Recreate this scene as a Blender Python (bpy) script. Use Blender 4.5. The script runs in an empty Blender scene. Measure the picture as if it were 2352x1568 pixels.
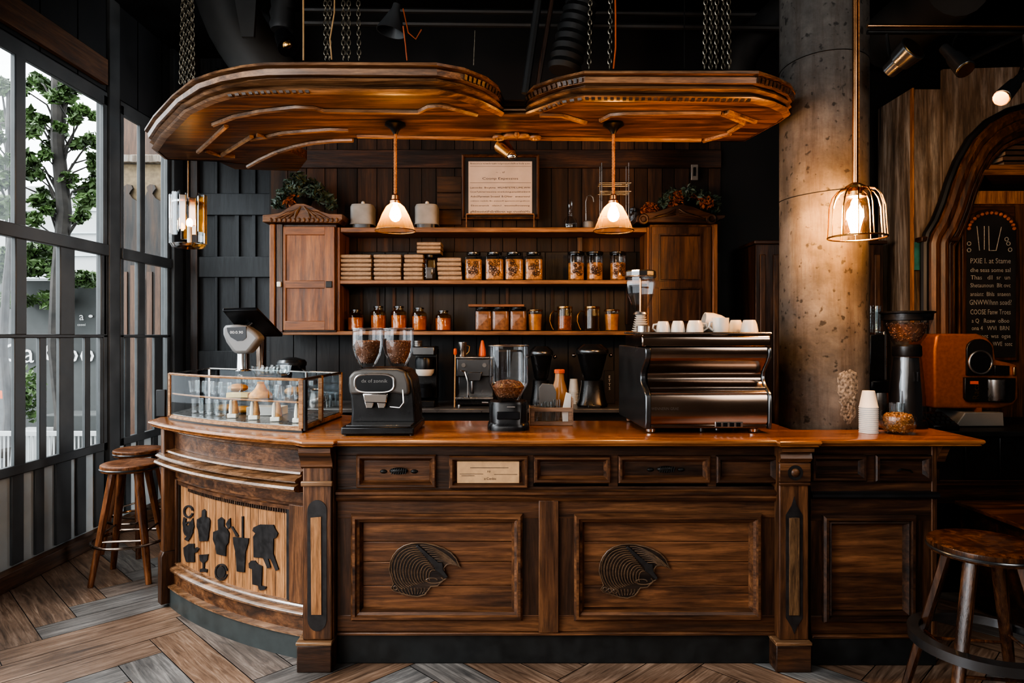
WORLD, SUN, FRONT, SIDE, EXPO = 5.0, 4.0, 68.0, 35.0, 0.0
WALL_FILL = 40.0
import bpy, bmesh, math, random
from mathutils import Vector, Matrix
random.seed(7)
PI = math.pi
SC = bpy.context.scene
COL = SC.collection
# camera model (frame taken as 2352x1568): focal in px, horizon row, eye height
F, CX, HY, EH = 1550.0, 1176.0, 772.0, 1.6
def X(px, d): return (px - CX) * d / F
def Z(py, d): return EH - (py - HY) * d / F
def S(n, d): return n * d / F            # length of n px at depth d

# ------------------------------------------------------------------ mesh builder
class MB:
    def __init__(s): s.v = []; s.f = []
    def add(s, vs, fs):
        b = len(s.v)
        s.v += [Vector(v) for v in vs]
        s.f += [tuple(i + b for i in f) for f in fs]
        return s
    def box(s, x0, x1, y0, y1, z0, z1):
        vs = [(x, y, z) for z in (z0, z1) for y in (y0, y1) for x in (x0, x1)]
        return s.add(vs, [(0, 2, 3, 1), (4, 5, 7, 6), (0, 1, 5, 4), (2, 6, 7, 3), (0, 4, 6, 2), (1, 3, 7, 5)])
    def prism(s, poly, ax, a, b):
        n = len(poly)
        def m(p, t):
            return (p[0], t, p[1]) if ax == 'y' else (p[0], p[1], t) if ax == 'z' else (t, p[0], p[1])
        vs = [m(p, a) for p in poly] + [m(p, b) for p in poly]
        fs = [tuple(range(n)), tuple(range(2 * n - 1, n - 1, -1))] + [(i, (i + 1) % n, n + (i + 1) % n, n + i) for i in range(n)]
        return s.add(vs, fs)
    def loft(s, rings, closed=True, cap=True, wrap=False):
        n = len(rings[0]); vs = [p for r in rings for p in r]; fs = []
        R = len(rings)
        for k in range(R if wrap else R - 1):
            k2 = (k + 1) % R
            for i in range(n if closed else n - 1):
                j = (i + 1) % n
                fs.append((k * n + i, k * n + j, k2 * n + j, k2 * n + i))
        if cap and closed and not wrap:
            fs.append(tuple(range(n))); fs.append(tuple(range((R - 1) * n, R * n)))
        return s.add(vs, fs)
    def lathe(s, prof, cx=0, cy=0, cz=0, n=24, cap=True, sq=None):
        rings = []
        for r, z in prof:
            ring = []
            for i in range(n):
                a = 2 * PI * (i + .5) / n
                c, q = math.cos(a), math.sin(a)
                if sq:                      # superellipse cross-section
                    e = 2.0 / sq
                    c = math.copysign(abs(c) ** e, c); q = math.copysign(abs(q) ** e, q)
                ring.append((cx + r * c, cy + r * q, cz + z))
            rings.append(ring)
        return s.loft(rings, True, cap)
    def tube(s, p0, p1, r0, r1=None, n=12):
        p0, p1 = Vector(p0), Vector(p1)
        r1 = r0 if r1 is None else r1
        d = (p1 - p0).normalized()
        u = d.orthogonal().normalized(); w = d.cross(u)
        rings = [[p + (u * math.cos(2 * PI * i / n) + w * math.sin(2 * PI * i / n)) * r for i in range(n)] for p, r in ((p0, r0), (p1, r1))]
        return s.loft(rings)
    def path(s, pts, r, n=8, closed=False):
        pts = [Vector(p) for p in pts]; m = len(pts)
        rs = r if isinstance(r, (list, tuple)) else [r] * m
        T = []
        for i in range(m):
            a = pts[(i - 1) % m] if (closed or i > 0) else pts[i]
            b = pts[(i + 1) % m] if (closed or i < m - 1) else pts[i]
            T.append((b - a).normalized())
        u = T[0].orthogonal().normalized(); rings = []
        for i in range(m):
            u = (u - T[i] * u.dot(T[i])).normalized()
            w = T[i].cross(u)
            rings.append([pts[i] + (u * math.cos(2 * PI * k / n) + w * math.sin(2 * PI * k / n)) * rs[i] for k in range(n)])
        return s.loft(rings, True, not closed, closed)
    def ball(s, c, rx, ry=None, rz=None, nu=12, nv=8, rot=None):
        ry = rx if ry is None else ry; rz = rx if rz is None else rz
        c = Vector(c); vs = []; fs = []
        for j in range(1, nv):
            t = PI * j / nv
            for i in range(nu):
                a = 2 * PI * i / nu
                vs.append(Vector((rx * math.sin(t) * math.cos(a), ry * math.sin(t) * math.sin(a), rz * math.cos(t))))
        vs.append(Vector((0, 0, rz))); vs.append(Vector((0, 0, -rz)))
        T, B = len(vs) - 2, len(vs) - 1
        for j in range(nv - 2):
            for i in range(nu):
                k = (i + 1) % nu
                fs.append((j * nu + i, j * nu + k, (j + 1) * nu + k, (j + 1) * nu + i))
        for i in range(nu):
            k = (i + 1) % nu
            fs.append((T, k, i)); fs.append((B, (nv - 2) * nu + i, (nv - 2) * nu + k))
        if rot is not None: vs = [rot @ v for v in vs]
        return s.add([v + c for v in vs], fs)
    def torus(s, c, R, r, ax='z', n=24, m=8, sx=1, sy=1):
        pts = []
        for i in range(n):
            a = 2 * PI * i / n; p, q = R * sx * math.cos(a), R * sy * math.sin(a)
            pts.append(Vector(c) + Vector((p, q, 0) if ax == 'z' else (p, 0, q) if ax == 'y' else (0, p, q)))
        return s.path(pts, r, m, True)
    def frame(s, x0, x1, z0, z1, prof):
        """Mitred rectangular moulding; prof = [(inset, y), ...]"""
        rings = [[(x0 + i, y, z0 + i), (x1 - i, y, z0 + i), (x1 - i, y, z1 - i), (x0 + i, y, z1 - i)] for i, y in prof]
        return s.loft(rings, True, False)
    def text(s, body, o, ux, uz, size, ext=0.001, align='CENTER', width=None):
        cu = bpy.data.curves.new('t', 'FONT'); cu.body = body; cu.size = size; cu.extrude = 0; cu.align_x = align; cu.resolution_u = 2
        ob = bpy.data.objects.new('t', cu); COL.objects.link(ob)
        me = bpy.data.meshes.new_from_object(ob.evaluated_get(bpy.context.evaluated_depsgraph_get()))
        o, ux, uz = Vector(o), Vector(ux), Vector(uz); k = 1
        if width and len(me.vertices):
            xs = [v.co.x for v in me.vertices]; k = width / max(1e-6, max(xs) - min(xs))
        s.add([o + ux * v.co.x * k + uz * v.co.y for v in me.vertices], [tuple(p.vertices) for p in me.polygons])
        bpy.data.objects.remove(ob); bpy.data.meshes.remove(me); bpy.data.curves.remove(cu)
        return s
    def xf(s, M):
        s.v = [M @ v for v in s.v]; return s
    def build(s, name, mat, parent=None, bevel=0, ang=35, seg=2, local=False, **props):
        me = bpy.data.meshes.new(name)
        o = bpy.data.objects.new(name, me)
        off = Vector((0, 0, 0))
        if parent is not None and not local:
            q = parent
            while q is not None: off = off + q.location; q = q.parent
        me.from_pydata([tuple(v - off) for v in s.v], [], s.f)
        bm = bmesh.new(); bm.from_mesh(me); bmesh.ops.recalc_face_normals(bm, faces=bm.faces[:]); bm.to_mesh(me); bm.free()
        if ang:
            me.polygons.foreach_set('use_smooth', [True] * len(me.polygons)); me.set_sharp_from_angle(angle=math.radians(ang))
        me.materials.append(mat)
        COL.objects.link(o)
        if parent is not None: o.parent = parent
        if bevel:
            b = o.modifiers.new('bevel', 'BEVEL'); b.width = bevel; b.segments = seg; b.limit_method = 'ANGLE'; b.angle_limit = math.radians(40)
            b.harden_normals = False
        for k, v in props.items(): o[k] = v
        return o

def thing(name, label, cat, loc=(0, 0, 0), rotz=0, group=None):
    o = bpy.data.objects.new(name, None); COL.objects.link(o)
    o.location = loc; o.rotation_euler = (0, 0, rotz); o.empty_display_size = .05
    o['label'] = label; o['category'] = cat
    if group: o['group'] = group
    return o
def tag(o, label, cat, group=None, kind=None):
    o['label'] = label; o['category'] = cat
    if group: o['group'] = group
    if kind: o['kind'] = kind
    return o
def struct(o): o['kind'] = 'structure'; return o
def dup(root, loc, rotz=0, label=None, group=None, scale=None):
    r = root.copy(); COL.objects.link(r); r.location = loc; r.rotation_euler = (0, 0, rotz)
    if scale: r.scale = scale
    if label: r['label'] = label
    if group: r['group'] = group
    for ch in list(root.children):
        c = ch.copy(); COL.objects.link(c); c.parent = r
        for g in list(ch.children):
            e = g.copy(); COL.objects.link(e); e.parent = c
    return r
ORD = ['topmost', 'second from top', 'third from top', 'fourth from top', 'fifth from top', 'sixth from top', 'seventh from top', 'eighth from top', 'ninth from top', 'tenth from top', 'eleventh from top', 'twelfth from top', 'thirteenth from top', 'fourteenth from top', 'fifteenth from top']
def offset(poly, d):
    """offset a closed 2D polygon by d along mitred normals (positive = outward for CCW)"""
    n = len(poly); out = []
    for i in range(n):
        p0, p1, p2 = (Vector(poly[(i + k) % n]) for k in (-1, 0, 1))
        e1 = (p1 - p0).normalized(); e2 = (p2 - p1).normalized()
        n1 = Vector((e1.y, -e1.x)); n2 = Vector((e2.y, -e2.x))
        b = n1 + n2
        b = b / max(.35, b.dot(b) / 2) if b.length > 1e-6 else n1
        out.append(p1 + b * d)
    return out

# ------------------------------------------------------------------ materials
def newmat(name):
    m = bpy.data.materials.new(name); m.use_nodes = True
    nt = m.node_tree; nt.nodes.clear()
    out = nt.nodes.new('ShaderNodeOutputMaterial')
    return m, nt, out
def N(nt, typ, **kw):
    n = nt.nodes.new(typ)
    for k, v in kw.items():
        if k.startswith('i_'):
            key = k[2:]
            n.inputs[int(key) if key.isdigit() else key.replace('_', ' ')].default_value = v
        else: setattr(n, k, v)
    return n
def ramp(nt, stops):
    r = nt.nodes.new('ShaderNodeValToRGB'); e = r.color_ramp.elements
    while len(e) < len(stops): e.new(.5)
    for el, (p, c) in zip(e, stops): el.position = p; el.color = tuple(c) + (1,) if len(c) == 3 else c
    return r
def pbsdf(nt, out, **kw):
    b = nt.nodes.new('ShaderNodeBsdfPrincipled')
    nt.links.new(b.outputs[0], out.inputs[0])
    for k, v in kw.items(): b.inputs[k.replace('_', ' ')].default_value = v
    return b
def plain(name, c, rough=.5, metal=0, var=.25, scale=12, spec=.5, bump=0, coat=0, **kw):
    """simple surface whose colour and roughness are broken up by noise"""
    m, nt, out = newmat(name)
    b = pbsdf(nt, out, Roughness=rough, Metallic=metal, **kw); b.inputs['Specular IOR Level'].default_value = spec
    b.inputs['Coat Weight'].default_value = coat
    tc = N(nt, 'ShaderNodeTexCoord'); no = N(nt, 'ShaderNodeTexNoise', i_Scale=scale, i_Detail=4.0)
    nt.links.new(tc.outputs['Object'], no.inputs['Vector'])
    r = ramp(nt, [(.3, tuple(x * (1 - var) for x in c)), (.7, tuple(min(1, x * (1 + var)) for x in c))])
    nt.links.new(no.outputs[0], r.inputs[0]); nt.links.new(r.outputs[0], b.inputs['Base Color'])
    mr = N(nt, 'ShaderNodeMapRange', i_3=max(.02, rough * .75), i_4=min(1, rough * 1.25))
    nt.links.new(no.outputs[0], mr.inputs[0]); nt.links.new(mr.outputs[0], b.inputs['Roughness'])
    if bump:
        bp = N(nt, 'ShaderNodeBump', i_Strength=bump, i_Distance=.004); nt.links.new(no.outputs[0], bp.inputs['Height']); nt.links.new(bp.outputs[0], b.inputs['Normal'])
    return m
def wood(name, dark, mid, light, axis='x', scale=1.0, rough=.42, wear=.55, worn=(.012, .010, .009), bump=.35, island=0.0, coat=0.0, uv=False):
    m, nt, out = newmat(name); L = nt.links.new
    b = pbsdf(nt, out, Roughness=rough); b.inputs['Coat Weight'].default_value = coat; b.inputs['Coat Roughness'].default_value = .2
    tc = N(nt, 'ShaderNodeTexCoord')
    st = {'x': (1.2, 16, 16), 'y': (16, 1.2, 16), 'z': (16, 16, 1.2), 'u': (1.2, 16, 16)}[axis]
    vec = tc.outputs['UV' if uv else 'Object']
    geo = N(nt, 'ShaderNodeNewGeometry')
    off = N(nt, 'ShaderNodeVectorMath', operation='SCALE', i_0=(13.1, 7.7, 9.3)); L(geo.outputs['Random Per Island'], off.inputs['Scale'])
    ad = N(nt, 'ShaderNodeVectorMath', operation='ADD'); L(vec, ad.inputs[0]); L(off.outputs[0], ad.inputs[1])
    mp = N(nt, 'ShaderNodeMapping', i_Scale=tuple(x * scale for x in st)); L(ad.outputs[0], mp.inputs[0])
    n1 = N(nt, 'ShaderNodeTexNoise', i_Scale=1.0, i_Detail=6.0, i_Roughness=.62, i_Distortion=.9); L(mp.outputs[0], n1.inputs['Vector'])
    mp2 = N(nt, 'ShaderNodeMapping', i_Scale=tuple(x * scale * 5 for x in st)); L(ad.outputs[0], mp2.inputs[0])
    n2 = N(nt, 'ShaderNodeTexNoise', i_Scale=1.0, i_Detail=3.0, i_Roughness=.7); L(mp2.outputs[0], n2.inputs['Vector'])
    r = ramp(nt, [(.28, dark), (.47, mid), (.70, light)]); L(n1.outputs[0], r.inputs[0])
    # fine pores
    r2 = ramp(nt, [(.32, (.45, .45, .45)), (.58, (1.12, 1.12, 1.12))]); L(n2.outputs[0], r2.inputs[0])
    mx = N(nt, 'ShaderNodeMixRGB', blend_type='MULTIPLY', i_0=.8); L(r.outputs[0], mx.inputs[1]); L(r2.outputs[0], mx.inputs[2])
    # blackened wear
    n3 = N(nt, 'ShaderNodeTexNoise', i_Scale=2.6 * scale, i_Detail=7.0, i_Roughness=.7)
    mp3 = N(nt, 'ShaderNodeMapping', i_Scale={'x': (.8, 2, 2), 'y': (2, .8, 2), 'z': (2, 2, .8), 'u': (.8, 2, 2)}[axis]); L(ad.outputs[0], mp3.inputs[0]); L(mp3.outputs[0], n3.inputs['Vector'])
    r3 = ramp(nt, [(.50, (0, 0, 0)), (.72, (wear, wear, wear))]); L(n3.outputs[0], r3.inputs[0])
    mx2 = N(nt, 'ShaderNodeMixRGB', blend_type='MIX'); mx2.inputs[2].default_value = tuple(worn) + (1,)
    L(r3.outputs[0], mx2.inputs[0]); L(mx.outputs[0], mx2.inputs[1])
    last = mx2.outputs[0]
    if island:
        hs = N(nt, 'ShaderNodeHueSaturation'); L(last, hs.inputs['Color'])
        mr = N(nt, 'ShaderNodeMapRange', i_3=1 - island, i_4=1 + island); L(geo.outputs['Random Per Island'], mr.inputs[0]); L(mr.outputs[0], hs.inputs['Value'])
        last = hs.outputs[0]
    sat = N(nt, 'ShaderNodeHueSaturation', i_Saturation=.95); L(last, sat.inputs['Color']); last = sat.outputs[0]
    L(last, b.inputs['Base Color'])
    mr = N(nt, 'ShaderNodeMapRange', i_3=rough * .7, i_4=min(1, rough * 1.5)); L(n2.outputs[0], mr.inputs[0]); L(mr.outputs[0], b.inputs['Roughness'])
    if bump:
        bp = N(nt, 'ShaderNodeBump', i_Strength=bump, i_Distance=.003); L(n2.outputs[0], bp.inputs['Height']); L(bp.outputs[0], b.inputs['Normal'])
    return m
def glass(name, tint=(1, 1, 1), refl=.06, edge=.55, rough=.02, tintmix=0.0, solid=None, trans=None):
    """thin-walled glass: clear through the middle, reflecting at the edges, light passes"""
    m, nt, out = newmat(name); L = nt.links.new
    lw = N(nt, 'ShaderNodeLayerWeight', i_Blend=.35)
    tr = N(nt, 'ShaderNodeBsdfTransparent'); tr.inputs[0].default_value = tuple(tint) + (1,)
    gl = N(nt, 'ShaderNodeBsdfGlossy', i_Roughness=rough); gl.inputs[0].default_value = (.95, .97, 1, 1)
    tc = N(nt, 'ShaderNodeTexCoord'); no = N(nt, 'ShaderNodeTexNoise', i_Scale=30.0); L(tc.outputs['Object'], no.inputs['Vector'])
    mn = N(nt, 'ShaderNodeMath', operation='MULTIPLY_ADD', i_1=.03, i_2=refl - .015); L(no.outputs[0], mn.inputs[0])
    mr = N(nt, 'ShaderNodeMapRange', i_4=edge); L(lw.outputs['Facing'], mr.inputs[0]); L(mn.outputs[0], mr.inputs[3])
    mix = N(nt, 'ShaderNodeMixShader'); L(mr.outputs[0], mix.inputs[0]); L(tr.outputs[0], mix.inputs[1]); L(gl.outputs[0], mix.inputs[2])
    last = mix.outputs[0]
    if solid:
        d = N(nt, 'ShaderNodeBsdfPrincipled', i_Roughness=.15); d.inputs['Base Color'].default_value = tuple(solid) + (1,)
        m2 = N(nt, 'ShaderNodeMixShader'); m2.inputs[0].default_value = tintmix; L(last, m2.inputs[1]); L(d.outputs[0], m2.inputs[2]); last = m2.outputs[0]
    if trans:
        d = N(nt, 'ShaderNodeBsdfTranslucent'); d.inputs[0].default_value = tuple(trans) + (1,)
        m2 = N(nt, 'ShaderNodeMixShader'); m2.inputs[0].default_value = tintmix; L(last, m2.inputs[1]); L(d.outputs[0], m2.inputs[2]); last = m2.outputs[0]
    L(last, out.inputs[0])
    return m
def glow(name, c, s):
    m, nt, out = newmat(name)
    e = N(nt, 'ShaderNodeEmission', i_Strength=s); e.inputs[0].default_value = tuple(c) + (1,)
    nt.links.new(e.outputs[0], out.inputs[0]); return m

BR = ((.016, .008, .005), (.095, .037, .014), (.25, .105, .038))
w_counter = wood('counter_wood', *BR, 'x', 1.0, .36, .75)
w_counter_z = wood('counter_wood_upright', *BR, 'z', 1.0, .36, .75)
w_panel = wood('panel_wood', (.036, .015, .007), (.125, .048, .017), (.28, .115, .04), 'x', .9, .40, .6)
w_dark = wood('dark_counter_wood', (.010, .006, .004), (.042, .018, .009), (.12, .048, .018), 'x', 1, .36, .7)
w_dark_z = wood('dark_upright_wood', (.010, .006, .004), (.042, .018, .009), (.12, .048, .018), 'z', 1, .36, .7)
w_canopy = wood('canopy_wood', (.009, .005, .003), (.075, .032, .012), (.28, .125, .048), 'x', 1.5, .34, .9)
w_fascia = wood('canopy_fascia_wood', (.028, .013, .007), (.15, .068, .027), (.36, .185, .08), 'x', 1.2, .34, .5)
w_canopy_hi = wood('canopy_edge_wood', (.05, .025, .012), (.20, .10, .045), (.40, .24, .125), 'x', 1, .3, .5)
w_top = wood('worktop_wood', (.13, .045, .012), (.30, .11, .03), (.48, .19, .055), 'x', .7, .2, .25, coat=.35, bump=.1)
w_shelf = wood('shelf_wood', (.10, .04, .014), (.26, .11, .035), (.44, .20, .07), 'x', 1, .4, .35)
w_cab = wood('cabinet_wood', (.05, .019, .008), (.22, .08, .025), (.36, .15, .052), 'z', .8, .42, .5)
w_cab_x = wood('cabinet_rail_wood', (.05, .019, .008), (.22, .08, .025), (.36, .15, .052), 'x', .8, .42, .5)
w_cab_dk = wood('dark_cabinet_wood', (.02, .009, .004), (.085, .034, .012), (.19, .08, .028), 'z', .8, .42, .6)
w_stool = wood('stool_wood', (.04, .014, .005), (.17, .056, .016), (.33, .125, .04), 'z', 1.2, .28, .4)
w_stool_dk = wood('dark_stool_wood', (.014, .006, .003), (.06, .023, .009), (.17, .07, .026), 'z', 1.2, .18, .6)
w_inlay = wood('inlay_panel_wood', (.14, .054, .018), (.31, .135, .047), (.48, .235, .092), 'z', 1.3, .4, .2)
w_carve = wood('carved_wood', (.012, .008, .006), (.045, .022, .012), (.12, .06, .028), 'x', 2, .38, .5)
w_plank = wood('brown_wall_planks', (.010, .006, .004), (.040, .020, .012), (.085, .040, .020), 'z', .8, .6, .6, island=.7)
w_gold = wood('weathered_grey_wood', (.03, .027, .024), (.16, .115, .08), (.40, .37, .33), 'z', .8, .6, .6)
w_arch = wood('arch_wood', (.012, .006, .003), (.085, .035, .012), (.22, .095, .032), 'z', 1, .36, .6)
w_out = wood('outdoor_facade_wood', (.018, .016, .016), (.042, .038, .036), (.10, .055, .032), 'z', .6, .6, .5, worn=(.03, .032, .034))
w_out_br = wood('outdoor_brown_wood', (.04, .019, .011), (.095, .046, .026), (.15, .08, .045), 'z', .7, .5, .3)
m_black2 = wood('near_black_boards', (.004, .004, .005), (.010, .010, .011), (.019, .018, .018), 'z', 1, .5, .3, bump=.2, island=.4)
m_stone = plain('outdoor_mottled_stone', (.21, .155, .095), .8, var=.3, scale=20)
m_black = plain('black_paint', (.011, .011, .012), .45, var=.4, scale=6)
m_wallblk = plain('black_wall', (.006, .006, .007), .6, var=.5, scale=4)
m_frame = plain('charcoal_window_frame', (.062, .067, .070), .38, var=.25, scale=5)
m_greypan = plain('grey_lower_panel', (.52, .57, .58), .5, var=.15, scale=3)
m_rear = wood('charcoal_panelling', (.018, .020, .023), (.028, .031, .035), (.042, .046, .051), 'z', 1, .45, .2, worn=(.02, .022, .025), bump=.2, island=.15)
m_plinth = plain('black_plinth', (.014, .015, .015), .45, var=.35, scale=14, bump=.15)
m_chrome = plain('chrome', (.78, .77, .76), .1, 1, var=.08, scale=4)
m_steel = plain('brushed_steel', (.50, .48, .46), .28, 1, var=.15, scale=10)
m_copper = plain('coppery_steel', (.33, .25, .20), .17, 1, var=.18, scale=3)
m_cover = plain('dark_grey_metal_cover', (.10, .093, .086), .38, .3, var=.1)
m_dksteel = plain('dark_steel', (.12, .125, .13), .25, .85, var=.2, scale=6)
m_plastic = plain('black_plastic', (.010, .010, .011), .28, var=.3, scale=10)
m_gplastic = plain('grey_plastic', (.20, .195, .19), .35, var=.08, scale=6)
m_brass = plain('brass', (.62, .36, .14), .25, 1, var=.2, scale=8)
m_copperrod = plain('copper_rod', (.70, .36, .17), .25, 1, var=.2, scale=5)
m_iron = plain('dark_iron', (.02, .019, .018), .4, .6, var=.4, scale=20)
m_chain = plain('old_chain_metal', (.24, .21, .16), .38, .9, var=.4, scale=60)
m_duct = plain('black_duct', (.022, .022, .022), .5, var=.3, scale=6)
m_duct2 = plain('charcoal_duct', (.045, .046, .046), .55, var=.25, scale=3)
m_ceram = plain('white_ceramic', (.70, .66, .60), .25, var=.06, scale=10)
m_paperc = plain('white_paper_cup', (.74, .71, .66), .6, var=.05, scale=20)
m_towel = plain('beige_towel', (.40, .29, .20), .9, var=.18, scale=60, bump=.4)
m_paper = plain('menu_paper', (.62, .52, .45), .7, var=.08, scale=9)
m_ink = plain('dark_ink', (.02, .02, .025), .7, var=.2)
m_chalk = plain('chalk', (.34, .335, .31), .9, var=.3, scale=120)
m_board = plain('chalkboard', (.012, .012, .013), .6, var=.35, scale=8)
m_card = plain('tan_card', (.52, .32, .17), .7, var=.12, scale=30)
m_silh = plain('black_inlay', (.020, .018, .018), .45, var=.4, scale=30, bump=.2)
m_rope = plain('orange_rope', (.42, .17, .055), .7, var=.45, scale=80, bump=.5)
m_wire = plain('orange_wire', (.45, .10, .03), .45, var=.15)
m_wire2 = plain('tan_wire', (.45, .27, .12), .45, var=.2)
m_bean = plain('coffee_beans', (.13, .05, .024), .35, var=.55, scale=55)
m_bean2 = plain('light_coffee_beans', (.34, .15, .05), .4, var=.6, scale=55)
m_leaf = plain('blue_green_leaf', (.075, .115, .088), .45, var=.6, scale=18)
m_leaf2 = plain('bright_leaf', (.06, .105, .032), .5, var=.7, scale=6)
m_dry = plain('rust_dried_flower', (.32, .10, .033), .7, var=.7, scale=30)
m_bark = plain('grey_bark', (.035, .031, .028), .8, var=.7, scale=7, bump=.8)
m_amber = plain('amber_liquid', (.46, .19, .045), .15, var=.4, scale=14, spec=.8)
m_honey = plain('honey', (.50, .21, .03), .2, var=.3, scale=18)
m_tanfill = plain('tan_grain_filling', (.46, .22, .075), .6, var=.5, scale=60, bump=.5)
m_brfill = plain('brown_powder_filling', (.26, .115, .05), .7, var=.4, scale=40, bump=.3)
m_cookie = plain('biscuit_filling', (.46, .22, .08), .6, var=.6, scale=32, bump=.6)
m_pastry = plain('golden_pastry', (.60, .27, .06), .5, var=.35, scale=35, bump=.4)
m_cream = plain('cream_icing', (.80, .74, .62), .5, var=.06)
m_orange = plain('orange_plastic', (.65, .11, .015), .35, var=.1)
m_copmach = plain('copper_enamel', (.33, .105, .020), .32, .35, var=.18, scale=40)
m_milk = plain('caramel_bottle', (.40, .19, .06), .22, var=.15)
m_backtop = plain('steel_back_worktop', (.20, .19, .185), .3, .7, var=.15)
m_screen = plain('dark_screen', (.007, .008, .010), .3, var=.2, spec=.35)
m_white = plain('white_lettering', (.75, .75, .74), .6, var=.05)
m_concwall = plain('pale_concrete_wall', (.085, .088, .087), .8, var=.2, scale=3)
m_bldg = plain('white_building', (.42, .43, .43), .8, var=.05, scale=2)
m_pave = plain('pale_pavement', (.16, .16, .155), .8, var=.2, scale=2)
m_bulb = glow('bulb_glow', (1.0, .56, .20), 620.0)
m_bulbc = glow('cage_bulb_glow', (1.0, .50, .17), 1150.0)
m_bulbs = glow('small_bulb_glow', (1.0, .66, .30), 150.0)
g_pane = glass('window_glass', (.95, .97, .97), .018, .045)
g_clear = glass('clear_glass', (.93, .94, .94), .025, .5, .03)
g_hop = glass('hopper_glass', (.94, .94, .94), .03, .5, .05)
g_case = glass('case_glass', (.95, .97, .98), .015, .10, .02)
g_amber = glass('amber_lamp_glass', (.99, .84, .62), .05, .5, .06, .05, None, (1, .62, .26))
g_cage = glass('cage_lamp_glass', (.99, .88, .72), .05, .5, .04)
g_brown = glass('brown_bottle_glass', (.93, .72, .46), .03, .55, .04)
g_crys = glass('crystal_glass', (.92, .94, .94), .03, .45, .04)
g_crysa = glass('amber_crystal_glass', (.95, .62, .25), .2, .8, .08)

def beanmat(name, a, b, c):
    m, nt, out = newmat(name); L = nt.links.new
    p = pbsdf(nt, out, Roughness=.32)
    g = N(nt, 'ShaderNodeNewGeometry'); r = ramp(nt, [(0, a), (.5, b), (1, c)]); L(g.outputs['Random Per Island'], r.inputs[0])
    tc = N(nt, 'ShaderNodeTexCoord'); no = N(nt, 'ShaderNodeTexNoise', i_Scale=180.0); L(tc.outputs['Object'], no.inputs['Vector'])
    mx = N(nt, 'ShaderNodeMixRGB', blend_type='MULTIPLY', i_0=.5); L(r.outputs[0], mx.inputs[1]); L(no.outputs[0], mx.inputs[2])
    L(mx.outputs[0], p.inputs['Base Color']); return m
m_bean = beanmat('roasted_coffee_beans', (.07, .032, .018), (.24, .105, .055), (.44, .22, .12))
m_bean2 = beanmat('light_roast_coffee_beans', (.12, .05, .018), (.36, .17, .06), (.58, .32, .13))
def concrete():
    m, nt, out = newmat('stained_concrete'); L = nt.links.new
    b = pbsdf(nt, out, Roughness=.75)
    tc = N(nt, 'ShaderNodeTexCoord')
    n1 = N(nt, 'ShaderNodeTexNoise', i_Scale=3.0, i_Detail=8.0, i_Roughness=.65); L(tc.outputs['Object'], n1.inputs['Vector'])
    r1 = ramp(nt, [(.3, (.042, .038, .034)), (.5, (.098, .089, .080)), (.72, (.19, .172, .155))]); L(n1.outputs[0], r1.inputs[0])
    mp = N(nt, 'ShaderNodeMapping', i_Scale=(9, 9, .8)); L(tc.outputs['Object'], mp.inputs[0])
    n2 = N(nt, 'ShaderNodeTexNoise', i_Scale=1.2, i_Detail=8.0, i_Roughness=.75); L(mp.outputs[0], n2.inputs['Vector'])
    r2 = ramp(nt, [(.46, (0, 0, 0)), (.72, (.85, .85, .85))]); L(n2.outputs[0], r2.inputs[0])
    mx = N(nt, 'ShaderNodeMixRGB'); mx.inputs[2].default_value = (.04, .025, .016, 1); L(r2.outputs[0], mx.inputs[0]); L(r1.outputs[0], mx.inputs[1])
    vo = N(nt, 'ShaderNodeTexNoise', i_Scale=26.0, i_Detail=2.0); L(tc.outputs['Object'], vo.inputs['Vector'])
    r3 = ramp(nt, [(.30, (.25, .25, .25)), (.38, (1, 1, 1))]); L(vo.outputs[0], r3.inputs[0])
    mm = N(nt, 'ShaderNodeMixRGB', blend_type='MULTIPLY', i_0=1.0); L(mx.outputs[0], mm.inputs[1]); L(r3.outputs[0], mm.inputs[2])
    L(mm.outputs[0], b.inputs['Base Color'])
    bp = N(nt, 'ShaderNodeBump', i_Strength=.35, i_Distance=.01); L(vo.outputs[0], bp.inputs['Height']); L(bp.outputs[0], b.inputs['Normal'])
    return m
m_conc = concrete()
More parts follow.
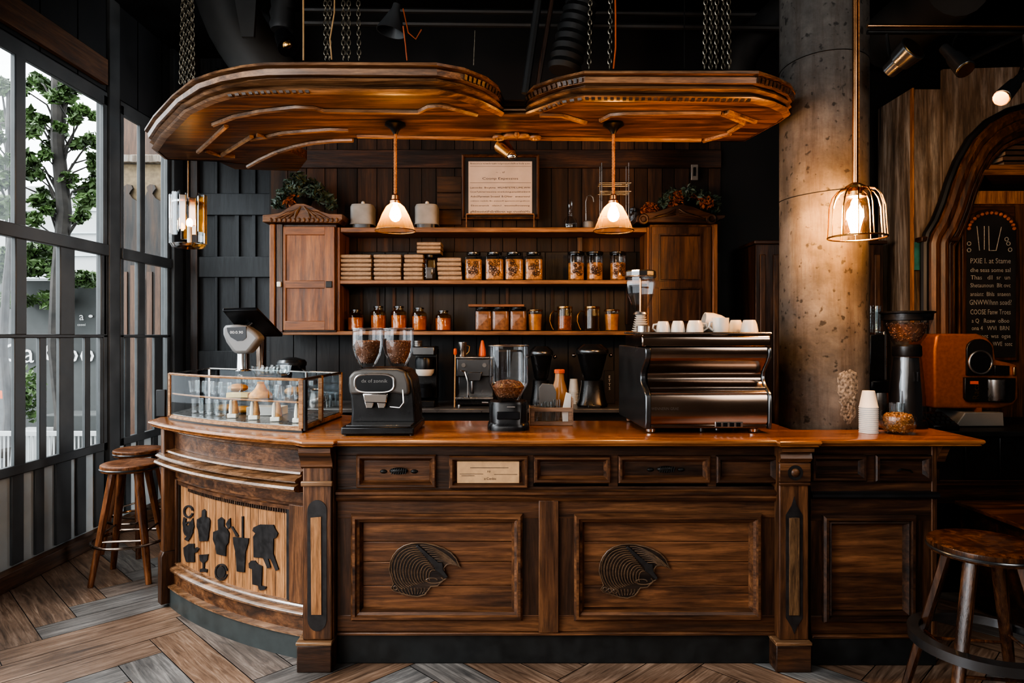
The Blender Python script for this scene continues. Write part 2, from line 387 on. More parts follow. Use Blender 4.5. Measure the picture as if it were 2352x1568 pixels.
def floormat():
    m, nt, out = newmat('herringbone_planks'); L = nt.links.new
    b = pbsdf(nt, out, Roughness=.4)
    tc = N(nt, 'ShaderNodeTexCoord'); geo = N(nt, 'ShaderNodeNewGeometry')
    at = N(nt, 'ShaderNodeAttribute', attribute_name='tone')
    off = N(nt, 'ShaderNodeVectorMath', operation='SCALE', i_0=(13.1, 7.7, 0)); L(at.outputs['Fac'], off.inputs['Scale'])
    ad = N(nt, 'ShaderNodeVectorMath', operation='ADD'); L(tc.outputs['UV'], ad.inputs[0]); L(off.outputs[0], ad.inputs[1])
    mp = N(nt, 'ShaderNodeMapping', i_Scale=(3, 40, 1)); L(ad.outputs[0], mp.inputs[0])
    n1 = N(nt, 'ShaderNodeTexNoise', i_Scale=1.0, i_Detail=6.0, i_Roughness=.65, i_Distortion=1.2); L(mp.outputs[0], n1.inputs['Vector'])
    rb = ramp(nt, [(.3, (.085, .052, .035)), (.5, (.23, .14, .09)), (.72, (.42, .29, .205))]); L(n1.outputs[0], rb.inputs[0])
    rg = ramp(nt, [(.3, (.07, .07, .071)), (.5, (.165, .16, .153)), (.72, (.32, .305, .285))]); L(n1.outputs[0], rg.inputs[0])
    st = ramp(nt, [(.0, (0, 0, 0)), (.54, (.12, .12, .12)), (.62, (.85, .85, .85)), (1, (1, 1, 1))]); L(at.outputs['Fac'], st.inputs[0])
    mx = N(nt, 'ShaderNodeMixRGB'); L(st.outputs[0], mx.inputs[0]); L(rb.outputs[0], mx.inputs[1]); L(rg.outputs[0], mx.inputs[2])
    n3 = N(nt, 'ShaderNodeTexNoise', i_Scale=1.3, i_Detail=6.0); L(tc.outputs['Object'], n3.inputs['Vector'])
    r3 = ramp(nt, [(.35, (.45, .43, .42)), (.6, (1.1, 1.1, 1.1))]); L(n3.outputs[0], r3.inputs[0])
    mm = N(nt, 'ShaderNodeMixRGB', blend_type='MULTIPLY', i_0=1.0); L(mx.outputs[0], mm.inputs[1]); L(r3.outputs[0], mm.inputs[2])
    L(mm.outputs[0], b.inputs['Base Color'])
    mr = N(nt, 'ShaderNodeMapRange', i_3=.25, i_4=.6); L(n1.outputs[0], mr.inputs[0]); L(mr.outputs[0], b.inputs['Roughness'])
    bp = N(nt, 'ShaderNodeBump', i_Strength=.25, i_Distance=.002); L(n1.outputs[0], bp.inputs['Height']); L(bp.outputs[0], b.inputs['Normal'])
    return m
m_floor = floormat()
# ================================================================== SETTING
LW = -3.22
def ly(px): return -LW * F / (CX - px)       # depth along the left wall seen at column px
# floor: herringbone planks, one mesh
def make_floor():
    L, W, g = 1.0, .2, .0022
    vs, fs, uv, tone = [], [], [], []
    c45 = math.cos(PI / 4); rnd = random.Random(3)
    def quad(x0, y0, x1, y1, vert):
        cx, cy = (x0 + x1) / 2, (y0 + y1) / 2
        wx, wy = cx * c45 - cy * c45 + .35, cx * c45 + cy * c45 + 2.43
        if not (-3.9 < wx < 4.8 and -2.6 < wy < 7.2): return
        x0 += g; y0 += g; x1 -= g; y1 -= g
        b = len(vs)
        for x, y in ((x0, y0), (x1, y0), (x1, y1), (x0, y1)):
            vs.append((x * c45 - y * c45 + .35, x * c45 + y * c45 + 2.43, 0))
        fs.append((b, b + 1, b + 2, b + 3)); tone.append(rnd.random())
        l, w = (y1 - y0, x1 - x0) if vert else (x1 - x0, y1 - y0)
        uv.extend([(0, 0), (0, w), (l, w), (l, 0)] if vert else [(0, 0), (l, 0), (l, w), (0, w)])
    for k in range(-60, 61):
        for m in range(-10, 11):
            ox, oy = k * W + m * L, k * W - m * L
            quad(ox, oy, ox + L, oy + W, False)
            quad(ox, oy + W, ox + W, oy + W + L, True)
    me = bpy.data.meshes.new('floor'); me.from_pydata(vs, [], fs)
    ul = me.uv_layers.new(name='UVMap')
    for i, t in enumerate(uv): ul.data[i].uv = t
    at = me.attributes.new('tone', 'FLOAT', 'FACE')
    for i, t in enumerate(tone): at.data[i].value = t
    me.materials.append(m_floor)
    o = bpy.data.objects.new('floor', me); COL.objects.link(o); struct(o)
    MB().box(-3.4, 4.4, -2.5, 6.7, -.12, -.004).build('floor_joint', m_black, o, local=True)
make_floor()
struct(MB().box(-3.4, 4.4, -2.5, 6.7, 4.3, 4.4).build('ceiling', m_wallblk))
# left wall below the sill, head above the window
wl = struct(MB().box(-3.34, -3.24, .9, 6.56, .0, .70).build('wall_left', m_greypan))
bt = MB()
for a, b in ((29, 56), (83, 103), (130, 165), (179, 199), (221, 240), (290, 302), (318, 332), (352, 364)):
    bt.box(-3.24, -3.222, ly(a), ly(b), .12, .70)
for y in (1.2, 1.9, 2.6, 3.2, 3.7): bt.box(-3.24, -3.222, y, y + .12, .12, .70)
bt.build('batten', m_frame, wl, bevel=.004)
hd = MB().box(-3.34, -3.22, .9, 6.56, 3.52, 4.3)
for i in range(14): hd.box(-3.22, -3.212, 1.0 + i * .4, 1.385 + i * .4, 3.54, 4.3)
struct(hd.build('wall_left', m_wallblk))
struct(MB().box(-3.235, -3.16, .9, 6.5, 0, .11).build('baseboard_left', wood('baseboard_wood', (.03, .014, .007), (.10, .045, .018), (.19, .09, .04), 'y', 1, .4, .4), bevel=.006))
struct(MB().box(-3.21, -3.17, 2.2, 5.30, 3.57, 3.77).build('trim_1', wood('beam_wood', (.03, .014, .007), (.11, .045, .016), (.20, .09, .032), 'y', .8, .5, .5), bevel=.004))
struct(MB().box(-3.34, -3.24, .9, 1.0, .7, 3.52).build('wall_left', m_wallblk))
# windows: two bays
def window(n, y0, y1, top_mull, mid_mull, low_mull):
    w = bpy.data.objects.new('window_%d' % n, None); COL.objects.link(w); struct(w); w.location = (LW, y0, .7)
    a, b = -3.24, -3.205
    fr = MB()
    fr.box(a, b, y0, y1, .70, .765); fr.box(a, b, y0, y1, 3.42, 3.53)
    fr.box(a, b + .015, y0, y1, 2.235, 2.325); fr.box(a, b, y0, y1, 1.588, 1.614)
    fr.box(a, b, y0, y0 + .05, .7, 3.5); fr.box(a, b, y1 - .05, y1, .7, 3.5)
    fr.build('frame', m_frame, w, bevel=.006)
    for m0, m1 in top_mull: MB().box(a, b, m0, m1, 2.32, 3.43).build('mullion', m_frame, w, bevel=.006)
    for m0, m1 in mid_mull: MB().box(a, b, m0, m1, 1.61, 2.24).build('mullion', m_frame, w, bevel=.006)
    for m0, m1 in low_mull: MB().box(a + .005, b - .005, m0, m1, .76, 1.59).build('mullion', m_frame, w, bevel=.004)
    for z0, z1 in ((.76, 1.59), (1.61, 2.24), (2.32, 3.43)):
        MB().box(-3.226, -3.222, y0 + .04, y1 - .04, z0, z1).build('pane', g_pane, w, ang=0)
L_ = lambda *p: [(ly(a), ly(b)) for a, b in p]
window(1, 1.0, ly(243), L_((30, 55)) + [(1.9, 2.02), (3.0, 3.12), (3.75, 3.84)], L_((31, 57), (134, 168), (228, 241)) + [(1.9, 2.02), (3.0, 3.12), (3.75, 3.84)], L_((30, 56), (88, 104), (134, 167), (193, 205), (228, 241)) + [(1.9, 2.02), (2.5, 2.6), (3.0, 3.12), (3.75, 3.84)])
window(2, ly(273), ly(388), L_((319, 330)), L_((314, 330)), L_((286, 297), (313, 330), (353, 372)))
struct(MB().box(-3.30, -3.19, ly(243), ly(268), 0, 4.3).build('trim_2', m_frame, bevel=.008))
struct(MB().box(-3.30, -3.17, ly(388), 6.56, 0, 4.3).build('trim_3', m_frame, bevel=.008))
# panelled rear wall in the left corner
wr = struct(MB().box(-3.34, -1.7, 6.56, 6.66, 0, 4.3).build('wall_rear', m_rear))
r = MB()
for z0, z1 in ((.0, .12), (1.27, 1.46), (2.17, 2.37), (2.77, 2.98), (3.6, 3.8)): r.box(-3.08, -1.72, 6.52, 6.56, z0, z1)
r.build('rail', m_rear, wr, bevel=.005)
r = MB()
for px, w in ((441, 12), (493, 7), (541, 11), (580, 9), (622, 9)): r.box(X(px, 6.5) - S(w, 3.2), X(px, 6.5) + S(w, 3.2), 6.53, 6.56, 0, 4.2)
r.build('batten', m_rear, wr, bevel=.004)
struct(MB().box(-3.10, -3.03, 6.50, 6.556, 0, 4.3).build('trim_4', w_dark_z, bevel=.004))
# back wall behind the shelves: dark boards below, brown boards above
wb = struct(MB().box(-2.02, 4.3, 5.62, 5.72, 0, 4.3).build('wall_back', m_wallblk))
rnd = random.Random(5)
pl = MB(); x = -2.0
while x < 1.72:
    w = rnd.uniform(.10, .17); pl.box(x, min(x + w - .006, 1.73), 5.60 - rnd.random() * .004, 5.62, 2.30, 3.35); x += w
pl.build('plank', w_plank, wb)
pl = MB(); x = -2.0
while x < 1.72:
    w = .19; pl.box(x, min(x + w - .008, 1.73), 5.604, 5.62, 0, 2.295); x += w
pl.build('plank', m_black2, wb)
bt = MB()
for px in (830, 868, 905, 945, 990, 1110, 1165, 1225, 1268, 1300, 1345, 1395, 1440):
    bt.box(X(px, 5.59) - .012, X(px, 5.59) + .012, 5.588, 5.604, 1.70, 2.0)
bt.build('batten', w_plank, wb)
struct(MB().box(-2.02, 1.73, 5.57, 5.60, 2.99, 3.14).build('trim_5', w_dark, bevel=.004))
bl = MB()
for z0, z1 in ((2.52, 2.64), (2.65, 2.78), (2.79, 2.92)): bl.box(X(1004, 5.58), X(1060, 5.58), 5.575, 5.598, z0, z1)
struct(bl.build('trim_6', wood('short_boards', (.02, .01, .005), (.065, .03, .012), (.13, .06, .025), 'x', 1, .6, .5, island=.3), bevel=.003))
struct(MB().box(4.3, 4.4, -2.5, 5.72, 0, 4.3).build('wall_right', m_wallblk))
struct(MB().box(-3.4, 4.4, -2.6, -2.5, 0, 4.3).build('wall_front', plain('warm_grey_plaster', (.30, .27, .24), .8, var=.1, scale=2)))
# concrete column
cx_, cy_, cr_ = 1.753, 3.80, .2315
col = MB().lathe([(cr_, 0), (cr_, 4.3)], cx_, cy_, 0, 64).build('column', m_conc, ang=60); struct(col)
for py, t in ((430, .15), (118, .35)):
    z = Z(py, 3.55)
    ring = [(cx_ + (cr_ + .001) * math.cos(2 * PI * i / 48), cy_ + (cr_ + .001) * math.sin(2 * PI * i / 48), z + .02 * math.sin(2 * PI * i / 48 + t * 9)) for i in range(48)]
    MB().path(ring, .0022, 5, True).build('formwork_seam', m_iron, col)
pt = MB(); rr = random.Random(9)
rings = []
for j in range(13):
    t = j / 12; z = 1.13 + .30 * t; hw = (.034 + .018 * math.sin(t * PI * .8) + rr.uniform(-.014, .014)) * (.25 if j in (0, 12) else 1)
    row = []
    for i in range(9):
        a = -PI / 2 + .12 + (i / 8 - .5) * 2 * hw / cr_
        e = (-.0005 if i in (0, 8) or j in (0, 12) else .0012 + rr.uniform(-.001, .002))
        row.append((cx_ + (cr_ + e) * math.cos(a), cy_ + (cr_ + e) * math.sin(a), z + rr.uniform(-.006, .006)))
    rings.append(row)
pt.loft(rings, False, False).build('plaster_patch', plain('flaking_plaster', (.22, .195, .165), .85, var=.75, scale=70, bump=.5), col, ang=0)

# ------------------------------------------------------------------ outdoors (seen through the glass)
struct(MB().box(-16, -3.4, -2, 18, -.2, -.06).build('ground', m_pave))
ow = MB().box(-9.5, -4.6, 9.5, 9.7, -.06, 2.38).build('wall_outdoor', m_concwall); struct(ow)
sg = MB(); sx = X(3, 9.47); sw = X(226, 9.47) - sx
sg.text('Ca Cooi', (sx, 9.47, Z(832, 9.47)), (1, 0, 0), (0, 0, 1), .40, align='LEFT', width=sw)
tag(sg.build('shop_sign_lettering', m_white, ang=0), 'large white rounded letters on the grey wall outside the window', 'sign')
sg = MB(); sg.text('a', (X(187, 9.47), 9.47, Z(735, 9.47)), (1, 0, 0), (0, 0, 1), .16); sg.text('coooi', (X(187, 9.47), 9.47, Z(748, 9.47)), (1, 0, 0), (0, 0, 1), .05); sg.ball((X(208, 9.47), 9.47, Z(726, 9.47)), .03, .004, .02)
tag(sg.build('small_sign_lettering', m_white, ang=0), 'small white emblem and caption high on the grey wall outside', 'sign')
bd = MB().box(-16, -6.0, 13.5, 14, -.06, 4.6).build('building', m_bldg)
bb = MB()
for i in range(9): bb.box(-16, -5.98, 13.46, 13.5, .5 + i * .45, .53 + i * .45)
bb.build('siding_line', m_greypan, bd)
tag(bd, 'white low building with horizontal siding far behind the trees outside', 'building')
def leaves(mb, c, rx, ry, rz, n, size, rnd, shell=.0):
    for _ in range(n):
        while True:
            p = Vector((rnd.uniform(-1, 1), rnd.uniform(-1, 1), rnd.uniform(-1, 1)))
            if shell <= p.length <= 1: break
        p = Vector((c[0] + p.x * rx, c[1] + p.y * ry, c[2] + p.z * rz))
        s = size * rnd.uniform(.6, 1.3)
        a = Vector((rnd.gauss(0, 1), rnd.gauss(0, 1), rnd.gauss(0, .7))).normalized(); b = a.orthogonal().normalized()
        b = (Matrix.Rotation(rnd.uniform(0, 6.28), 3, a) @ b); nrm = a.cross(b) * s * .12
        mb.add([p - a * s * .5, p + b * s * .24 + nrm, p + a * s * .5, p - b * s * .24 + nrm], [(0, 1, 2, 3)])
    return mb
def tree(px, d, label, w, clumps, lean=0, n=260, sz=.13):
    x = X(px, d); t = thing('tree', label, 'tree', (x, d, -.06))
    h = 4.6
    MB().path([(x + lean * k / 6 + .05 * math.sin(k * 2), d, -.06 + h * k / 6) for k in range(7)], [w * (1 - k * .06) for k in range(7)], 10).build('trunk', m_bark, t)
    rnd = random.Random(int(px * 7 + d)); b = MB(); lf = MB()
    for qx, qy, r in clumps:
        c = (X(qx, d), d + rnd.uniform(-.3, .3), Z(qy, d)); r = S(r, d)
        b.path([(x + lean * .4, d, max(.6, c[2] - .45)), ((x + c[0]) / 2, d, c[2] - .12), c], [.016, .010, .005], 6)
        leaves(lf, c, r, r * .8, r * .8, n, sz, rnd)
    b.build('branch', m_bark, t); lf.build('foliage', m_leaf2, t, ang=0)
_r = random.Random(77)
tree(138, 7.6, 'outdoor tree with thick grey trunk and sparse leaves behind the upper window', .10, [(_r.uniform(50, 128) if _ % 2 else _r.uniform(158, 232), 160 + 355 * ((_ * .618) % 1), _r.uniform(12, 24)) for _ in range(44)], 0, 70, .105)
tree(8, 7.9, 'outdoor tree with thin trunk beside the left edge of the window', .05, [(5, 200, 22), (-10, 260, 34), (12, 330, 24), (22, 480, 30), (5, 420, 26), (-20, 380, 30)], .1, 200)
hg = MB(); rnd = random.Random(8)
for px, py, r in ((40, 690, 30), (130, 688, 30), (10, 625, 34), (60, 610, 38), (110, 615, 34), (20, 590, 28), (160, 640, 26), (205, 642, 26), (90, 580, 26), (130, 560, 22)):
    leaves(hg, (X(px, 9.2), 9.15, Z(py, 9.2)), S(r, 9.2), .3, S(r * .7, 9.2), 230, .12, rnd, .3)
tag(hg.build('hedge', m_leaf2, ang=0), 'green hedge along the top of the grey wall outside', 'hedge')
sh = MB(); leaves(sh, (X(70, 8.3), 8.3, Z(905, 8.3)), .16, .16, .36, 260, .10, rnd)
tag(sh.build('shrub', m_leaf2, ang=0), 'slim green shrub standing before the grey wall outside', 'shrub')
MBp = MB().box(X(38, 8.3), X(100, 8.3), 8.1, 8.5, -.06, Z(985, 8.3)); tag(MBp.build('planter_box', m_bldg, bevel=.01), 'white planter box under the slim shrub outside', 'planter')
o = MB().box(X(-10, 8.4), X(30, 8.4), 8.38, 8.42, Z(915, 8.4), Z(897, 8.4)); bn = o.build('banner', m_orange); tag(bn, 'orange banner strip outside at the left edge of the lower window', 'banner')
MB().box(X(14, 8.4) - .02, X(14, 8.4) + .02, 8.42, 8.45, -.06, Z(900, 8.4)).build('post', m_bldg, bn)
o2 = thing('metal_railing', 'pale street railing with thin bars outside the lower window', 'railing', (X(120, 7.1), 7.1, -.06))
a = MB()
for i in range(26): a.box(X(-10 + i * 9.5, 7.1), X(-7 + i * 9.5, 7.1), 7.09, 7.1, -.06, Z(1000, 7.1))
a.build('bar', m_bldg, o2)
MB().box(X(-12, 7.1), X(236, 7.1), 7.07, 7.12, Z(1000, 7.1), Z(990, 7.1)).build('handrail', m_bldg, o2)
o = MB().box(X(110, 8.8), X(240, 8.8), 8.7, 9.2, -.06, Z(950, 8.8)); tag(o.build('low_wall', m_concwall, bevel=.02), 'low pale bench wall before the grey wall outside', 'low wall')
# brown timber facade beyond the second window
fd = 7.5
fc = thing('timber_facade', 'weathered timber and stone facade with carved scrolls outside the corner window', 'facade', (X(330, fd), fd, -.06))
MB().box(X(262, fd), X(400, fd), fd, fd + .1, Z(360, fd), Z(240, fd)).build('header', w_out_br, fc, bevel=.01)
MB().box(X(262, fd), X(400, fd), fd - .05, fd + .1, Z(375, fd), Z(357, fd)).build('ledge', w_gold, fc, bevel=.01)
MB().box(X(262, fd), X(400, fd), fd + .02, fd + .1, Z(520, fd), Z(376, fd)).build('stone_panel', m_stone, fc)
def scroll(cx):
    # profile of a board whose top ends in two curls
    pts = [(cx - 30, 460)]
    pts += [(cx - 20, 452), (cx - 14, 440), (cx - 16, 430), (cx - 8, 424), (cx + 2, 426), (cx + 5, 434), (cx, 440), (cx - 3, 446), (cx + 4, 456), (cx + 14, 462), (cx + 25, 455), (cx + 30, 450), (cx + 30, 1085), (cx - 30, 1085)]
    return [(X(a, fd), max(-.05, Z(b, fd))) for a, b in pts]
for c in (303, 356): MB().prism(scroll(c), 'y', fd - .03, fd).build('scroll_board', w_out, fc)
st = MB()
for i in range(7): st.box(X(266 + i * 19, fd), X(278 + i * 19, fd), fd - .045, fd - .03, -.05, Z(640 - 15 * (i % 3), fd))
st.build('strip', w_out_br, fc)

# ------------------------------------------------------------------ overhead: ducts, chains, spots, wires
def ribbed(name, pts, r, label, mat=m_duct, ribs=True):
    P = [Vector(p) for p in pts]
    fine = []
    for a, b in zip(P[:-1], P[1:]):
        n = max(2, int((b - a).length / .03)) if ribs else 3
        fine += [a.lerp(b, i / n) for i in range(n)]
    fine.append(P[-1])
    for _ in range(6 if ribs else 1): fine = [fine[0]] + [(fine[i - 1] + fine[i] * 2 + fine[i + 1]) / 4 for i in range(1, len(fine) - 1)] + [fine[-1]]
    rs = [r * (1.05 if i % 2 else .93) if ribs else r for i in range(len(fine))]
    o = MB().path(fine, rs, 18).build(name, mat); tag(o, label, 'duct'); return o
def PX(px, py, d): return Vector((X(px, d), d, Z(py, d)))
ribbed('ventilation_duct', [PX(470, -420, 5.1), PX(500, -60, 5.15), PX(540, 60, 5.2), PX(600, 150, 5.25), PX(660, 215, 5.3)], .22, 'large smooth charcoal duct above the left end of the canopy', m_duct2, False)
o = MB().prism([(X(600, 5.05), Z(-160, 5.05)), (X(630, 5.05), Z(-160, 5.05)), (X(612, 5.05), Z(118, 5.05)), (X(585, 5.05), Z(118, 5.05)), (X(535, 5.05), Z(-160, 5.05))], 'y', 4.80, 4.83).build('duct_strap', m_duct2); tag(o, 'flat dark sheet strap beside the large charcoal duct', 'strap')
ribbed('flexible_duct', [PX(690, -330, 4.3), PX(672, -60, 4.3), PX(648, 10, 4.3), PX(648, 70, 4.3)], .075, 'ribbed black flexible duct left of the orange cable above the canopy')
ribbed('flexible_duct', [PX(1380, -300, 4.7), PX(1345, -20, 4.7), PX(1315, 80, 4.7), PX(1295, 165, 4.7)], .115, 'ribbed black flexible duct above the middle gap of the canopy')
ribbed('ventilation_pipe', [PX(1930, -120, 5.2), PX(1800, 20, 5.2), PX(1705, 115, 5.2), PX(1690, 200, 5.2)], .12, 'smooth dark pipe slanting down beside the column', m_duct, False)
ribbed('round_duct', [Vector((X(2200, 4.6), 4.6, Z(-38, 4.6))), Vector((X(2200, 4.6) + .02, 5.5, Z(-38, 4.6)))], .225, 'round grey duct end near the top right corner', m_duct2, False)
def bar(name, p, q, r, mat, label, cat, n=6):
    o = MB().tube(p, q, r, n=n).build(name, mat); tag(o, label, cat); return o
for i, (a, b, w) in enumerate(((1264, 1206, .026), (1300, 1232, .016))):
    bar('slanted_conduit', PX(a, -190, 4.35), PX(b, 215, 4.35), w, m_duct if i == 0 else w_dark_z, ('thick' if i == 0 else 'thin brown') + ' slanted conduit passing behind the gap in the canopy', 'conduit', 8)
rd_ = bpy.data.objects['round_duct']
MB().tube((X(2200, 4.6), 4.9, Z(-38, 4.6) + .2), (X(2200, 4.6), 4.9, 4.3), .012).build('hanger', m_iron, rd_)
# spot at the end of the flexible duct
sp = thing('spotlight', 'small round spotlight at the lower end of the ribbed duct', 'spotlight', PX(655, 85, 4.25))
MB().tube(PX(648, 80, 4.25), PX(664, 108, 4.2), .05, .07, 16).build('lamp_shade', m_plastic, sp)
MB().ball(PX(659, 101, 4.175), .035, .02, .03).build('bulb', m_brass, sp)
# cone lamp
cl = thing('cone_lamp', 'grey cone-shaped lamp hanging above the canopy with red wire', 'lamp', PX(905, 40, 4.0))
MB().lathe([(.022, .17), (.025, .14), (.088, 0.0), (.082, .0), (.02, .13)], X(905, 4.0), 4.0, Z(75, 4.0), 24).xf(Matrix.Translation(PX(905, 40, 4.0)) @ Matrix.Rotation(.22, 4, 'Y') @ Matrix.Translation(-PX(905, 40, 4.0))).build('lamp_shade', plain('grey_lamp_metal', (.06, .062, .064), .45, var=.15), cl)
MB().tube(PX(912, 5, 4.0), PX(922, -330, 4.0), .008).build('stem', m_iron, cl)
MB().path([PX(926, 20, 3.95), PX(938, 75, 3.92), PX(955, 90, 3.92), PX(968, 68, 3.92)], .004, 6).build('wire', m_wire, cl)
def chain(px0, px1, py1, d, label, top=4.3, group='hanging chains'):
    a = Vector((X(px0, d), d, top)); b = Vector((X(px1, d), d, Z(py1, d)))
    n = int((b - a).length / .026); mb = MB()
    for i in range(n):
        c = a.lerp(b, (i + .5) / n)
        mb.torus(c, .0095, .0028, 'y' if i % 2 else 'x', 8, 4, 1.0 if i % 2 else 1.0, 1.75)
    tag(mb.build('hanging_chain', m_chain), label, 'chain', group)
CH = [(428, 415, 192, 3.72, 'first'), (434, 424, 194, 3.78, 'second'), (440, 434, 190, 3.74, 'third'), (438, 444, 184, 3.72, 'fourth')]
for a, b, y, d, w in CH: chain(a, b, y, d, w + ' from the left of the chains holding the canopy left end')
for a, b, y, w in ((746, 748, 137, 'first'), (760, 757, 137, 'second'), (787, 789, 137, 'third'), (801, 801, 137, 'fourth'), (817, 825, 137, 'fifth')): chain(a, b, y, 3.6, w + ' from the left of the chains above the canopy middle')
chain(1362, 1353, 158, 3.6, 'single thin chain over the right canopy wing'); chain(1408, 1400, 158, 3.55, 'chain beside the red wire over the right canopy wing')
for n_, (a, b, w) in enumerate(((1628, 1618, 'first'), (1640, 1632, 'second'), (1651, 1645, 'third'), (1663, 1661, 'fourth'), (1670, 1675, 'fifth'))): chain(a, b, 158, 3.58 + .05 * (n_ % 2), w + ' from the left of the chains beside the column')
def wire(pts, r, mat, label, cat='wire'):
    o = MB().path(pts, r, 6).build('hanging_wire', mat); tag(o, label, cat); return o
wire([PX(696, -120, 3.5), PX(697, 60, 3.5), PX(697, 139, 3.5)], .005, m_wire2, 'tan cable dropping straight to the canopy beside the ribbed duct')
wire([PX(770, -120, 3.55), PX(768, 30, 3.55), PX(758, 90, 3.55), PX(762, 137, 3.55)], .004, m_wire2, 'curving tan cable among the middle chains')
wire([PX(926, 60, 3.7), PX(931, 100, 3.7), PX(935, 139, 3.7)], .004, m_wire, 'short red wire rising from canopy to the cone lamp')
wire([PX(1411, -120, 3.5), PX(1414, 40, 3.5), PX(1414, 110, 3.5), PX(1409, 158, 3.5)], .0045, m_wire, 'red wire above the right pendant lamp')
wire([PX(1572, -120, 3.6), PX(1572, 158, 3.6)], .003, m_iron, 'thin dark suspension wire over the right canopy wing')
wire([PX(1091, 70, 3.75), PX(1088, 150, 3.75)], .003, m_chain, 'thin steel wire over the left wing beside the gap')
# cross pipes under the ceiling
for py, d, t in ((22, 5.2, 'upper'), (52, 5.0, 'lower')):
    bar('ceiling_pipe', PX(700, py, d), PX(1790, py + 12, d), .022, m_duct, t + ' horizontal black pipe under the ceiling', 'pipe', 8)
# track with spots on the right
tr = thing('track_rail', 'black lighting track running to the right edge near the ceiling', 'track', PX(2170, 60, 3.45))
MB().tube(PX(1992, 60, 3.45), PX(2420, 62, 3.45), .010).build('rail', m_copperrod, tr)
MB().tube(PX(1992, 74, 3.45), PX(2420, 76, 3.45), .012).build('rail', m_iron, tr)
def spot(a, b, r, label, st):
    s = thing('track_spotlight', label, 'spotlight', a)
    d = (b - a)
    MB().tube(a, a.lerp(b, .45), r * .55, r * .62, 18).build('body', m_dksteel, s, bevel=.003)
    MB().tube(a.lerp(b, .45), b, r * .8, r, 20).build('lamp_head', m_dksteel, s, bevel=.003)
    MB().tube(a.lerp(b, .99), b + d * .02, r * .85, r * .85, 20).build('lens', m_brass, s)
    MB().path([st, (st + a) / 2 + Vector((.01, 0, -.01)), a.lerp(b, .3)], .008, 8).build('bracket', m_iron, s)
spot(PX(2040, 165, 3.45), PX(2098, 110, 3.32), .070, 'wide black track spotlight nearest the column', PX(2036, 76, 3.45))
spot(PX(2168, 110, 3.45), PX(2218, 160, 3.32), .046, 'black track spotlight above the weathered wood panel', PX(2200, 76, 3.45))
spot(PX(2352, 170, 3.45), PX(2300, 225, 3.32), .042, 'black spotlight at the right edge above the arch', PX(2350, 76, 3.45))
bar('slanted_rod', PX(2222, 138, 3.75), PX(2352, 78, 3.8), .016, m_dksteel, 'shiny slanted rod between the right spotlights', 'rod', 10)  # plain shiny rod, not a rail of the track
# small brass spot under the canopy middle
sp = thing('picture_spotlight', 'small brass spotlight under the canopy above the menu', 'spotlight', PX(1165, 332, 4.05))
MB().tube(PX(1152, 334, 4.02), PX(1174, 356, 3.96), .05, .032, 16).build('lamp_head', m_brass, sp)
MB().ball(PX(1176, 358, 3.95), .03, .02, .022).build('lens', m_chrome, sp)

# ------------------------------------------------------------------ light, sky, camera
w = bpy.data.worlds.new('overcast_sky'); SC.world = w; w.use_nodes = True
bg = w.node_tree.nodes['Background']
tcw = N(w.node_tree, 'ShaderNodeTexCoord'); sxyz = N(w.node_tree, 'ShaderNodeSeparateXYZ'); w.node_tree.links.new(tcw.outputs['Generated'], sxyz.inputs[0])
rw = ramp(w.node_tree, [(.0, (.30, .30, .30)), (.5, (.80, .84, .88)), (1.0, (1, 1, 1))])
mrw = N(w.node_tree, 'ShaderNodeMapRange', i_1=-1.0, i_2=1.0); w.node_tree.links.new(sxyz.outputs['Z'], mrw.inputs[0]); w.node_tree.links.new(mrw.outputs[0], rw.inputs[0])
w.node_tree.links.new(rw.outputs[0], bg.inputs[0]); bg.inputs[1].default_value = WORLD
def lamp(kind, name, loc, tgt, energy, color, **kw):
    l = bpy.data.lights.new(name, kind); l.energy = energy; l.color = color
    for k, v in kw.items(): setattr(l, k, v)
    o = bpy.data.objects.new(name, l); COL.objects.link(o); o.location = loc
    o.rotation_euler = (Vector(tgt) - Vector(loc)).to_track_quat('-Z', 'Y').to_euler()
    return o
lamp('SUN', 'window_daylight', (-8, 1, 6), (-1.5, 3.8, .3), SUN, (.95, .97, 1), angle=math.radians(28))
lamp('AREA', 'shopfront_daylight', (-1.2, -2.3, 2.3), (-.1, 3.6, 1.0), FRONT, (1, .955, .90), shape='RECTANGLE', size=3.6, size_y=2.0)
lamp('AREA', 'room_daylight', (-2.7, .9, 2.2), (-.4, 4.0, 1.0), SIDE, (.97, .98, 1), shape='RECTANGLE', size=1.6, size_y=1.8)
lamp('AREA', 'left_wall_fill', (2.6, .2, 3.2), (-3.2, 4.6, .8), WALL_FILL, (1, .95, .9), shape='RECTANGLE', size=1.5, size_y=1.5)  # added fill with no fixture behind it, brightens the left wall
lamp('SPOT', 'track_spot_light', PX(2226, 180, 3.25), PX(2240, 860, 4.42), 36, (1, .72, .42), spot_size=math.radians(70), spot_blend=.8, shadow_soft_size=.04)
lamp('SPOT', 'track_spot_light', PX(2290, 240, 3.25), PX(2200, 560, 5.0), 34, (1, .70, .40), spot_size=math.radians(75), spot_blend=.8, shadow_soft_size=.04)
cam = bpy.data.cameras.new('camera'); co = bpy.data.objects.new('camera', cam); COL.objects.link(co)
co.location = (0, 0, EH); co.rotation_euler = (PI / 2, 0, 0)
cam.sensor_fit = 'HORIZONTAL'; cam.sensor_width = 36; cam.lens = 36 * F / 2352
cam.shift_x = 0; cam.shift_y = -(784 - HY) / 2352; cam.clip_start = .05; cam.clip_end = 100
SC.camera = co
SC.view_settings.view_transform = 'AgX'; SC.view_settings.look = 'AgX - High Contrast'; SC.view_settings.exposure = EXPO
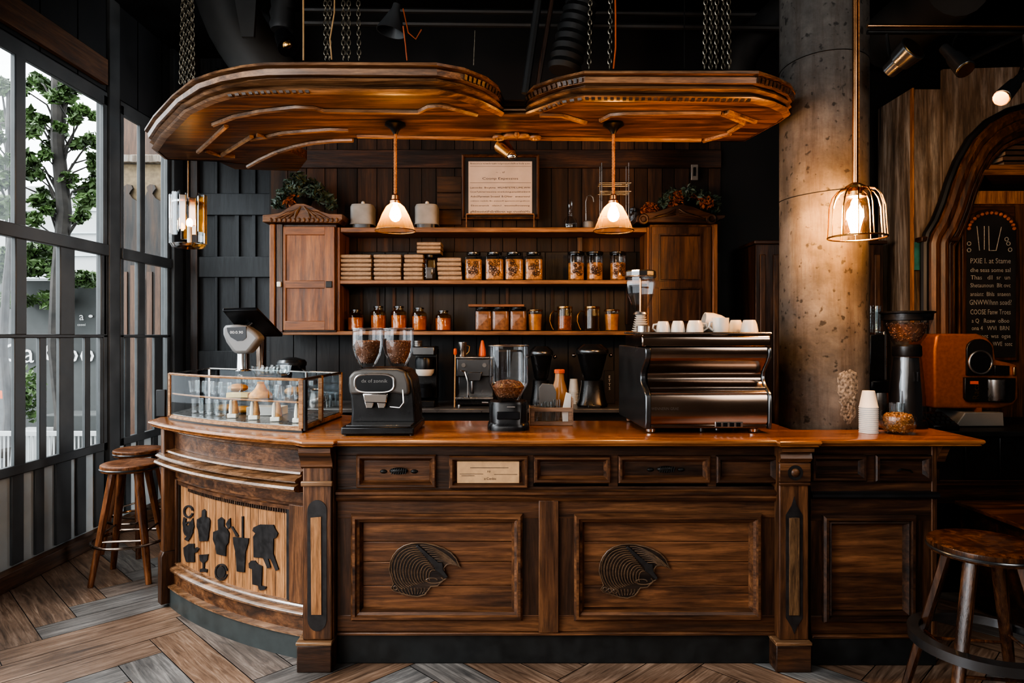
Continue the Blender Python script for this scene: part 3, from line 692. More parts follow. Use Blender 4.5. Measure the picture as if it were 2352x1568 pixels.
SC.cycles.max_bounces = 8; SC.cycles.diffuse_bounces = 3; SC.cycles.glossy_bounces = 3; SC.cycles.transmission_bounces = 4; SC.cycles.transparent_max_bounces = 24
SC.cycles.use_denoising = True; SC.cycles.caustics_reflective = False; SC.cycles.caustics_refractive = False; SC.cycles.sample_clamp_indirect = 4
SC.cycles.use_adaptive_sampling = True; SC.cycles.adaptive_threshold = .02
# ================================================================== COUNTER
m_carve = wood('blackened_carving', (.006, .004, .004), (.018, .010, .007), (.05, .028, .016), 'x', 2, .4, .5)
ACX, ACY = -.05, 5.91                       # centre of the curved corner
def arc(phi, R): return (ACX - R * math.sin(math.radians(phi)), ACY - R * math.cos(math.radians(phi)))
def arc_sweep(mb, prof, p0, p1, n=36, closed=False):
    rings = []
    for k in range(n + 1):
        ph = p0 + (p1 - p0) * k / n
        rings.append([(*arc(ph, R), z) for R, z in prof])
    return mb.loft(rings, closed, closed)
DP = 3.29
def sx(px): return X(px, DP)
def sz(py): return Z(py, DP)
YB = 3.46
# --- straight counter
ct = thing('service_counter', 'long straight dark brown wooden counter front with two carved panels and drawers', 'counter', (.2, 3.4, 0))
MB().box(sx(774), sx(1788), DP + .05, DP + .10, 0, 1.07).build('carcass', m_black, ct)
MB().box(sx(774), sx(1788), DP + .01, DP + .06, 0, .145).build('plinth', m_plinth, ct, bevel=.004)
MB().box(sx(774), sx(1788), DP - .012, DP + .05, .145, .160).build('plinth_cap', w_counter, ct, bevel=.004)
# frame of stiles and rails
fr = MB()
fr.box(sx(774), sx(1788), DP, DP + .05, sz(1046), 1.07); fr.box(sx(774), sx(1788), DP, DP + .05, sz(1134), sz(1117))
for a, b in ((774, 822), (1000, 1034), (1210, 1226), (1398, 1420), (1626, 1646), (1782, 1790)): fr.box(sx(a), sx(b), DP, DP + .05, sz(1118), sz(1045))
fr.build('drawer_rail', w_dark, ct, bevel=.003)
MB().box(sx(774), sx(1788), DP, DP + .05, sz(1190), sz(1150)).build('rail', w_counter, ct, bevel=.003); MB().box(sx(774), sx(1788), DP, DP + .05, .16, sz(1412)).build('rail', w_counter, ct, bevel=.003)
for a, b in ((774, 822), (1187, 1240), (1280, 1332), (1735, 1790)): MB().box(sx(a), sx(b), DP + .001, DP + .05, sz(1414), sz(1188)).build('stile', w_dark_z, ct, bevel=.003)
MB().box(sx(1237), sx(1283), DP - .02, DP + .02, .162, sz(1147)).build('stile', w_counter_z, ct, bevel=.004)
# ledge moulding
lp = [(DP + .03, sz(1152)), (DP - .012, sz(1150)), (DP - .02, sz(1146)), (DP - .026, sz(1140)), (DP - .018, sz(1136)), (DP - .03, sz(1132)), (DP - .03, sz(1127)), (DP - .012, sz(1124)), (DP + .03, sz(1122))]
MB().prism(lp, 'x', sx(774), sx(1788)).build('ledge_moulding', w_counter, ct)
# panels
for px0, px1, nm in ((808, 1200, 0), (1318, 1747, 1)):
    z0, z1 = sz(1422), sz(1178); x0, x1 = sx(px0), sx(px1)
    MB().frame(x0, x1, z0, z1, [(0, DP + .01), (0, DP - .018), (.010, DP - .030), (.022, DP - .030), (.028, DP - .018), (.040, DP - .012), (.050, DP + .012), (.054, DP + .02)]).build('panel_moulding', w_counter, ct, ang=25)
    pn = MB(); zs = [z0 + .045, z0 + .16, z0 + .275, z0 + .375, z1 - .045]
    for a, b in zip(zs[:-1], zs[1:]): pn.box(x0 + .045, x1 - .045, DP + .018, DP + .04, a, b - .0025)
    pn.build('panel', w_panel, ct, bevel=.002)
    # carved shell emblem
    ex, ez = (sx(893), sz(1372)) if nm == 0 else (sx(1376), sz(1375))
    k = 160 / 345 / 471 * 1.03
    def E(u, v, y): return (ex + (u - 278) * k, y, ez + (772 - v) * k)
    outl = [(280, 640), (284, 605), (298, 572), (320, 545), (350, 525), (385, 514), (420, 511), (460, 514), (500, 523), (540, 538), (575, 558), (600, 585), (620, 630), (600, 616), (575, 611), (555, 616), (542, 632), (545, 655), (558, 680), (540, 690), (530, 700), (512, 718), (478, 722), (466, 740), (450, 760), (415, 770), (380, 766), (340, 754), (300, 742), (288, 728), (300, 708), (288, 672)]
    base = MB().prism([(E(a, b, 0)[0], E(a, b, 0)[2]) for a, b in outl], 'y', DP + .008, DP + .022).build('carved_emblem', m_carve, ct, bevel=.002)
    rd = MB(); y = DP + .007
    def bez(p, n=14):
        o = []
        for j in range(n + 1):
            u = j / n; w_ = [(1 - u) ** 3, 3 * u * (1 - u) ** 2, 3 * u * u * (1 - u), u ** 3]
            o.append(E(sum(c * q[0] for c, q in zip(w_, p)), sum(c * q[1] for c, q in zip(w_, p)), y))
        return o
    for q in range(14):      # shell ribs sweeping round from the bar
        t = q / 13
        rd.path(bez([(408 + 92 * t, 524 + 118 * t), (262 + 205 * t, 512 + 118 * t), (262 + 205 * t, 700 - 10 * t), (345 + 130 * t, 733 - 42 * t)]), .0024, 5)
    for q in range(8):       # the pointed right wing
        t = q / 7
        a_, b_ = (428 + 78 * t, 522 + 78 * t), (616 - 54 * t, 625 - 15 * t)
        rd.path(bez([a_, (a_[0] + 60 - 20 * t, a_[1] - 4 + 2 * t), (b_[0] - 50 + 30 * t, b_[1] - 55 + 40 * t), b_]), .0022, 5)
    for q in range(10):
        t = q / 9
        rd.path([E(318 + 150 * t, 726 + 2 * t, y), E(326 + 140 * t, 742, y), E(345 + 105 * t, 762 - 8 * t, y)], .0022, 5)
    rd.path([E(490 + (20 + 32 * j / 14) * math.cos(j * .5), 690 - (6 + 14 * j / 14) * math.sin(j * .5), y) for j in range(15)], .003, 5)
    rd.path([E(a, b, y) for a, b in outl] , .003, 5, True)
    for q in range(3 if nm else 1): rd.torus(E(308 + q * 24, 728 + q * 5, y), 10 * k, .0022, 'y', 12, 5)
    rd.build('rib', wood('rib_wood_%d' % nm, (.04, .024, .014), (.12, .068, .036), (.22, .13, .07), 'x', 2, .35, .2), base)
    MB().prism([(E(a, b, 0)[0], E(a, b, 0)[2]) for a, b in ((406, 526), (418, 521), (470, 566), (518, 606), (536, 606), (540, 640), (562, 672), (552, 682), (520, 652), (502, 640), (498, 622), (455, 576))], 'y', DP + .000, DP + .01).build('crest_bar', m_silh, base, bevel=.002)
# drawers
def handle_oval(mb, x, z, y, s=1):
    mb.ball((x, y, z), .045 * s, .014, .017 * s, 16, 10)
    for a in (-1, 1): mb.ball((x + a * .075 * s, y + .008, z - .004), .018 * s, .008, .010 * s, 10, 6)
    for i in range(-3, 4): mb.tube((x + i * .011, y - .011 + abs(i) * .001, z - .014), (x + i * .011 + .006, y - .011 + abs(i) * .001, z + .014), .003, n=6)
    return mb
def drawer(par, p0, p1, y0p, y1p, mat, fm, handle=False, dd=DP):
    x0, x1, z0, z1 = X(p0, dd), X(p1, dd), Z(y1p, dd), Z(y0p, dd)
    d = MB().frame(x0, x1, z0, z1, [(0, dd + .03), (0, dd - .014), (.006, dd - .02), (.016, dd - .02), (.022, dd - .008), (.03, dd + .006), (.036, dd + .012)]).build('drawer', fm, par, ang=25)
    MB().box(x0 + .03, x1 - .03, dd + .008, dd + .03, z0 + .03, z1 - .03).build('drawer_panel', mat, d, bevel=.004)
    if handle: handle_oval(MB(), (x0 + x1) / 2 + .01, (z0 + z1) / 2, dd - .002).build('handle', m_iron, d, label='black oval pull')
    return d
drawer(ct, 820, 1002, 1043, 1119, w_counter, w_counter, True)
d2 = drawer(ct, 1032, 1213, 1046, 1120, w_counter, w_counter)
nt_ = MB().box(sx(1050), sx(1193), DP - .004, DP + .004, sz(1109), sz(1059)).build('name_card', m_card, d2, bevel=.002, label='tan card with faint printed lines')
tx = MB(); yy = DP - .0052
tx.box(sx(1080), sx(1168), yy, yy + .001, sz(1074), sz(1073))
tx.text('ro', (sx(1123), yy, sz(1084)), (1, 0, 0), (0, 0, 1), .018); tx.text('a Cenbic', (sx(1126), yy, sz(1101)), (1, 0, 0), (0, 0, 1), .017)
for a, b, v in ((1056, 1110, 1088), (1135, 1188, 1089), (1060, 1090, 1092)): tx.box(sx(a), sx(b), yy, yy + .001, sz(v), sz(v - .8))
tx.build('lettering', m_ink, d2, ang=0)
drawer(ct, 1226, 1402, 1046, 1108, w_dark, w_counter); drawer(ct, 1420, 1630, 1046, 1108, w_dark, w_counter, True); drawer(ct, 1644, 1786, 1046, 1108, w_dark, w_dark)

def pilaster(par, px0, px1, dd, kind):
    x0, x1 = X(px0, dd), X(px1, dd); m = (x0 + x1) / 2; zz = lambda v: Z(v, dd)
    # base block, shaft, capital bracket
    MB().box(x0 - .022, x1 + .004, dd - .022, dd + .14, 0, zz(1478)).build('base_block', w_dark, par, bevel=.005)
    MB().box(x0 - .026, x1 + .006, dd - .027, dd + .14, zz(1478), zz(1470)).build('base_cap', w_canopy_hi, par, bevel=.004)
    MB().box(x0, x1, dd, dd + .14, zz(1470), 1.07).build('shaft', w_counter_z, par, bevel=.006)
    if kind == 'left':
        br = [(dd - .05, 1.071), (dd - .05, 1.05), (dd - .035, 1.03), (dd - .012, zz(1062)), (dd - .012, zz(1070)), (dd, zz(1075)), (dd + .02, zz(1078)), (dd + .02, 1.071)]
        MB().prism(br, 'x', x0 - .006, x1 + .006).build('bracket', w_counter, par)
        MB().box(x0 - .006, x1 + .006, dd - .015, dd + .01, zz(1116), zz(1104)).build('collar', w_canopy_hi, par, bevel=.005)
        # long slot with rounded ends, wood strip inside
        pts = []
        for k in range(17): a = PI * k / 16; pts.append((m + .046 * math.cos(a), zz(1172) + .05 * math.sin(a)))
        for k in range(17): a = PI + PI * k / 16; pts.append((m + .046 * math.cos(a), zz(1420) + .06 * math.sin(a)))
        MB().prism(pts, 'y', dd - .003, dd + .01).build('slot_inlay', m_silh, par)
        MB().prism([(m - .030, zz(1188)), (m + .020, zz(1186)), (m + .022, zz(1410)), (m - .026, zz(1410))], 'y', dd - .008, dd + .01).build('slot_strip', w_inlay, par)
    else:
        br = [(dd - .05, 1.071), (dd - .05, 1.055), (dd - .02, 1.045), (dd - .03, 1.02), (dd - .01, zz(1060)), (dd + .02, zz(1062)), (dd + .02, 1.071)]
        MB().prism(br, 'x', x0 - .004, x1 + .004).build('bracket', w_counter, par)
        MB().box(x0 - .006, x1 + .006, dd - .014, dd + .01, zz(1106), zz(1062)).build('rosette_block', w_counter, par, bevel=.005)
        MB().tube((m, dd - .016, zz(1084)), (m, dd - .010, zz(1084)), .036, n=24).build('rosette', m_silh, par)
        MB().ball((m, dd - .016, zz(1084)), .021, .010, .021, 16, 10).build('rosette_boss', w_counter, par)
        MB().box(x0 - .004, x1 + .004, dd - .012, dd + .01, zz(1114), zz(1107)).build('collar', w_counter, par, bevel=.003)
        w = .040
        pts = [(m, zz(1140)), (m + .012, zz(1160)), (m + w, zz(1182)), (m + w, zz(1418)), (m + .012, zz(1440)), (m, zz(1455)), (m - .012, zz(1440)), (m - w, zz(1418)), (m - w, zz(1182)), (m - .012, zz(1160))]
        MB().prism(pts, 'y', dd - .003, dd + .01).build('slot_inlay', m_silh, par)
        MB().box(m - .026, m + .024, dd - .008, dd + .01, zz(1412), zz(1188)).build('slot_strip', wood('speckled_strip', (.05, .025, .01), (.13, .065, .025), (.22, .12, .05), 'z', 4, .5, .3), par, bevel=.002)
pilaster(ct, 1790, 1858, 3.23, 'right')

# --- right counter end
re = thing('counter_end', 'narrow dark counter section right of the rosette pilaster with one square panel', 'counter', (1.75, 3.4, 0))
MB().box(sx(1862), sx(2148), DP + .05, DP + .10, 0, 1.07).build('carcass', m_black, re)
MB().box(sx(1862), sx(2148), DP - .01, DP + .06, 0, .135).build('plinth', m_plinth, re, bevel=.004)
MB().box(sx(1862), sx(2148), DP - .02, DP + .05, .135, .150).build('plinth_cap', w_counter, re, bevel=.004)
fr = MB(); fr.box(sx(1862), sx(2148), DP, DP + .05, sz(1044), 1.07); fr.box(sx(1862), sx(2148), DP, DP + .05, sz(1130), sz(1104)); fr.box(sx(1985), sx(2012), DP, DP + .05, sz(1106), sz(1042)); fr.box(sx(2132), sx(2148), DP, DP + .05, sz(1106), sz(1042))
fr.build('drawer_rail', w_dark, re, bevel=.003)
MB().prism([(DP + .02, sz(1145)), (DP - .02, sz(1143)), (DP - .034, sz(1138)), (DP - .034, sz(1132)), (DP - .02, sz(1128)), (DP + .02, sz(1127))], 'x', sx(1860), sx(2150)).build('ledge_moulding', m_black, re)
fr = MB(); fr.box(sx(1862), sx(2148), DP, DP + .05, sz(1196), sz(1144)); fr.build('rail', w_dark, re, bevel=.003); MB().box(sx(1862), sx(2148), DP, DP + .05, .15, sz(1414)).build('rail', w_dark, re, bevel=.003)
for a, b in ((1862, 1902), (2088, 2140)): MB().box(sx(a), sx(b), DP + .001, DP + .05, sz(1416), sz(1194)).build('stile', w_dark_z, re, bevel=.003)
MB().box(sx(2138), sx(2150), DP - .008, DP + .05, .15, 1.07).build('stile', w_counter_z, re, bevel=.003)
MB().frame(sx(1888), sx(2100), sz(1426), sz(1182), [(0, DP + .01), (0, DP - .018), (.010, DP - .028), (.022, DP - .028), (.028, DP - .014), (.036, DP - .02), (.044, DP - .008), (.052, DP + .012)]).build('panel_moulding', w_dark, re, ang=25)
MB().box(sx(1906), sx(2082), DP + .012, DP + .04, sz(1408), sz(1200)).build('panel', w_panel, re, bevel=.002)
drawer(re, 1862, 1988, 1044, 1104, w_dark, w_dark); drawer(re, 2008, 2136, 1044, 1104, w_dark, w_dark, False)
MB().path([(sx(2060), DP - .004, sz(1082)), (sx(2066), DP - .012, sz(1076)), (sx(2088), DP - .012, sz(1080)), (sx(2094), DP - .004, sz(1084))], .005, 6).build('handle', m_iron, re)
MB().box(2.09, 2.20, 3.50, 3.62, 0, 1.07).build('rear_post', w_dark_z, re, bevel=.006)
MB().box(2.08, 2.21, 3.485, 3.62, Z(1108, 3.5), Z(1075, 3.5)).build('post_collar', w_dark, re, bevel=.005)
MB().box(2.04, 2.07, DP + .06, 3.9, 0, 1.07).build('side_panel', w_dark_z, re)
MB().prism([(DP - .05, 1.071), (DP - .02, 1.02), (DP - .006, .99), (DP + .04, .985), (DP + .04, 1.071)], 'x', sx(2150), sx(2150) + .04).build('bracket', w_counter, re)

# --- curved corner
w_gloss = wood('glossy_moulding_wood', (.05, .024, .011), (.17, .08, .034), (.32, .17, .085), 'x', 1, .2, .4, coat=.6, bump=.12)
cc = thing('curved_counter', 'curved wooden counter corner with black inlaid tool silhouettes on a pale panel', 'counter', (-1.55, 3.75, 0))
P0, P1 = 21.0, 46.2
arc_sweep(MB(), [(2.60, 0), (2.752, 0), (2.752, .118), (2.60, .118)], P0 - .5, P1 + 2.5, closed=True).build('plinth', plain('slate_plinth', (.040, .046, .045), .45, var=.3, scale=9), cc)
arc_sweep(MB(), [(2.60, .118), (2.764, .118), (2.764, .126), (2.735, .132), (2.60, .132)], P0 - .5, P1 + 1, closed=True).build('plinth_cap', w_gloss, cc)
arc_sweep(MB(), [(2.60, .130), (2.728, .132), (2.728, .206), (2.60, .206)], P0, P1, closed=True).build('lower_board', w_counter, cc)
arc_sweep(MB(), [(2.62, .204), (2.742, .206), (2.752, .212), (2.754, .222), (2.745, .232), (2.722, .238), (2.726, .248), (2.720, .256), (2.705, .260), (2.62, .262)], P0, P1, closed=True).build('base_moulding', w_gloss, cc)
arc_sweep(MB(), [(2.62, .25), (2.700, .25), (2.700, .77), (2.62, .77)], P0, P1, closed=True).build('curved_panel', w_inlay, cc)
for a, b in ((P0, P0 + 2.3), (P1 - .7, P1)): arc_sweep(MB(), [(2.66, .258), (2.724, .258), (2.724, .752), (2.66, .752)], a, b, 6, True).build('stile', w_counter_z, cc, bevel=.003)
for a, b in ((P0 + 2.5, P0 + 2.85), (P1 - 1.0, P1 - .8)): arc_sweep(MB(), [(2.66, .262), (2.712, .262), (2.712, .745), (2.66, .745)], a, b, 3, True).build('bead', m_silh, cc)
arc_sweep(MB(), [(2.66, .72), (2.714, .722), (2.714, .74), (2.718, .744), (2.722, .752), (2.712, .762), (2.66, .765)], P0, P1, closed=True).build('panel_top_moulding', w_counter, cc)
arc_sweep(MB(), [(2.62, .76), (2.718, .762), (2.718, .822), (2.62, .822)], P0, P1, closed=True).build('frieze', w_counter, cc)
arc_sweep(MB(), [(2.62, .818), (2.735, .820), (2.742, .828), (2.785, .834), (2.812, .842), (2.820, .854), (2.815, .866), (2.79, .872), (2.778, .876), (2.806, .884), (2.812, .893), (2.80, .902), (2.765, .908), (2.755, .914), (2.772, .920), (2.768, .930), (2.73, .936), (2.62, .937)], P0, P1 + 1.2, closed=True).build('belt_moulding', w_gloss, cc, ang=25)
arc_sweep(MB(), [(2.62, .935), (2.722, .937), (2.722, 1.03), (2.62, 1.03)], P0, P1, closed=True).build('upper_frieze', w_counter, cc)
arc_sweep(MB(), [(2.62, 1.028), (2.735, 1.030), (2.742, 1.036), (2.738, 1.044), (2.775, 1.052), (2.80, 1.062), (2.81, 1.071), (2.62, 1.072)], P0, P1, closed=True).build('cornice', w_gloss, cc, ang=25)
arc_sweep(MB(), [(2.64, .02), (2.785, .02), (2.785, 1.07), (2.64, 1.07)], P1 - .2, P1 + .9, 4, True).build('end_post', w_counter_z, cc, bevel=.006)
arc_sweep(MB(), [(2.70, .02), (2.80, .02), (2.80, .30), (2.785, .33), (2.70, .33)], P1 - .3, P1 + 1.0, 4, True).build('post_foot', w_dark_z, cc, bevel=.005)
ex0, ey0 = arc(P1 + 1, 2.66)
MB().prism([(ex0 - .015, ey0), (ex0 + .02, ey0), (-2.10, 4.66), (-2.14, 4.66)], 'z', 0.0, 1.07).build('side_panel', w_dark_z, cc)
MB().prism([(-2.14, 4.62), (-.98, 4.02), (-.98, 4.05), (-2.14, 4.66)], 'z', 0.0, 1.07).build('back_panel', w_dark_z, cc)
pilaster(cc, 695, 762, 3.23, 'left')
MB().box(X(762, 3.23), sx(772), 3.25, DP + .05, 0, 1.07).build('side_panel', w_counter_z, cc)
# black silhouettes, drawn on the curved surface
RS = 2.700
def on_arc(px, py):
    lo, hi = 15.0, 50.0
    for _ in range(40):
        mid = (lo + hi) / 2; x, y = arc(mid, RS)
        if CX + x * F / y > px: lo = mid
        else: hi = mid
    x, y = arc(lo, RS); return lo, Z(py, y)
def silhouette(mb, pts):
    q = [on_arc(350 + a / 2.578, 960 + b / 2.578) for a, b in pts]
    n = len(q)
    f = [(*arc(p, RS + .007), z) for p, z in q]; k = [(*arc(p, RS - .01), z) for p, z in q]
    return mb.add(f + k, [tuple(range(n))] + [(i, (i + 1) % n, n + (i + 1) % n, n + i) for i in range(n)])
def disc(cx, cy, rx, ry, n=20): return [(cx + rx * math.cos(2 * PI * i / n), cy + ry * math.sin(2 * PI * i / n)) for i in range(n)]
def ringpoly(cx, cy, rx, ry, w):
    n = 22; o = [(cx + rx * math.cos(.3 + 5.8 * i / n), cy + ry * math.sin(.3 + 5.8 * i / n)) for i in range(n + 1)]
    return o + [(cx + (rx - w) * math.cos(.3 + 5.8 * i / n), cy + (ry - w) * math.sin(.3 + 5.8 * i / n)) for i in range(n, -1, -1)]
SIL = [[ringpoly(218, 552, 30, 38, 10), [(190, 585), (205, 595), (200, 625), (215, 640), (245, 590), (252, 640), (235, 700), (215, 728), (195, 715), (215, 690), (190, 660), (185, 620)], ringpoly(218, 655, 30, 45, 11)],
       [[(300, 545), (312, 538), (322, 550), (322, 582), (340, 590), (347, 605), (345, 640), (333, 725), (285, 727), (276, 660), (268, 640), (270, 598), (298, 582)]],
       [[(393, 600), (412, 585), (430, 600), (430, 640), (448, 655), (460, 680), (455, 735), (442, 752), (438, 815), (385, 802), (378, 752), (364, 715), (366, 672), (396, 660)], [(440, 625), (455, 600), (466, 590), (468, 640), (455, 655)]],
       [[(483, 702), (575, 710), (572, 740), (556, 790), (550, 910), (505, 905), (498, 790), (486, 745)], [(534, 580), (544, 580), (544, 712), (534, 712)], [(470, 640), (480, 640), (515, 695), (503, 702)]],
       [[(598, 665), (604, 645), (640, 628), (722, 630), (732, 655), (748, 680), (738, 705), (722, 712), (720, 800), (752, 893), (735, 902), (705, 832), (690, 830), (705, 882), (686, 887), (660, 825), (605, 822), (602, 700), (615, 680)]],
       [[(575, 858), (590, 842), (612, 842), (628, 862), (655, 875), (652, 950), (650, 990), (680, 996), (672, 1012), (640, 1018), (630, 988), (598, 982), (596, 892), (578, 885)]],
       [ringpoly(412, 910, 38, 50, 9), disc(412, 910, 26, 36)],
       [[(283, 808), (335, 804), (331, 838), (314, 856), (312, 888), (330, 894), (328, 912), (308, 906), (288, 910), (287, 892), (304, 886), (303, 856), (287, 840)]],
       [[(190, 765), (222, 742), (252, 742), (255, 850), (206, 850), (193, 805)], [(252, 772), (268, 762), (281, 770), (268, 792), (252, 798)]]]
for grp in SIL:
    mb = MB()
    for p in grp: silhouette(mb, p)
    mb.build('tool_silhouette', m_silh, cc, ang=0)
gr = MB()
for a in range(15):
    ph = P0 + 3.3 + a * 1.3
    if ph < P1 - 1.0: arc_sweep(gr, [(2.690, .265), (2.7008, .265), (2.7008, .718), (2.690, .718)], ph, ph + .045, 1, True)
gr.build('plank_joint', w_carve, cc)
dn = MB()
for a in range(52):
    ph = P0 + 3 + a * .36
    if ph < P1 - 1.0: arc_sweep(dn, [(2.66, .70), (2.708, .70), (2.708, .72), (2.66, .72)], ph, ph + .2, 1, True)
dn.build('dentil_row', w_carve, cc)

# --- worktop: one continuous slab
wt = thing('worktop', 'long reddish brown polished wooden worktop over the whole counter', 'worktop', (0, 3.5, 1.071))
poly = [(-.955, 3.178)]
poly = [arc(p, 2.86) for p in [46.3 - (46.3 - 20.5) * k / 30 for k in range(31)]]
poly += [(-.985, 3.17), (-.84, 3.17), (-.83, 3.2), (1.255, 3.2), (1.26, 3.165), (1.45, 3.165), (1.455, 3.2), (2.24, 3.2), (2.24, 3.95), (2.03, 3.95), (2.03, 3.545), (1.475, 3.545), (1.475, 3.92), (-.95, 3.92), (-.95, 4.16), (-2.06, 4.80), (-2.22, 4.76)]
rings = [[(*p, z) for p in offset(poly, o)] for z, o in ((1.072, -.035), (1.074, -.016), (1.080, -.006), (1.086, -.012), (1.088, -.002), (1.096, .004), (1.104, .003), (1.109, -.003), (1.111, -.012))]
MB().loft(rings, True, True).build('slab', w_top, wt, ang=35)

# ================================================================== CANOPY
cp = thing('hanging_canopy', 'large carved wooden canopy with stepped moulded edge hung on chains over the counter', 'canopy', (-.4, 3.7, 2.77))
top = [(-2.305, 4.233), (-2.113, 3.974), (-1.833, 3.637), (-1.617, 3.41), (-1.458, 3.309), (-1.304, 3.24), (-1.183, 3.206), (-.98, 3.20), (-.358, 3.206), (-.232, 3.266), (-.1265, 3.381), (-.072, 3.498), (-.054, 3.637), (-.045, 3.711), (.077, 3.711), (.079, 3.598), (.113, 3.498), (.225, 3.387), (.354, 3.306), (1.209, 3.306), (1.333, 3.387), (1.434, 3.474), (1.505, 3.585),
       (1.50, 3.72), (1.43, 4.085), (-.03, 4.065), (-.95, 4.02), (-1.205, 4.065), (-1.485, 4.265), (-1.805, 4.63), (-2.0, 4.55), (-2.32, 4.50)]
bot = [(-2.257, 4.277), (-2.056, 3.994), (-1.70, 3.55), (-1.50, 3.385), (-1.38, 3.31), (-1.27, 3.28), (-1.149, 3.262), (-.96, 3.256), (-.362, 3.273), (-.25, 3.345), (-.165, 3.43), (-.10, 3.52), (-.066, 3.57), (-.05, 3.59), (.078, 3.59), (.10, 3.575), (.15, 3.53), (.262, 3.40), (.365, 3.352), (1.2, 3.377), (1.32, 3.44), (1.42, 3.53), (1.47, 3.62),
       (1.465, 3.72), (1.40, 4.07), (-.03, 4.055), (-.945, 4.01), (-1.199, 4.055), (-1.48, 4.255), (-1.798, 4.614), (-1.99, 4.534), (-2.30, 4.485)]
ZT, ZB = 2.90, 2.77
def cring(t, o): 
    b = [(a[0] + (c[0] - a[0]) * t, a[1] + (c[1] - a[1]) * t) for a, c in zip(top, bot)]
    return [(*p, ZT + (ZB - ZT) * t) for p in offset(b, o)]
prof = [(0, -.10), (0, 0), (.10, .004), (.14, -.012), (.18, -.012), (.20, -.002), (.40, .002), (.43, -.016), (.47, -.016), (.49, -.004), (.60, .006), (.66, .0), (.70, -.018), (.74, -.018), (.76, -.004), (.86, .010), (.93, .006), (1.0, -.012)]
MB().loft([cring(t, o * (1.6 if 0 < t < 1 else 1)) for t, o in prof], True, False).build('fascia', w_fascia, cp, ang=22)
MB().add([(*p, ZT - .004) for p in offset(top, -.05)], [tuple(range(len(top)))]).build('top_board', w_dark, cp)
MB().add([(*p, ZB + .004) for p in offset(bot, -.008)], [tuple(range(len(bot)))]).build('soffit', w_canopy, cp, ang=0)
# dentil blocks along the rounded parts of the fascia
def along(mb, seg, z0t, z1t, step, wd, o0, o1):
    a = [Vector(c) for c in cring(z0t, o0)]; b = [Vector(c) for c in cring(z1t, o0)]
    a2 = [Vector(c) for c in cring(z0t, o1)]; b2 = [Vector(c) for c in cring(z1t, o1)]
    for i in range(seg[0], seg[1]):
        n = max(1, int((a[i + 1] - a[i]).length / step))
        for k in range(n):
            t0, t1 = k / n, (k + wd) / n
            q = [P[i].lerp(P[i + 1], t) for P in (a, b, a2, b2) for t in (t0, t1)]
            mb.add(q, [(0, 1, 3, 2), (4, 5, 7, 6), (0, 1, 5, 4), (2, 3, 7, 6), (0, 2, 6, 4), (1, 3, 7, 5)])
dn = MB(); along(dn, (9, 13), .22, .38, .028, .6, -.004, .012); dn.build('dentil_row', w_carve, cp, ang=0)
dn = MB(); along(dn, (14, 18), .22, .38, .028, .6, -.004, .012); dn.build('dentil_row', w_carve, cp, ang=0)
dn = MB(); along(dn, (19, 22), .22, .38, .028, .6, -.004, .012); dn.build('dentil_row', w_carve, cp, ang=0)
dn = MB(); along(dn, (4, 7), .88, .99, .03, .55, -.004, .012); dn.build('dentil_row', w_carve, cp, ang=0)
dn = MB(); along(dn, (16, 19), .88, .99, .03, .55, -.004, .012); dn.build('dentil_row', w_carve, cp, ang=0)
# coffer mouldings on the soffit
def soff(px, py): d = 1.17 * F / (HY - py); return Vector((X(px, d), d, ZB - .003))
cof = [[(490, 285), (540, 266), (600, 254), (680, 245), (720, 246), (745, 253), (960, 255), (985, 243), (1010, 240), (1060, 252), (1095, 262)], [(612, 313), (650, 304), (700, 300), (760, 296), (800, 298)], [(575, 318), (612, 312), (590, 308)], [(455, 348), (520, 288)], [(508, 356), (578, 312)], [(472, 345), (505, 355), (540, 358)],
       [(1240, 262), (1290, 263), (1345, 280)], [(1380, 275), (1405, 262), (1440, 259), (1655, 257)], [(1660, 262), (1672, 254), (1735, 278)], [(1655, 258), (1710, 281)], [(1712, 279), (1675, 302)], [(1678, 305), (1615, 322)], [(1225, 316), (1610, 320)], [(820, 311), (1140, 317)]]
mb = MB()
for c in cof: mb.path([soff(a, b) for a, b in c], .014, 6)
mb.build('soffit_moulding', w_canopy_hi, cp, ang=50)
mb = MB()
for c in ([(570, 381), (600, 364), (637, 347), (680, 334), (718, 326), (770, 321), (811, 320)],): mb.path([soff(a, b) for a, b in c], .016, 8)
mb.build('edge_bead', w_canopy_hi, cp)
# carved leaf ornament at the middle and corner
mb = MB(); c = soff(1187, 308)
for k in range(9):
    a = math.radians(-80 + 20 * k); q = c + Vector((.10 * math.sin(a), .05 - .09 * math.cos(a) * .7, -.012))
    mb.ball((c + q) / 2, .018, .055, .016, 8, 6, Matrix.Rotation(math.atan2(q.x - c.x, -(q.y - c.y)), 3, 'Z'))
for s in (-1, 1): mb.torus(c + Vector((s * .105, .02, -.012)), .028, .011, 'z', 14, 6)
mb.build('leaf_carving', w_canopy_hi, cp)
rc = MB(); zc = 2.77
q0 = [soff(500, 376), soff(545, 396), soff(676, 400), soff(694, 376), soff(640, 352)]
pz = [(v.x, v.y) for v in q0]
if sum(pz[i][0] * pz[(i + 1) % 5][1] - pz[(i + 1) % 5][0] * pz[i][1] for i in range(5)) < 0: pz.reverse()
rc.loft([[(*p, z) for p in offset(pz, o)] for z, o in ((2.80, -.02), (2.80, .03), (2.86, .03), (2.865, .0), (2.93, .0), (2.93, -.03))], True, True)
rc.build('rear_wing', w_canopy, cp, ang=30)
dn = MB()
for a, b in zip(q0[1:3], q0[2:4]):
    n = int((b - a).length / .045)
    for k in range(n):
        v = a.lerp(b, (k + .5) / n); dn.box(v.x - .011, v.x + .011, v.y - .03, v.y + .03, 2.81, 2.855)
dn.build('rear_dentil', w_dark, cp)
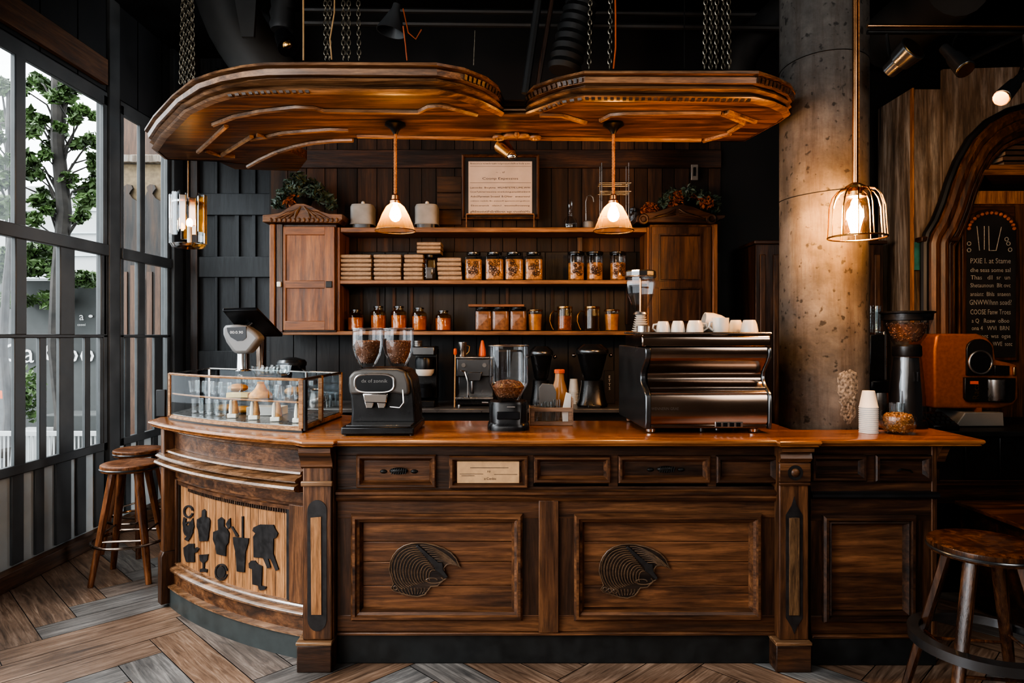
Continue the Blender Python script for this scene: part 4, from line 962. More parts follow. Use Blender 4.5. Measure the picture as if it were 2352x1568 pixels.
# ================================================================== BACK SHELVES
DS = 5.25
ZS3, ZS2, ZS1 = 2.447, 2.037, 1.640            # tops of the three shelves
bs = thing('wall_shelf', 'wide wooden wall shelving with three boards between the two cabinets', 'shelf', (0, 5.42, 1.6))
MB().box(X(782, DS), X(1486, DS), DS, 5.55, ZS3 - .038, ZS3).build('shelf_board', w_shelf, bs, bevel=.004)
MB().box(X(780, DS), X(1486, DS), DS, 5.55, ZS2 - .030, ZS2).build('shelf_board', w_shelf, bs, bevel=.004)
MB().box(X(650, DS), X(1486, DS), DS - .01, 5.55, ZS1 - .030, ZS1).build('shelf_board', w_shelf, bs, bevel=.004)
MB().box(X(772, DS), X(781, DS), DS - .005, 5.55, ZS1, ZS3 + .0).build('upright', w_cab, bs, bevel=.003)
MB().box(X(1486, DS), X(1492, DS), DS - .005, 5.55, ZS1, ZS3 + .0).build('upright', w_cab, bs, bevel=.003)
MB().box(X(1326, 5.5), X(1338, 5.5), 5.50, 5.56, ZS2, ZS3 - .04).build('upright', w_dark_z, bs, bevel=.003)

def cabinet(px0, px1, pyt, pyb, d0, label, left, mats):
    wz, wx = mats
    x0, x1, z0, z1 = X(px0, d0), X(px1, d0), Z(pyb, d0), Z(pyt, d0)
    c = thing('wall_cabinet', label, 'cabinet', ((x0 + x1) / 2, d0, z0))
    MB().box(x0, x1, d0 + .022, 5.56, z0, z1).build('carcass', w_dark_z if left else w_cab_dk, c, bevel=.004)
    # door: stiles and rails around two sunk panels
    dx0, dx1 = (X(650, d0), x1 - .008) if left else (x0 + .01, X(1634, d0))
    d = MB()
    zm = Z(653, d0); sw = .062
    d.box(dx0, dx0 + sw * (.35 if left else 1), d0, d0 + .024, z0 + .012, z1 - .02); d.box(dx1 - sw * 1.3, dx1, d0, d0 + .024, z0 + .012, z1 - .02)
    do = d.build('door', wz, c, bevel=.004)
    for a, b in ((z0 + .012, z0 + .085), (zm - .03, zm + .03), (z1 - .085, z1 - .02)): MB().box(dx0 + .015, dx1 - sw * 1.2, d0 - .001, d0 + .024, a, b).build('door_rail', wx, do, bevel=.004)
    pn = MB()
    ix0, ix1 = dx0 + (.02 if left else sw - .005), dx1 - sw * 1.25
    pn.box(ix0, ix1, d0 + .012, d0 + .024, z0 + .08, zm - .028); pn.box(ix0, ix1, d0 + .012, d0 + .024, zm + .028, z1 - .08)
    pn.build('door_panel', wz, do)
    if left:
        MB().box(x0, x0 + .045, d0 - .008, d0 + .03, z0 - .005, z1).build('post', w_cab, c, bevel=.008)
        MB().box(x0 + .05, dx0 - .004, d0 + .004, d0 + .03, z0, z1).build('dark_strip', w_dark_z, c, bevel=.003)  # dark wooden strip between post and door
        MB().box(X(637, d0), X(647, d0), d0 - .02, d0, zm - .02, zm + .02).build('knob', m_cream, do, bevel=.006, label='small pale square knob')
        MB().box(X(749, d0), X(763, d0), d0 - .010, d0 + .005, zm - .025, zm + .025).build('hinge', m_iron, do, bevel=.003)
    else:
        MB().box(X(1636, d0), X(1648, d0), d0 - .015, d0 + .03, z0, z1).build('post', w_cab, c, bevel=.006)
        fm = MB(); fm.frame(ix0 - .004, ix1 + .004, zm + .024, z1 - .076, [(0, d0 + .012), (0, d0 - .006), (.012, d0 - .006), (.018, d0 + .012)]); fm.frame(ix0 - .004, ix1 + .004, z0 + .076, zm - .024, [(0, d0 + .012), (0, d0 - .006), (.012, d0 - .006), (.018, d0 + .012)])
        fm.build('door_moulding', w_dark_z, do)
    return c, x0, x1, z1
w_ped = wood('pediment_wood', (.03, .013, .006), (.13, .055, .02), (.30, .15, .06), 'x', 1.6, .4, .45)
def pediment(c, pts, d0, mat, label=None):
    q = [(X(a, d0), Z(b, d0)) for a, b in pts]
    p = MB().prism(q, 'y', d0 - .05, 5.5).build('pediment', mat, c, bevel=.004)
    return p
cL, a0, a1, az = cabinet(619, 771, 514, 762, 5.20, 'brown wooden wall cabinet with pale square knob at the left end of the shelves', True, (w_cab, w_cab_x))
pL = pediment(cL, [(608, 512), (608, 496), (630, 494), (650, 490), (668, 478), (685, 470), (702, 470), (720, 476), (740, 487), (760, 493), (790, 494), (790, 506), (780, 514)], 5.2, w_ped)
cv = MB()
for k in range(8):
    s = -1 if k < 4 else 1; j = k % 4
    cv.path([PX(694 + s * (4 + 2 * j), 474 + 3 * j, 5.145), PX(694 + s * (14 + 6 * j), 488, 5.138), PX(694 + s * (18 + 15 * j), 502, 5.142)], [.006, .012, .004], 6)
for k in range(15): cv.ball(PX(622 + k * 10.8, 505, 5.145), .012, .01, .018, 8, 6)
cv.build('carving', w_ped, pL)
cR, b0, b1, bz = cabinet(1494, 1638, 514, 765, 5.20, 'dark wooden wall cabinet with two framed panels at the right end of the shelves', False, (w_cab_dk, w_cab_dk))
pR = pediment(cR, [(1458, 512), (1460, 498), (1475, 492), (1505, 488), (1540, 477), (1560, 472), (1585, 476), (1615, 488), (1640, 496), (1662, 496), (1660, 503), (1646, 508), (1640, 514)], 5.2, w_dark)
cv = MB()
for s in (-1, 1):
    cv.torus(PX(1556 + s * 78, 503, 5.14), .03, .012, 'y', 14, 6)
    for j in range(3): cv.path([PX(1556 + s * 4, 480 + 6 * j, 5.142), PX(1556 + s * (20 + 10 * j), 490 + 3 * j, 5.136), PX(1556 + s * (50 + 6 * j), 497 + 3 * j, 5.142)], [.006, .010, .004], 6)
cv.build('carving', w_dark, pR)

# ------------------------------------------------------------------ plants on the cabinets
def plant(px0, px1, py0, py1, label, clumps, pot_px):
    x = X((px0 + px1) / 2, 5.36)
    zb = Z(pot_px[1], 5.36)
    t = thing('potted_plant', label, 'plant', (x, 5.36, zb))
    MB().lathe([(.05, 0), (.075, .06), (.08, .065), (.07, .065), (.065, .055)], x, 5.36, zb, 18).build('pot', m_iron, t)
    rnd = random.Random(px0)
    for nm, mat, cl, sz, n in clumps:
        mb = MB()
        for qx, qy, r in cl: leaves(mb, (X(qx, 5.36), 5.36 + rnd.uniform(-.08, .05), Z(qy, 5.36)), S(r, 5.36), S(r, 5.36) * .8, S(r, 5.36) * .9, n, sz, rnd)
        mb.build(nm, mat, t, ang=0)
    st = MB()
    for nm, mat, cl, sz, n in clumps[:1]:
        for qx, qy, r in cl: st.path([(x, 5.36, zb + .04), ((x + X(qx, 5.36)) / 2, 5.36, (zb + Z(qy, 5.36)) / 2 + .04), PX(qx, qy, 5.36)], .004, 5)
    st.build('stem', m_bark, t)
plant(625, 770, 400, 490, 'bushy blue-green leafy plant on top of the left cabinet', [('foliage', m_leaf, [(650, 445, 22), (672, 430, 22), (690, 418, 20), (712, 425, 20), (730, 440, 22), (745, 455, 20), (640, 465, 16), (760, 470, 14), (700, 445, 26), (670, 455, 22)], .055, 85), ('dried_leaf', m_dry, [(680, 460, 18), (668, 468, 14)], .04, 40)], (0, 476))
plant(1500, 1650, 430, 490, 'green and rust dried flower arrangement on top of the right cabinet', [('foliage', m_leaf, [(1540, 450, 18), (1575, 445, 20), (1610, 455, 20), (1640, 462, 16), (1525, 465, 14), (1645, 478, 12)], .05, 70), ('dried_flower', m_dry, [(1550, 455, 16), (1565, 462, 18), (1590, 452, 16), (1615, 468, 18), (1575, 470, 16), (1545, 470, 14)], .038, 90)], (0, 478))
dm = MB(); rnd = random.Random(4)
xx, zz_ = X(1492, 5.30), ZS3 + .09
t = thing('dried_flower_bunch', 'small rust dried flower bunch left of the right cabinet pediment', 'flowers', (X(1492, 5.30), 5.42, ZS3))
MB().lathe([(.035, .001), (.05, .06), (.046, .06), (.03, .01)], X(1492, 5.30), 5.42, ZS3, 14).build('pot', m_iron, t)
leaves(dm, (X(1492, 5.42), 5.42, ZS3 + .15), .075, .06, .08, 230, .035, rnd).build('dried_flower', m_dry, t, ang=0)

# ------------------------------------------------------------------ items on the shelves
DI = 5.36
def jar(name, label, cat, px, w_px, h, zs, fill, ff, kind='square', lid=m_dksteel, lidh=.024, group=None, gl=g_clear, fillmat=None, lab=False, neck=.86):
    x = X(px, DI); r = S(w_px, DI) / 2; t = thing(name, label, cat, (x, DI, zs), 0, group)
    sq = 5 if kind == 'square' else None; k = 1.13 if sq else 1
    n = 28
    body = [(r * .90 * k, .001), (r * .98 * k, .008), (r * k, .02), (r * k, h * .80), (r * .97 * k, h * .85), (r * neck, h * .90), (r * neck, h - lidh)]
    MB().lathe(body, x, DI, zs, n, True, sq).build('jar_body', gl, t)
    MB().lathe([(r * .86 * k, .006), (r * .95 * k, .012), (r * .95 * k, h * ff - .006), (r * .90 * k, h * ff)], x, DI, zs, n, True, sq).build('filling', fill, t)
    MB().lathe([(r * neck * 1.03, h - lidh), (r * neck * 1.06, h - lidh + .003), (r * neck * 1.06, h - .004), (r * neck * .98, h)], x, DI, zs, n).build('lid', lid, t)
    if lab:
        lb = MB(); y = DI - r * k - .0015; rnd = random.Random(px)
        for i in range(22):
            u, v = rnd.uniform(-.55, .55) * r, rnd.uniform(.18, .68) * h
            s = rnd.uniform(.006, .014)
            lb.torus((x + u, y, zs + v), s, .0022, 'y', 10, 4)
        lb.build('printed_motif', m_carve_dk, t)
    return t
m_carve_dk = plain('dark_print', (.05, .022, .010), .6, var=.5, scale=30)
# towels: every folded towel is its own thing
def towel_mesh(w, d, h, rnd):
    rings = []
    for k in range(9):      # cross-section along x of a soft folded pad
        u = k / 8; xx = (u - .5) * w
        e = 1 - .12 * (abs(u - .5) * 2) ** 4
        j = rnd.uniform(-.0012, .0012)
        sec = [(-d / 2 + .026, 0), (-d / 2 + .008, h * .10), (-d / 2 + .001, h * .32), (-d / 2, h * .5), (-d / 2 + .001, h * .68), (-d / 2 + .008, h * .90), (-d / 2 + .026, h), (d / 2 - .01, h), (d / 2, h * .5), (d / 2 - .01, 0)]
        rings.append([(xx, a, b * e + .5 * h * (1 - e) + (j if 0 < b < h else 0)) for a, b in sec])
    return MB().loft(rings, True, True)
rnd = random.Random(12)
def towels(px0, px1, zs, n, h, where, base=None):
    x = X((px0 + px1) / 2, DI); w = S(px1 - px0, DI)
    for k in range(n):
        o = towel_mesh(w * rnd.uniform(.97, 1.0), .20, h * .97, rnd).build('folded_towel', m_towel, None, ang=60)
        o.location = (x + rnd.uniform(-.004, .004), DI + rnd.uniform(-.004, .004), zs + .001 + k * h)
        i = n - 1 - k
        tag(o, 'folded beige towel, ' + (ORD[i] if k else 'bottom one') + ' of ' + where, 'towel', 'folded towels on the middle shelf')
towels(789, 858, ZS2, 6, .034, 'the leftmost towel stack')
towels(864, 926, ZS2, 6, .034, 'the second towel stack from the left')
towels(932, 975, ZS2, 6, .034, 'the narrow third towel stack')
towels(1008, 1062, ZS2, 5, .036, 'the towel stack beside the jars')
jr = jar('dark_jar', 'dark glass jar on the middle shelf carrying a small towel stack', 'jar', 988, 26, .208, ZS2, m_wallblk, .5, 'square', m_plastic, gl=g_brown)
towels(961, 1015, ZS2 + .2085, 3, .031, 'the raised small towel stack on the dark jar')
nm4 = ['nearest the towels', 'second from the towels', 'third from the towels', 'farthest from the towels']
for i, (px, w) in enumerate(((1088, 36), (1136, 38), (1181, 38), (1226, 37))):
    jar('storage_jar', 'square jar of tan grain with dark motif, ' + nm4[i] + ' in its row', 'jar', px, w, .228, ZS2, m_tanfill, .74, 'square', m_dksteel, .02, 'square jars on the middle shelf', lab=True)
for i, (px, w, q) in enumerate(((1323, 38, 'leftmost'), (1366, 38, 'middle'), (1419, 37, 'rightmost'))):
    jar('biscuit_jar', q + ' of the three round jars of golden biscuits on the middle shelf', 'jar', px, w, .232, ZS2, m_cookie, .62, 'round', m_plastic, .022, 'round biscuit jars', lab=True, neck=.97)
for i, (px, w, h, q) in enumerate(((817, 37, .172, 'leftmost'), (869, 36, .200, 'second'), (916, 37, .200, 'middle'), (963, 35, .188, 'fourth'), (1018, 38, .165, 'rightmost'))):
    x = X(px, DI); r = S(w, DI) / 2
    t = thing('amber_bottle', q + ' amber glass bottle from the left in the row of five on the bottom shelf', 'bottle', (x, DI, ZS1), 0, 'amber bottles on the bottom shelf')
    MB().lathe([(r * .9, .001), (r, .01), (r, h * .70), (r * .9, h * .78), (r * .58, h * .84), (r * .55, h * .9), (r * .55, h * .93)], x, DI, ZS1, 24).build('bottle_body', g_brown, t)
    MB().lathe([(r * .8, .006), (r * .93, .012), (r * .93, h * .62), (r * .9, h * .63)], x, DI, ZS1, 24).build('liquid', m_amber, t)
    MB().lathe([(r * .60, h * .93), (r * .64, h * .94), (r * .64, h * .985), (r * .5, h)], x, DI, ZS1, 20).build('stopper', m_dksteel, t)
nm3 = ['leftmost', 'middle', 'rightmost']
for i, (px, w) in enumerate(((1111, 35), (1150, 36), (1190, 35))):
    jar('spice_jar', nm3[i] + ' of the three square jars of brown powder under the wooden slat', 'jar', px, w, .19, ZS1, m_brfill, .82, 'square', m_plastic, .022, 'brown powder jars', lab=False, neck=1.02)
o = MB().box(X(1077, DI), X(1204, DI), DI - .07, DI + .07, ZS1 + .1915, ZS1 + .212).build('wooden_board', w_cab_x, None, bevel=.003); tag(o, 'flat wooden slat lying across the three brown powder jars', 'board')
for px, q in ((1229, 'golden honey tumbler beside the brown powder jars'), (1405, 'golden honey tumbler at the right end of the bottom shelf')):
    x = X(px, DI); r = S(35, DI) / 2; t = thing('honey_tumbler', q, 'tumbler', (x, DI, ZS1))
    MB().lathe([(r * .85, .001), (r * .88, .006), (r, .17), (r * .96, .172)], x, DI, ZS1, 24, True).build('glass_body', g_clear, t)
    MB().lathe([(r * .8, .008), (r * .93, .135), (r * .6, .137)], x, DI, ZS1, 24).build('honey', m_honey, t)
    MB().lathe([(r * 1.01, .158), (r * 1.03, .16), (r * 1.03, .168), (r, .17)], x, DI, ZS1, 24, False).build('rim', m_brass, t)
for px, q in ((1297, 'ridged dark glass mug with golden handle beside the honey tumbler'), (1360, 'smooth dark glass mug with golden handle right of the ridged mug')):
    x = X(px, DI); r = S(35, DI) / 2; t = thing('glass_mug', q, 'mug', (x, DI, ZS1))
    ridg = px < 1330; pr = [(r * .92, .001), (r, .008)]
    pr += [(r * (1.03 if (k % 2 and ridg) else 1.0), .01 + k * .0145) for k in range(1, 12)] + [(r * .97, .185), (r * .99, .195)]
    MB().lathe(pr, x, DI, ZS1, 24).build('mug_body', g_brown, t)
    MB().lathe([(r * .86, .008), (r * .9, .12), (r * .5, .122)], x, DI, ZS1, 20).build('coffee', m_brfill if ridg else m_wallblk, t)
    MB().lathe([(r * 1.0, .178), (r * 1.02, .182), (r * 1.02, .194), (r * .9, .196)], x, DI, ZS1, 24).build('lid', m_brass, t)
    MB().path([(x - r, DI, ZS1 + .155), (x - r - .03, DI, ZS1 + .162), (x - r - .052, DI, ZS1 + .13), (x - r - .058, DI, ZS1 + .08), (x - r - .04, DI, ZS1 + .03), (x - r - .03, DI, ZS1 + .012)], .0055, 8).build('handle', m_brass, t)
# top shelf
for px, q in ((834, 'grey metal canister with round knob on the top shelf left of the pendant'), (981, 'grey metal canister with round knob on the top shelf right of the pendant')):
    x = X(px, DI); t = thing('metal_canister', q, 'canister', (x, DI, ZS3))
    r = S(53, DI) / 2
    MB().lathe([(r * .95, .001), (r * .97, .03)], x, DI, ZS3, 32, True, 4).build('base', m_plastic, t)
    MB().lathe([(r * 1.02, .03), (r * 1.06, .034), (r * 1.0, .045), (r * 1.0, .17), (r * .9, .19), (r * .4, .196)], x, DI, ZS3, 32, True, 4).build('canister_body', plain('pale_grey_metal_%d' % px, (.42, .42, .41), .4, .2, var=.12), t)
    MB().ball((x, DI, ZS3 + .21), .016, nu=12).build('knob', m_ceram, t)
mf = thing('framed_menu', 'framed paper menu in a dark wood frame leaning on the top shelf', 'menu', (X(1149, 5.44), 5.44, ZS3))
md = 5.46
fx0, fx1, fz0, fz1 = X(1061, md), X(1238, md), Z(504, md), Z(356, md)
MB().frame(fx0, fx1, fz0, fz1, [(0, md + .03), (0, md - .02), (.012, md - .026), (.02, md - .018), (.022, md + .004)]).build('picture_frame', w_cab_dk, mf, ang=25)
MB().box(fx0 + .02, fx1 - .02, md, md + .02, fz0 + .018, fz1 - .018).build('backing', m_black, mf)
px0, px1, pz0, pz1 = X(1076, md), X(1222, md), Z(492, md), Z(371, md)
sh_ = MB().box(px0, px1, md - .006, md, pz0, pz1).build('menu_sheet', m_paper, mf)
tx = MB(); y = md - .0072; cxm = (px0 + px1) / 2; W_ = px1 - px0
ZZ = lambda v: Z(340 + v * 190 / 1568, md)
def mline(s, v, w=None, size=.018, x=None): tx.text(s, (cxm if x is None else x, y, ZZ(v)), (1, 0, 0), (0, 0, 1), size, width=w)
mline('Coonp Expessios', 600, W_ * .56, .026); mline('~ .. tf', 478, W_ * .14, .02)
mline('Laeosobe  Bncytme  WLIVBTETFE LIME.WW', 768, W_ * .95, .02); mline('GryeTybnwrweonne-nnwitslengusnedtftwtlwvlt', 845, W_ * .95, .016)
mline('AsbsSPpnweet Snosed  B.GNwr   enwernend', 936, W_ * .93, .02); mline('mblons nsdnlis Bn onncnrfl tpaneoncenrgsdinsm', 1015, W_ * .93, .013); mline('Ebotcenenck   nlaon.l   weonncfnvcennng', 1105, W_ * .92, .017)
mline('fntcncrtiwlrt#rniynsvnltfnrlnlrcm', 310, W_ * .94, .018); mline('gfftEttonlvtliFnErtfAtrtin wgt nhvstfitkMls', 1225, W_ * .94, .024)
for v, t_ in ((350, .6), (662, .7), (1245, .5)): tx.box(px0 + .012, px1 - .008, y, y + .001, ZZ(v) - .001, ZZ(v) + .001)
tx.build('lettering', m_ink, sh_, ang=0)
for px in (1072, 1226): MB().box(X(px, md) - .004, X(px, md) + .004, md - .05, md - .02, ZS3, Z(495, md)).build('stand_leg', w_shelf, mf)
MB().box(X(1072, md), X(1226, md), md - .05, md - .006, Z(495, md), Z(492.5, md)).build('stand_ledge', w_shelf, mf)
x = X(1310, DI); t = thing('glass_decanter', 'clear glass decanter with tall stopper on the top shelf', 'decanter', (x, DI, ZS3))
MB().lathe([(.04, .001), (.052, .012), (.055, .05), (.045, .085), (.018, .11), (.014, .15), (.018, .16)], x, DI, ZS3, 20).build('decanter_body', g_crys, t)
MB().lathe([(.012, .155), (.016, .165), (.018, .22), (.012, .235), (.004, .24)], x, DI, ZS3, 8).build('stopper', g_crys, t)
MB().lathe([(.038, .006), (.046, .014), (.046, .04), (.04, .041)], x, DI, ZS3, 20).build('liquid', m_dksteel, t)
x = X(1352, DI); t = thing('soda_siphon', 'small grey pot with a tall hooked steel spout on the top shelf', 'pot', (x, DI, ZS3))
MB().lathe([(.035, .001), (.045, .02), (.042, .06), (.02, .075)], x, DI, ZS3, 20).build('pot_body', m_gplastic, t)
MB().path([(x - .02, DI, ZS3 + .06), (x - .022, DI, ZS3 + .22), (x - .012, DI, ZS3 + .262), (x + .012, DI, ZS3 + .272), (x + .034, DI, ZS3 + .255), (x + .04, DI, ZS3 + .22)], .005, 8).build('spout', m_steel, t)
t = thing('wire_rack', 'thin steel wire rack behind the right pendant lamp on the top shelf', 'rack', (X(1410, DI), DI, ZS3))
mb = MB(); za, zb = ZS3 + .001, Z(378, DI)
for px in (1380, 1441):
    for y in (DI - .06, DI + .06): mb.tube((X(px, DI), y, za), (X(px, DI), y, zb + .0), .004, n=6)
mb.build('post', m_steel, t)
for py in (424, 443, 500):
    mb = MB()
    for y in (DI - .06, DI, DI + .06): mb.tube((X(1375, DI), y, Z(py, DI)), (X(1446, DI), y, Z(py, DI)), .0035, n=6)
    for px in (1375, 1446): mb.tube((X(px, DI), DI - .06, Z(py, DI)), (X(px, DI), DI + .06, Z(py, DI)), .0035, n=6)
    mb.build('wire_shelf', m_steel, t)
x = X(1455, 5.45); t = thing('glass_beaker', 'clear lidded glass beaker behind the right pendant on the top shelf', 'jar', (x, 5.45, ZS3))
MB().lathe([(.038, .001), (.042, .01), (.042, .16), (.046, .165)], x, 5.45, ZS3, 20).build('beaker_body', g_crys, t)
MB().lathe([(.044, .166), (.044, .18), (.02, .19)], x, 5.45, ZS3, 20).build('lid', m_dksteel, t)
# small labelled tag hanging near the wall on the right
t = MB().box(X(1587, 5.5), X(1603, 5.5), 5.49, 5.505, Z(414, 5.5), Z(378, 5.5)).build('wall_switch', m_gplastic, None, bevel=.004); tag(t, 'small pale grey switch box on the dark wall above the right cabinet', 'switch')
MB().box(X(1592, 5.49), X(1598, 5.49), 5.484, 5.4899, Z(405, 5.5), Z(385, 5.5)).build('rocker', m_plastic, t)
MB().box(X(1592, 5.49), X(1598, 5.49), 5.505, 5.62, Z(402, 5.5), Z(390, 5.5)).build('bracket', m_iron, t)

# ================================================================== BACK COUNTER
bc = thing('back_counter', 'low back counter with steel worktop behind the bar', 'counter', (0, 5.2, 0))
MB().box(-1.95, 1.80, 4.98, 5.55, 0, 1.04).build('cabinet_body', m_black, bc)
MB().box(-1.97, 1.82, 4.93, 5.56, 1.04, 1.07).build('counter_top', m_backtop, bc, bevel=.004)
ZB_ = 1.0705
def espresso_small(px0, px1, pyt, d, label):
    x0, x1 = X(px0, d), X(px1, d); zt = Z(pyt, d); y0, y1 = d, min(5.5, d + .34)
    t = thing('small_espresso_machine', label, 'espresso machine', ((x0 + x1) / 2, d, ZB_)); m = (x0 + x1) / 2
    MB().box(x0, x1, y0 + .18, y1, ZB_ + .03, zt - .13).build('body', m_dksteel, t, bevel=.008)
    MB().box(x0, x1, y0, y1, zt - .14, zt).build('head', m_dksteel, t, bevel=.01)
    MB().box(x0 - .004, x1 + .004, y0 - .004, y1 + .004, zt, zt + .012).build('top_rim', m_steel, t, bevel=.004)
    for a in (-.5, 0.45): MB().tube((m + a * (x1 - x0) * .6, y0 - .001, zt - .05), (m + a * (x1 - x0) * .6, y0 - .012, zt - .05), .016, n=16).build('gauge', m_chrome, t)
    MB().prism([(m - .06, zt - .10), (m + .06, zt - .10), (m + .045, zt - .17), (m - .045, zt - .17)], 'y', y0 - .03, y0 + .1).build('group_head', m_dksteel, t, bevel=.006)
    MB().path([(m - .10, y0 - .02, zt - .09), (m - .07, y0 - .05, zt - .10), (m - .045, y0 - .06, zt - .18), (m - .045, y0 - .06, zt - .29)], .007, 8).build('steam_wand', m_chrome, t)
    MB().tube((m - .02, y0 + .05, zt - .17), (m - .02, y0 + .05, zt - .27), .014, n=12).build('spout', m_chrome, t)
    MB().box(x0 - .004, x1 + .004, y0 - .03, y1, ZB_ + .055, ZB_ + .07).build('drip_tray', m_steel, t, bevel=.003)
    MB().box(x0, x1, y0, y1, ZB_ + .012, ZB_ + .055).build('base', m_plastic, t, bevel=.004)
    for a in (x0 + .02, x1 - .02): MB().tube((a, y0 + .03, ZB_), (a, y0 + .03, ZB_ + .03), .014, n=12).build('foot', m_chrome, t)
    return t
espresso_small(1048, 1132, 823, 5.1, 'small steel espresso machine on the back counter left of the clear hopper')
def cup_on(x, y, z, r, h, mat): return MB().lathe([(r * .7, 0), (r * .75, .004), (r, h), (r * .94, h), (r * .68, .008)], x, y, z, 20).build
def black_grinder(px, d, w, ht, label, hop=True):
    x = X(px, d); w = S(w, d); zt = Z(ht, d); H = zt - ZB_
    t = thing('black_grinder', label, 'coffee grinder', (x, d, ZB_))
    MB().lathe([(w * .48, 0), (w * .5, .015), (w * .44, .05), (w * .36, H * .35), (w * .36, H * .42)], x, d, ZB_, 22, True, 3).build('base', m_plastic, t)
    MB().lathe([(w * .22, H * .42), (w * .30, H * .46), (w * .48, H * .82), (w * .50, H * .84)], x, d, ZB_, 22).build('hopper', m_plastic, t)
    MB().lathe([(w * .52, H * .84), (w * .54, H * .86), (w * .54, H * .90), (w * .50, H * .93), (w * .3, H), (w * .1, H)], x, d, ZB_, 22).build('lid', m_dksteel, t)
    for s in (-1, 1): MB().ball((x + s * w * .60, d - .02, ZB_ + H * .82), .016, nu=10).build('knob', m_copper, t)
    MB().box(x - w * .2, x + w * .2, d - w * .62, d - w * .2, ZB_ + .001, ZB_ + .02).build('tray', m_dksteel, t, bevel=.003)
    return t
black_grinder(1360, 5.12, 70, 790, 'black coffee grinder on the back counter right of the caramel bottle')
black_grinder(1243, 5.22, 52, 795, 'black coffee grinder on the back counter behind the clear hopper')
# brewer left of the espresso machine
x = X(977, 5.14); t = thing('filter_brewer', 'black filter coffee brewer with pale band behind the twin hopper grinder', 'coffee machine', (x, 5.14, ZB_)); w = S(50, 5.14) / 2
MB().box(x - w, x + w, 5.02, 5.30, ZB_, ZB_ + .05).build('base', m_plastic, t, bevel=.006)
MB().box(x - w, x + w, 5.20, 5.32, ZB_ + .05, Z(800, 5.14)).build('column', m_plastic, t, bevel=.006)
MB().box(x - w, x + w, 5.02, 5.32, Z(815, 5.14), Z(795, 5.14)).build('head', m_dksteel, t, bevel=.008)
MB().lathe([(w * .62, 0), (w * .8, .02), (w * .86, .05)], x, 5.12, Z(862, 5.14), 20).build('filter_band', m_ceram, t)
MB().lathe([(w * .5, 0), (w * .78, .02), (w * .8, .09), (w * .5, .12)], x, 5.12, ZB_ + .05, 20).build('carafe', m_screen, t)
MB().lathe([(w * .86, .05), (w * .9, .12), (w * .8, .14)], x, 5.12, Z(862, 5.14), 20).build('filter_cone', m_screen, t)
for k in range(3): MB().lathe([(.03, 0), (.032, .012), (.028, .014)], X(962, 5.14), 5.1, Z(795, 5.14) + .001 + k * .0145, 16).build('saucer_stack', m_steel, t)
# jugs and cups on the left end of the back counter
x = X(665, 5.1); t = thing('coffee_urn', 'large black coffee urn with steel rim under the left cabinet', 'urn', (x, 5.15, ZB_))
w = S(66, 5.1) / 2
MB().lathe([(w * .9, 0), (w * .95, .02), (w * .95, .30), (w, .31)], x, 5.15, ZB_, 28).build('urn_body', m_plastic, t)
MB().lathe([(w * 1.02, .31), (w * 1.03, .33), (w * .9, .35), (w * .3, .37)], x, 5.15, ZB_, 28).build('lid', m_dksteel, t)
MB().path([(x + w * .9, 5.1, ZB_ + .28), (x + w * 1.3, 5.05, ZB_ + .26), (x + w * 1.32, 5.05, ZB_ + .12), (x + w * .9, 5.1, ZB_ + .08)], .01, 8).build('handle', m_steel, t)
x = X(726, 5.05); t = thing('milk_jug', 'steel milk jug on the back counter beside the black urn', 'jug', (x, 5.05, ZB_))
MB().lathe([(.05, 0), (.056, .01), (.052, .07), (.042, .11), (.048, .135), (.044, .135), (.038, .11), (.046, .07), (.046, .012)], x, 5.05, ZB_, 22).build('jug_body', m_steel, t)
MB().path([(x + .045, 5.05, ZB_ + .115), (x + .08, 5.05, ZB_ + .11), (x + .085, 5.05, ZB_ + .06), (x + .052, 5.05, ZB_ + .03)], .006, 8).build('handle', m_steel, t)
for k, px in enumerate((754, 767, 779)):
    x = X(px, 5.02 + .03 * k); o = MB().lathe([(.018, 0), (.02, .004), (.025, .09 + .01 * (k % 2)), (.0235, .09 + .01 * (k % 2)), (.018, .008)], x, 5.02 + .03 * k, ZB_, 16).build('shot_glass', g_crys)
    tag(o, ('left', 'middle', 'right')[k] + ' of the three small glasses beside the milk jug', 'glass', 'small glasses by the milk jug')
# paper cups, bottle, orange jug on the back counter
x = X(1062, 5.2); t = thing('steel_tumbler', 'steel tumbler standing on top of the small espresso machine', 'tumbler', (x, 5.2, Z(823, 5.1) + .0125))
MB().lathe([(.026, 0), (.028, .004), (.034, .11), (.031, .11), (.025, .008)], x, 5.2, Z(823, 5.1) + .0125, 18).build('tumbler_body', m_steel, t)
MB().path([(x + .034, 5.2, Z(823, 5.1) + .10), (x + .055, 5.2, Z(823, 5.1) + .09), (x + .05, 5.2, Z(823, 5.1) + .05), (x + .03, 5.2, Z(823, 5.1) + .03)], .005, 6).build('handle', m_brass, t)
x = X(1108, 5.25); o = MB().lathe([(.02, 0), (.03, .002), (.026, .05), (.01, .12), (.003, .125)], x, 5.25, Z(823, 5.1) + .0125, 14).build('orange_cone', m_orange); tag(o, 'small orange cone on top of the small espresso machine', 'cone')
t = thing('stirrer', 'thin orange handled stirrer leaning left of the small espresso machine', 'stirrer', (X(1044, 5.04), 5.04, ZB_))
MB().tube((X(1044, 5.04), 5.04, ZB_), (X(1045, 5.04), 5.06, Z(815, 5.04)), .005, n=8).build('rod', m_wire2, t)
MB().lathe([(.008, 0), (.014, .01), (.012, .045), (.004, .05)], X(1045, 5.04), 5.06, Z(815, 5.04), 12).build('grip', m_orange, t)
cups = 0
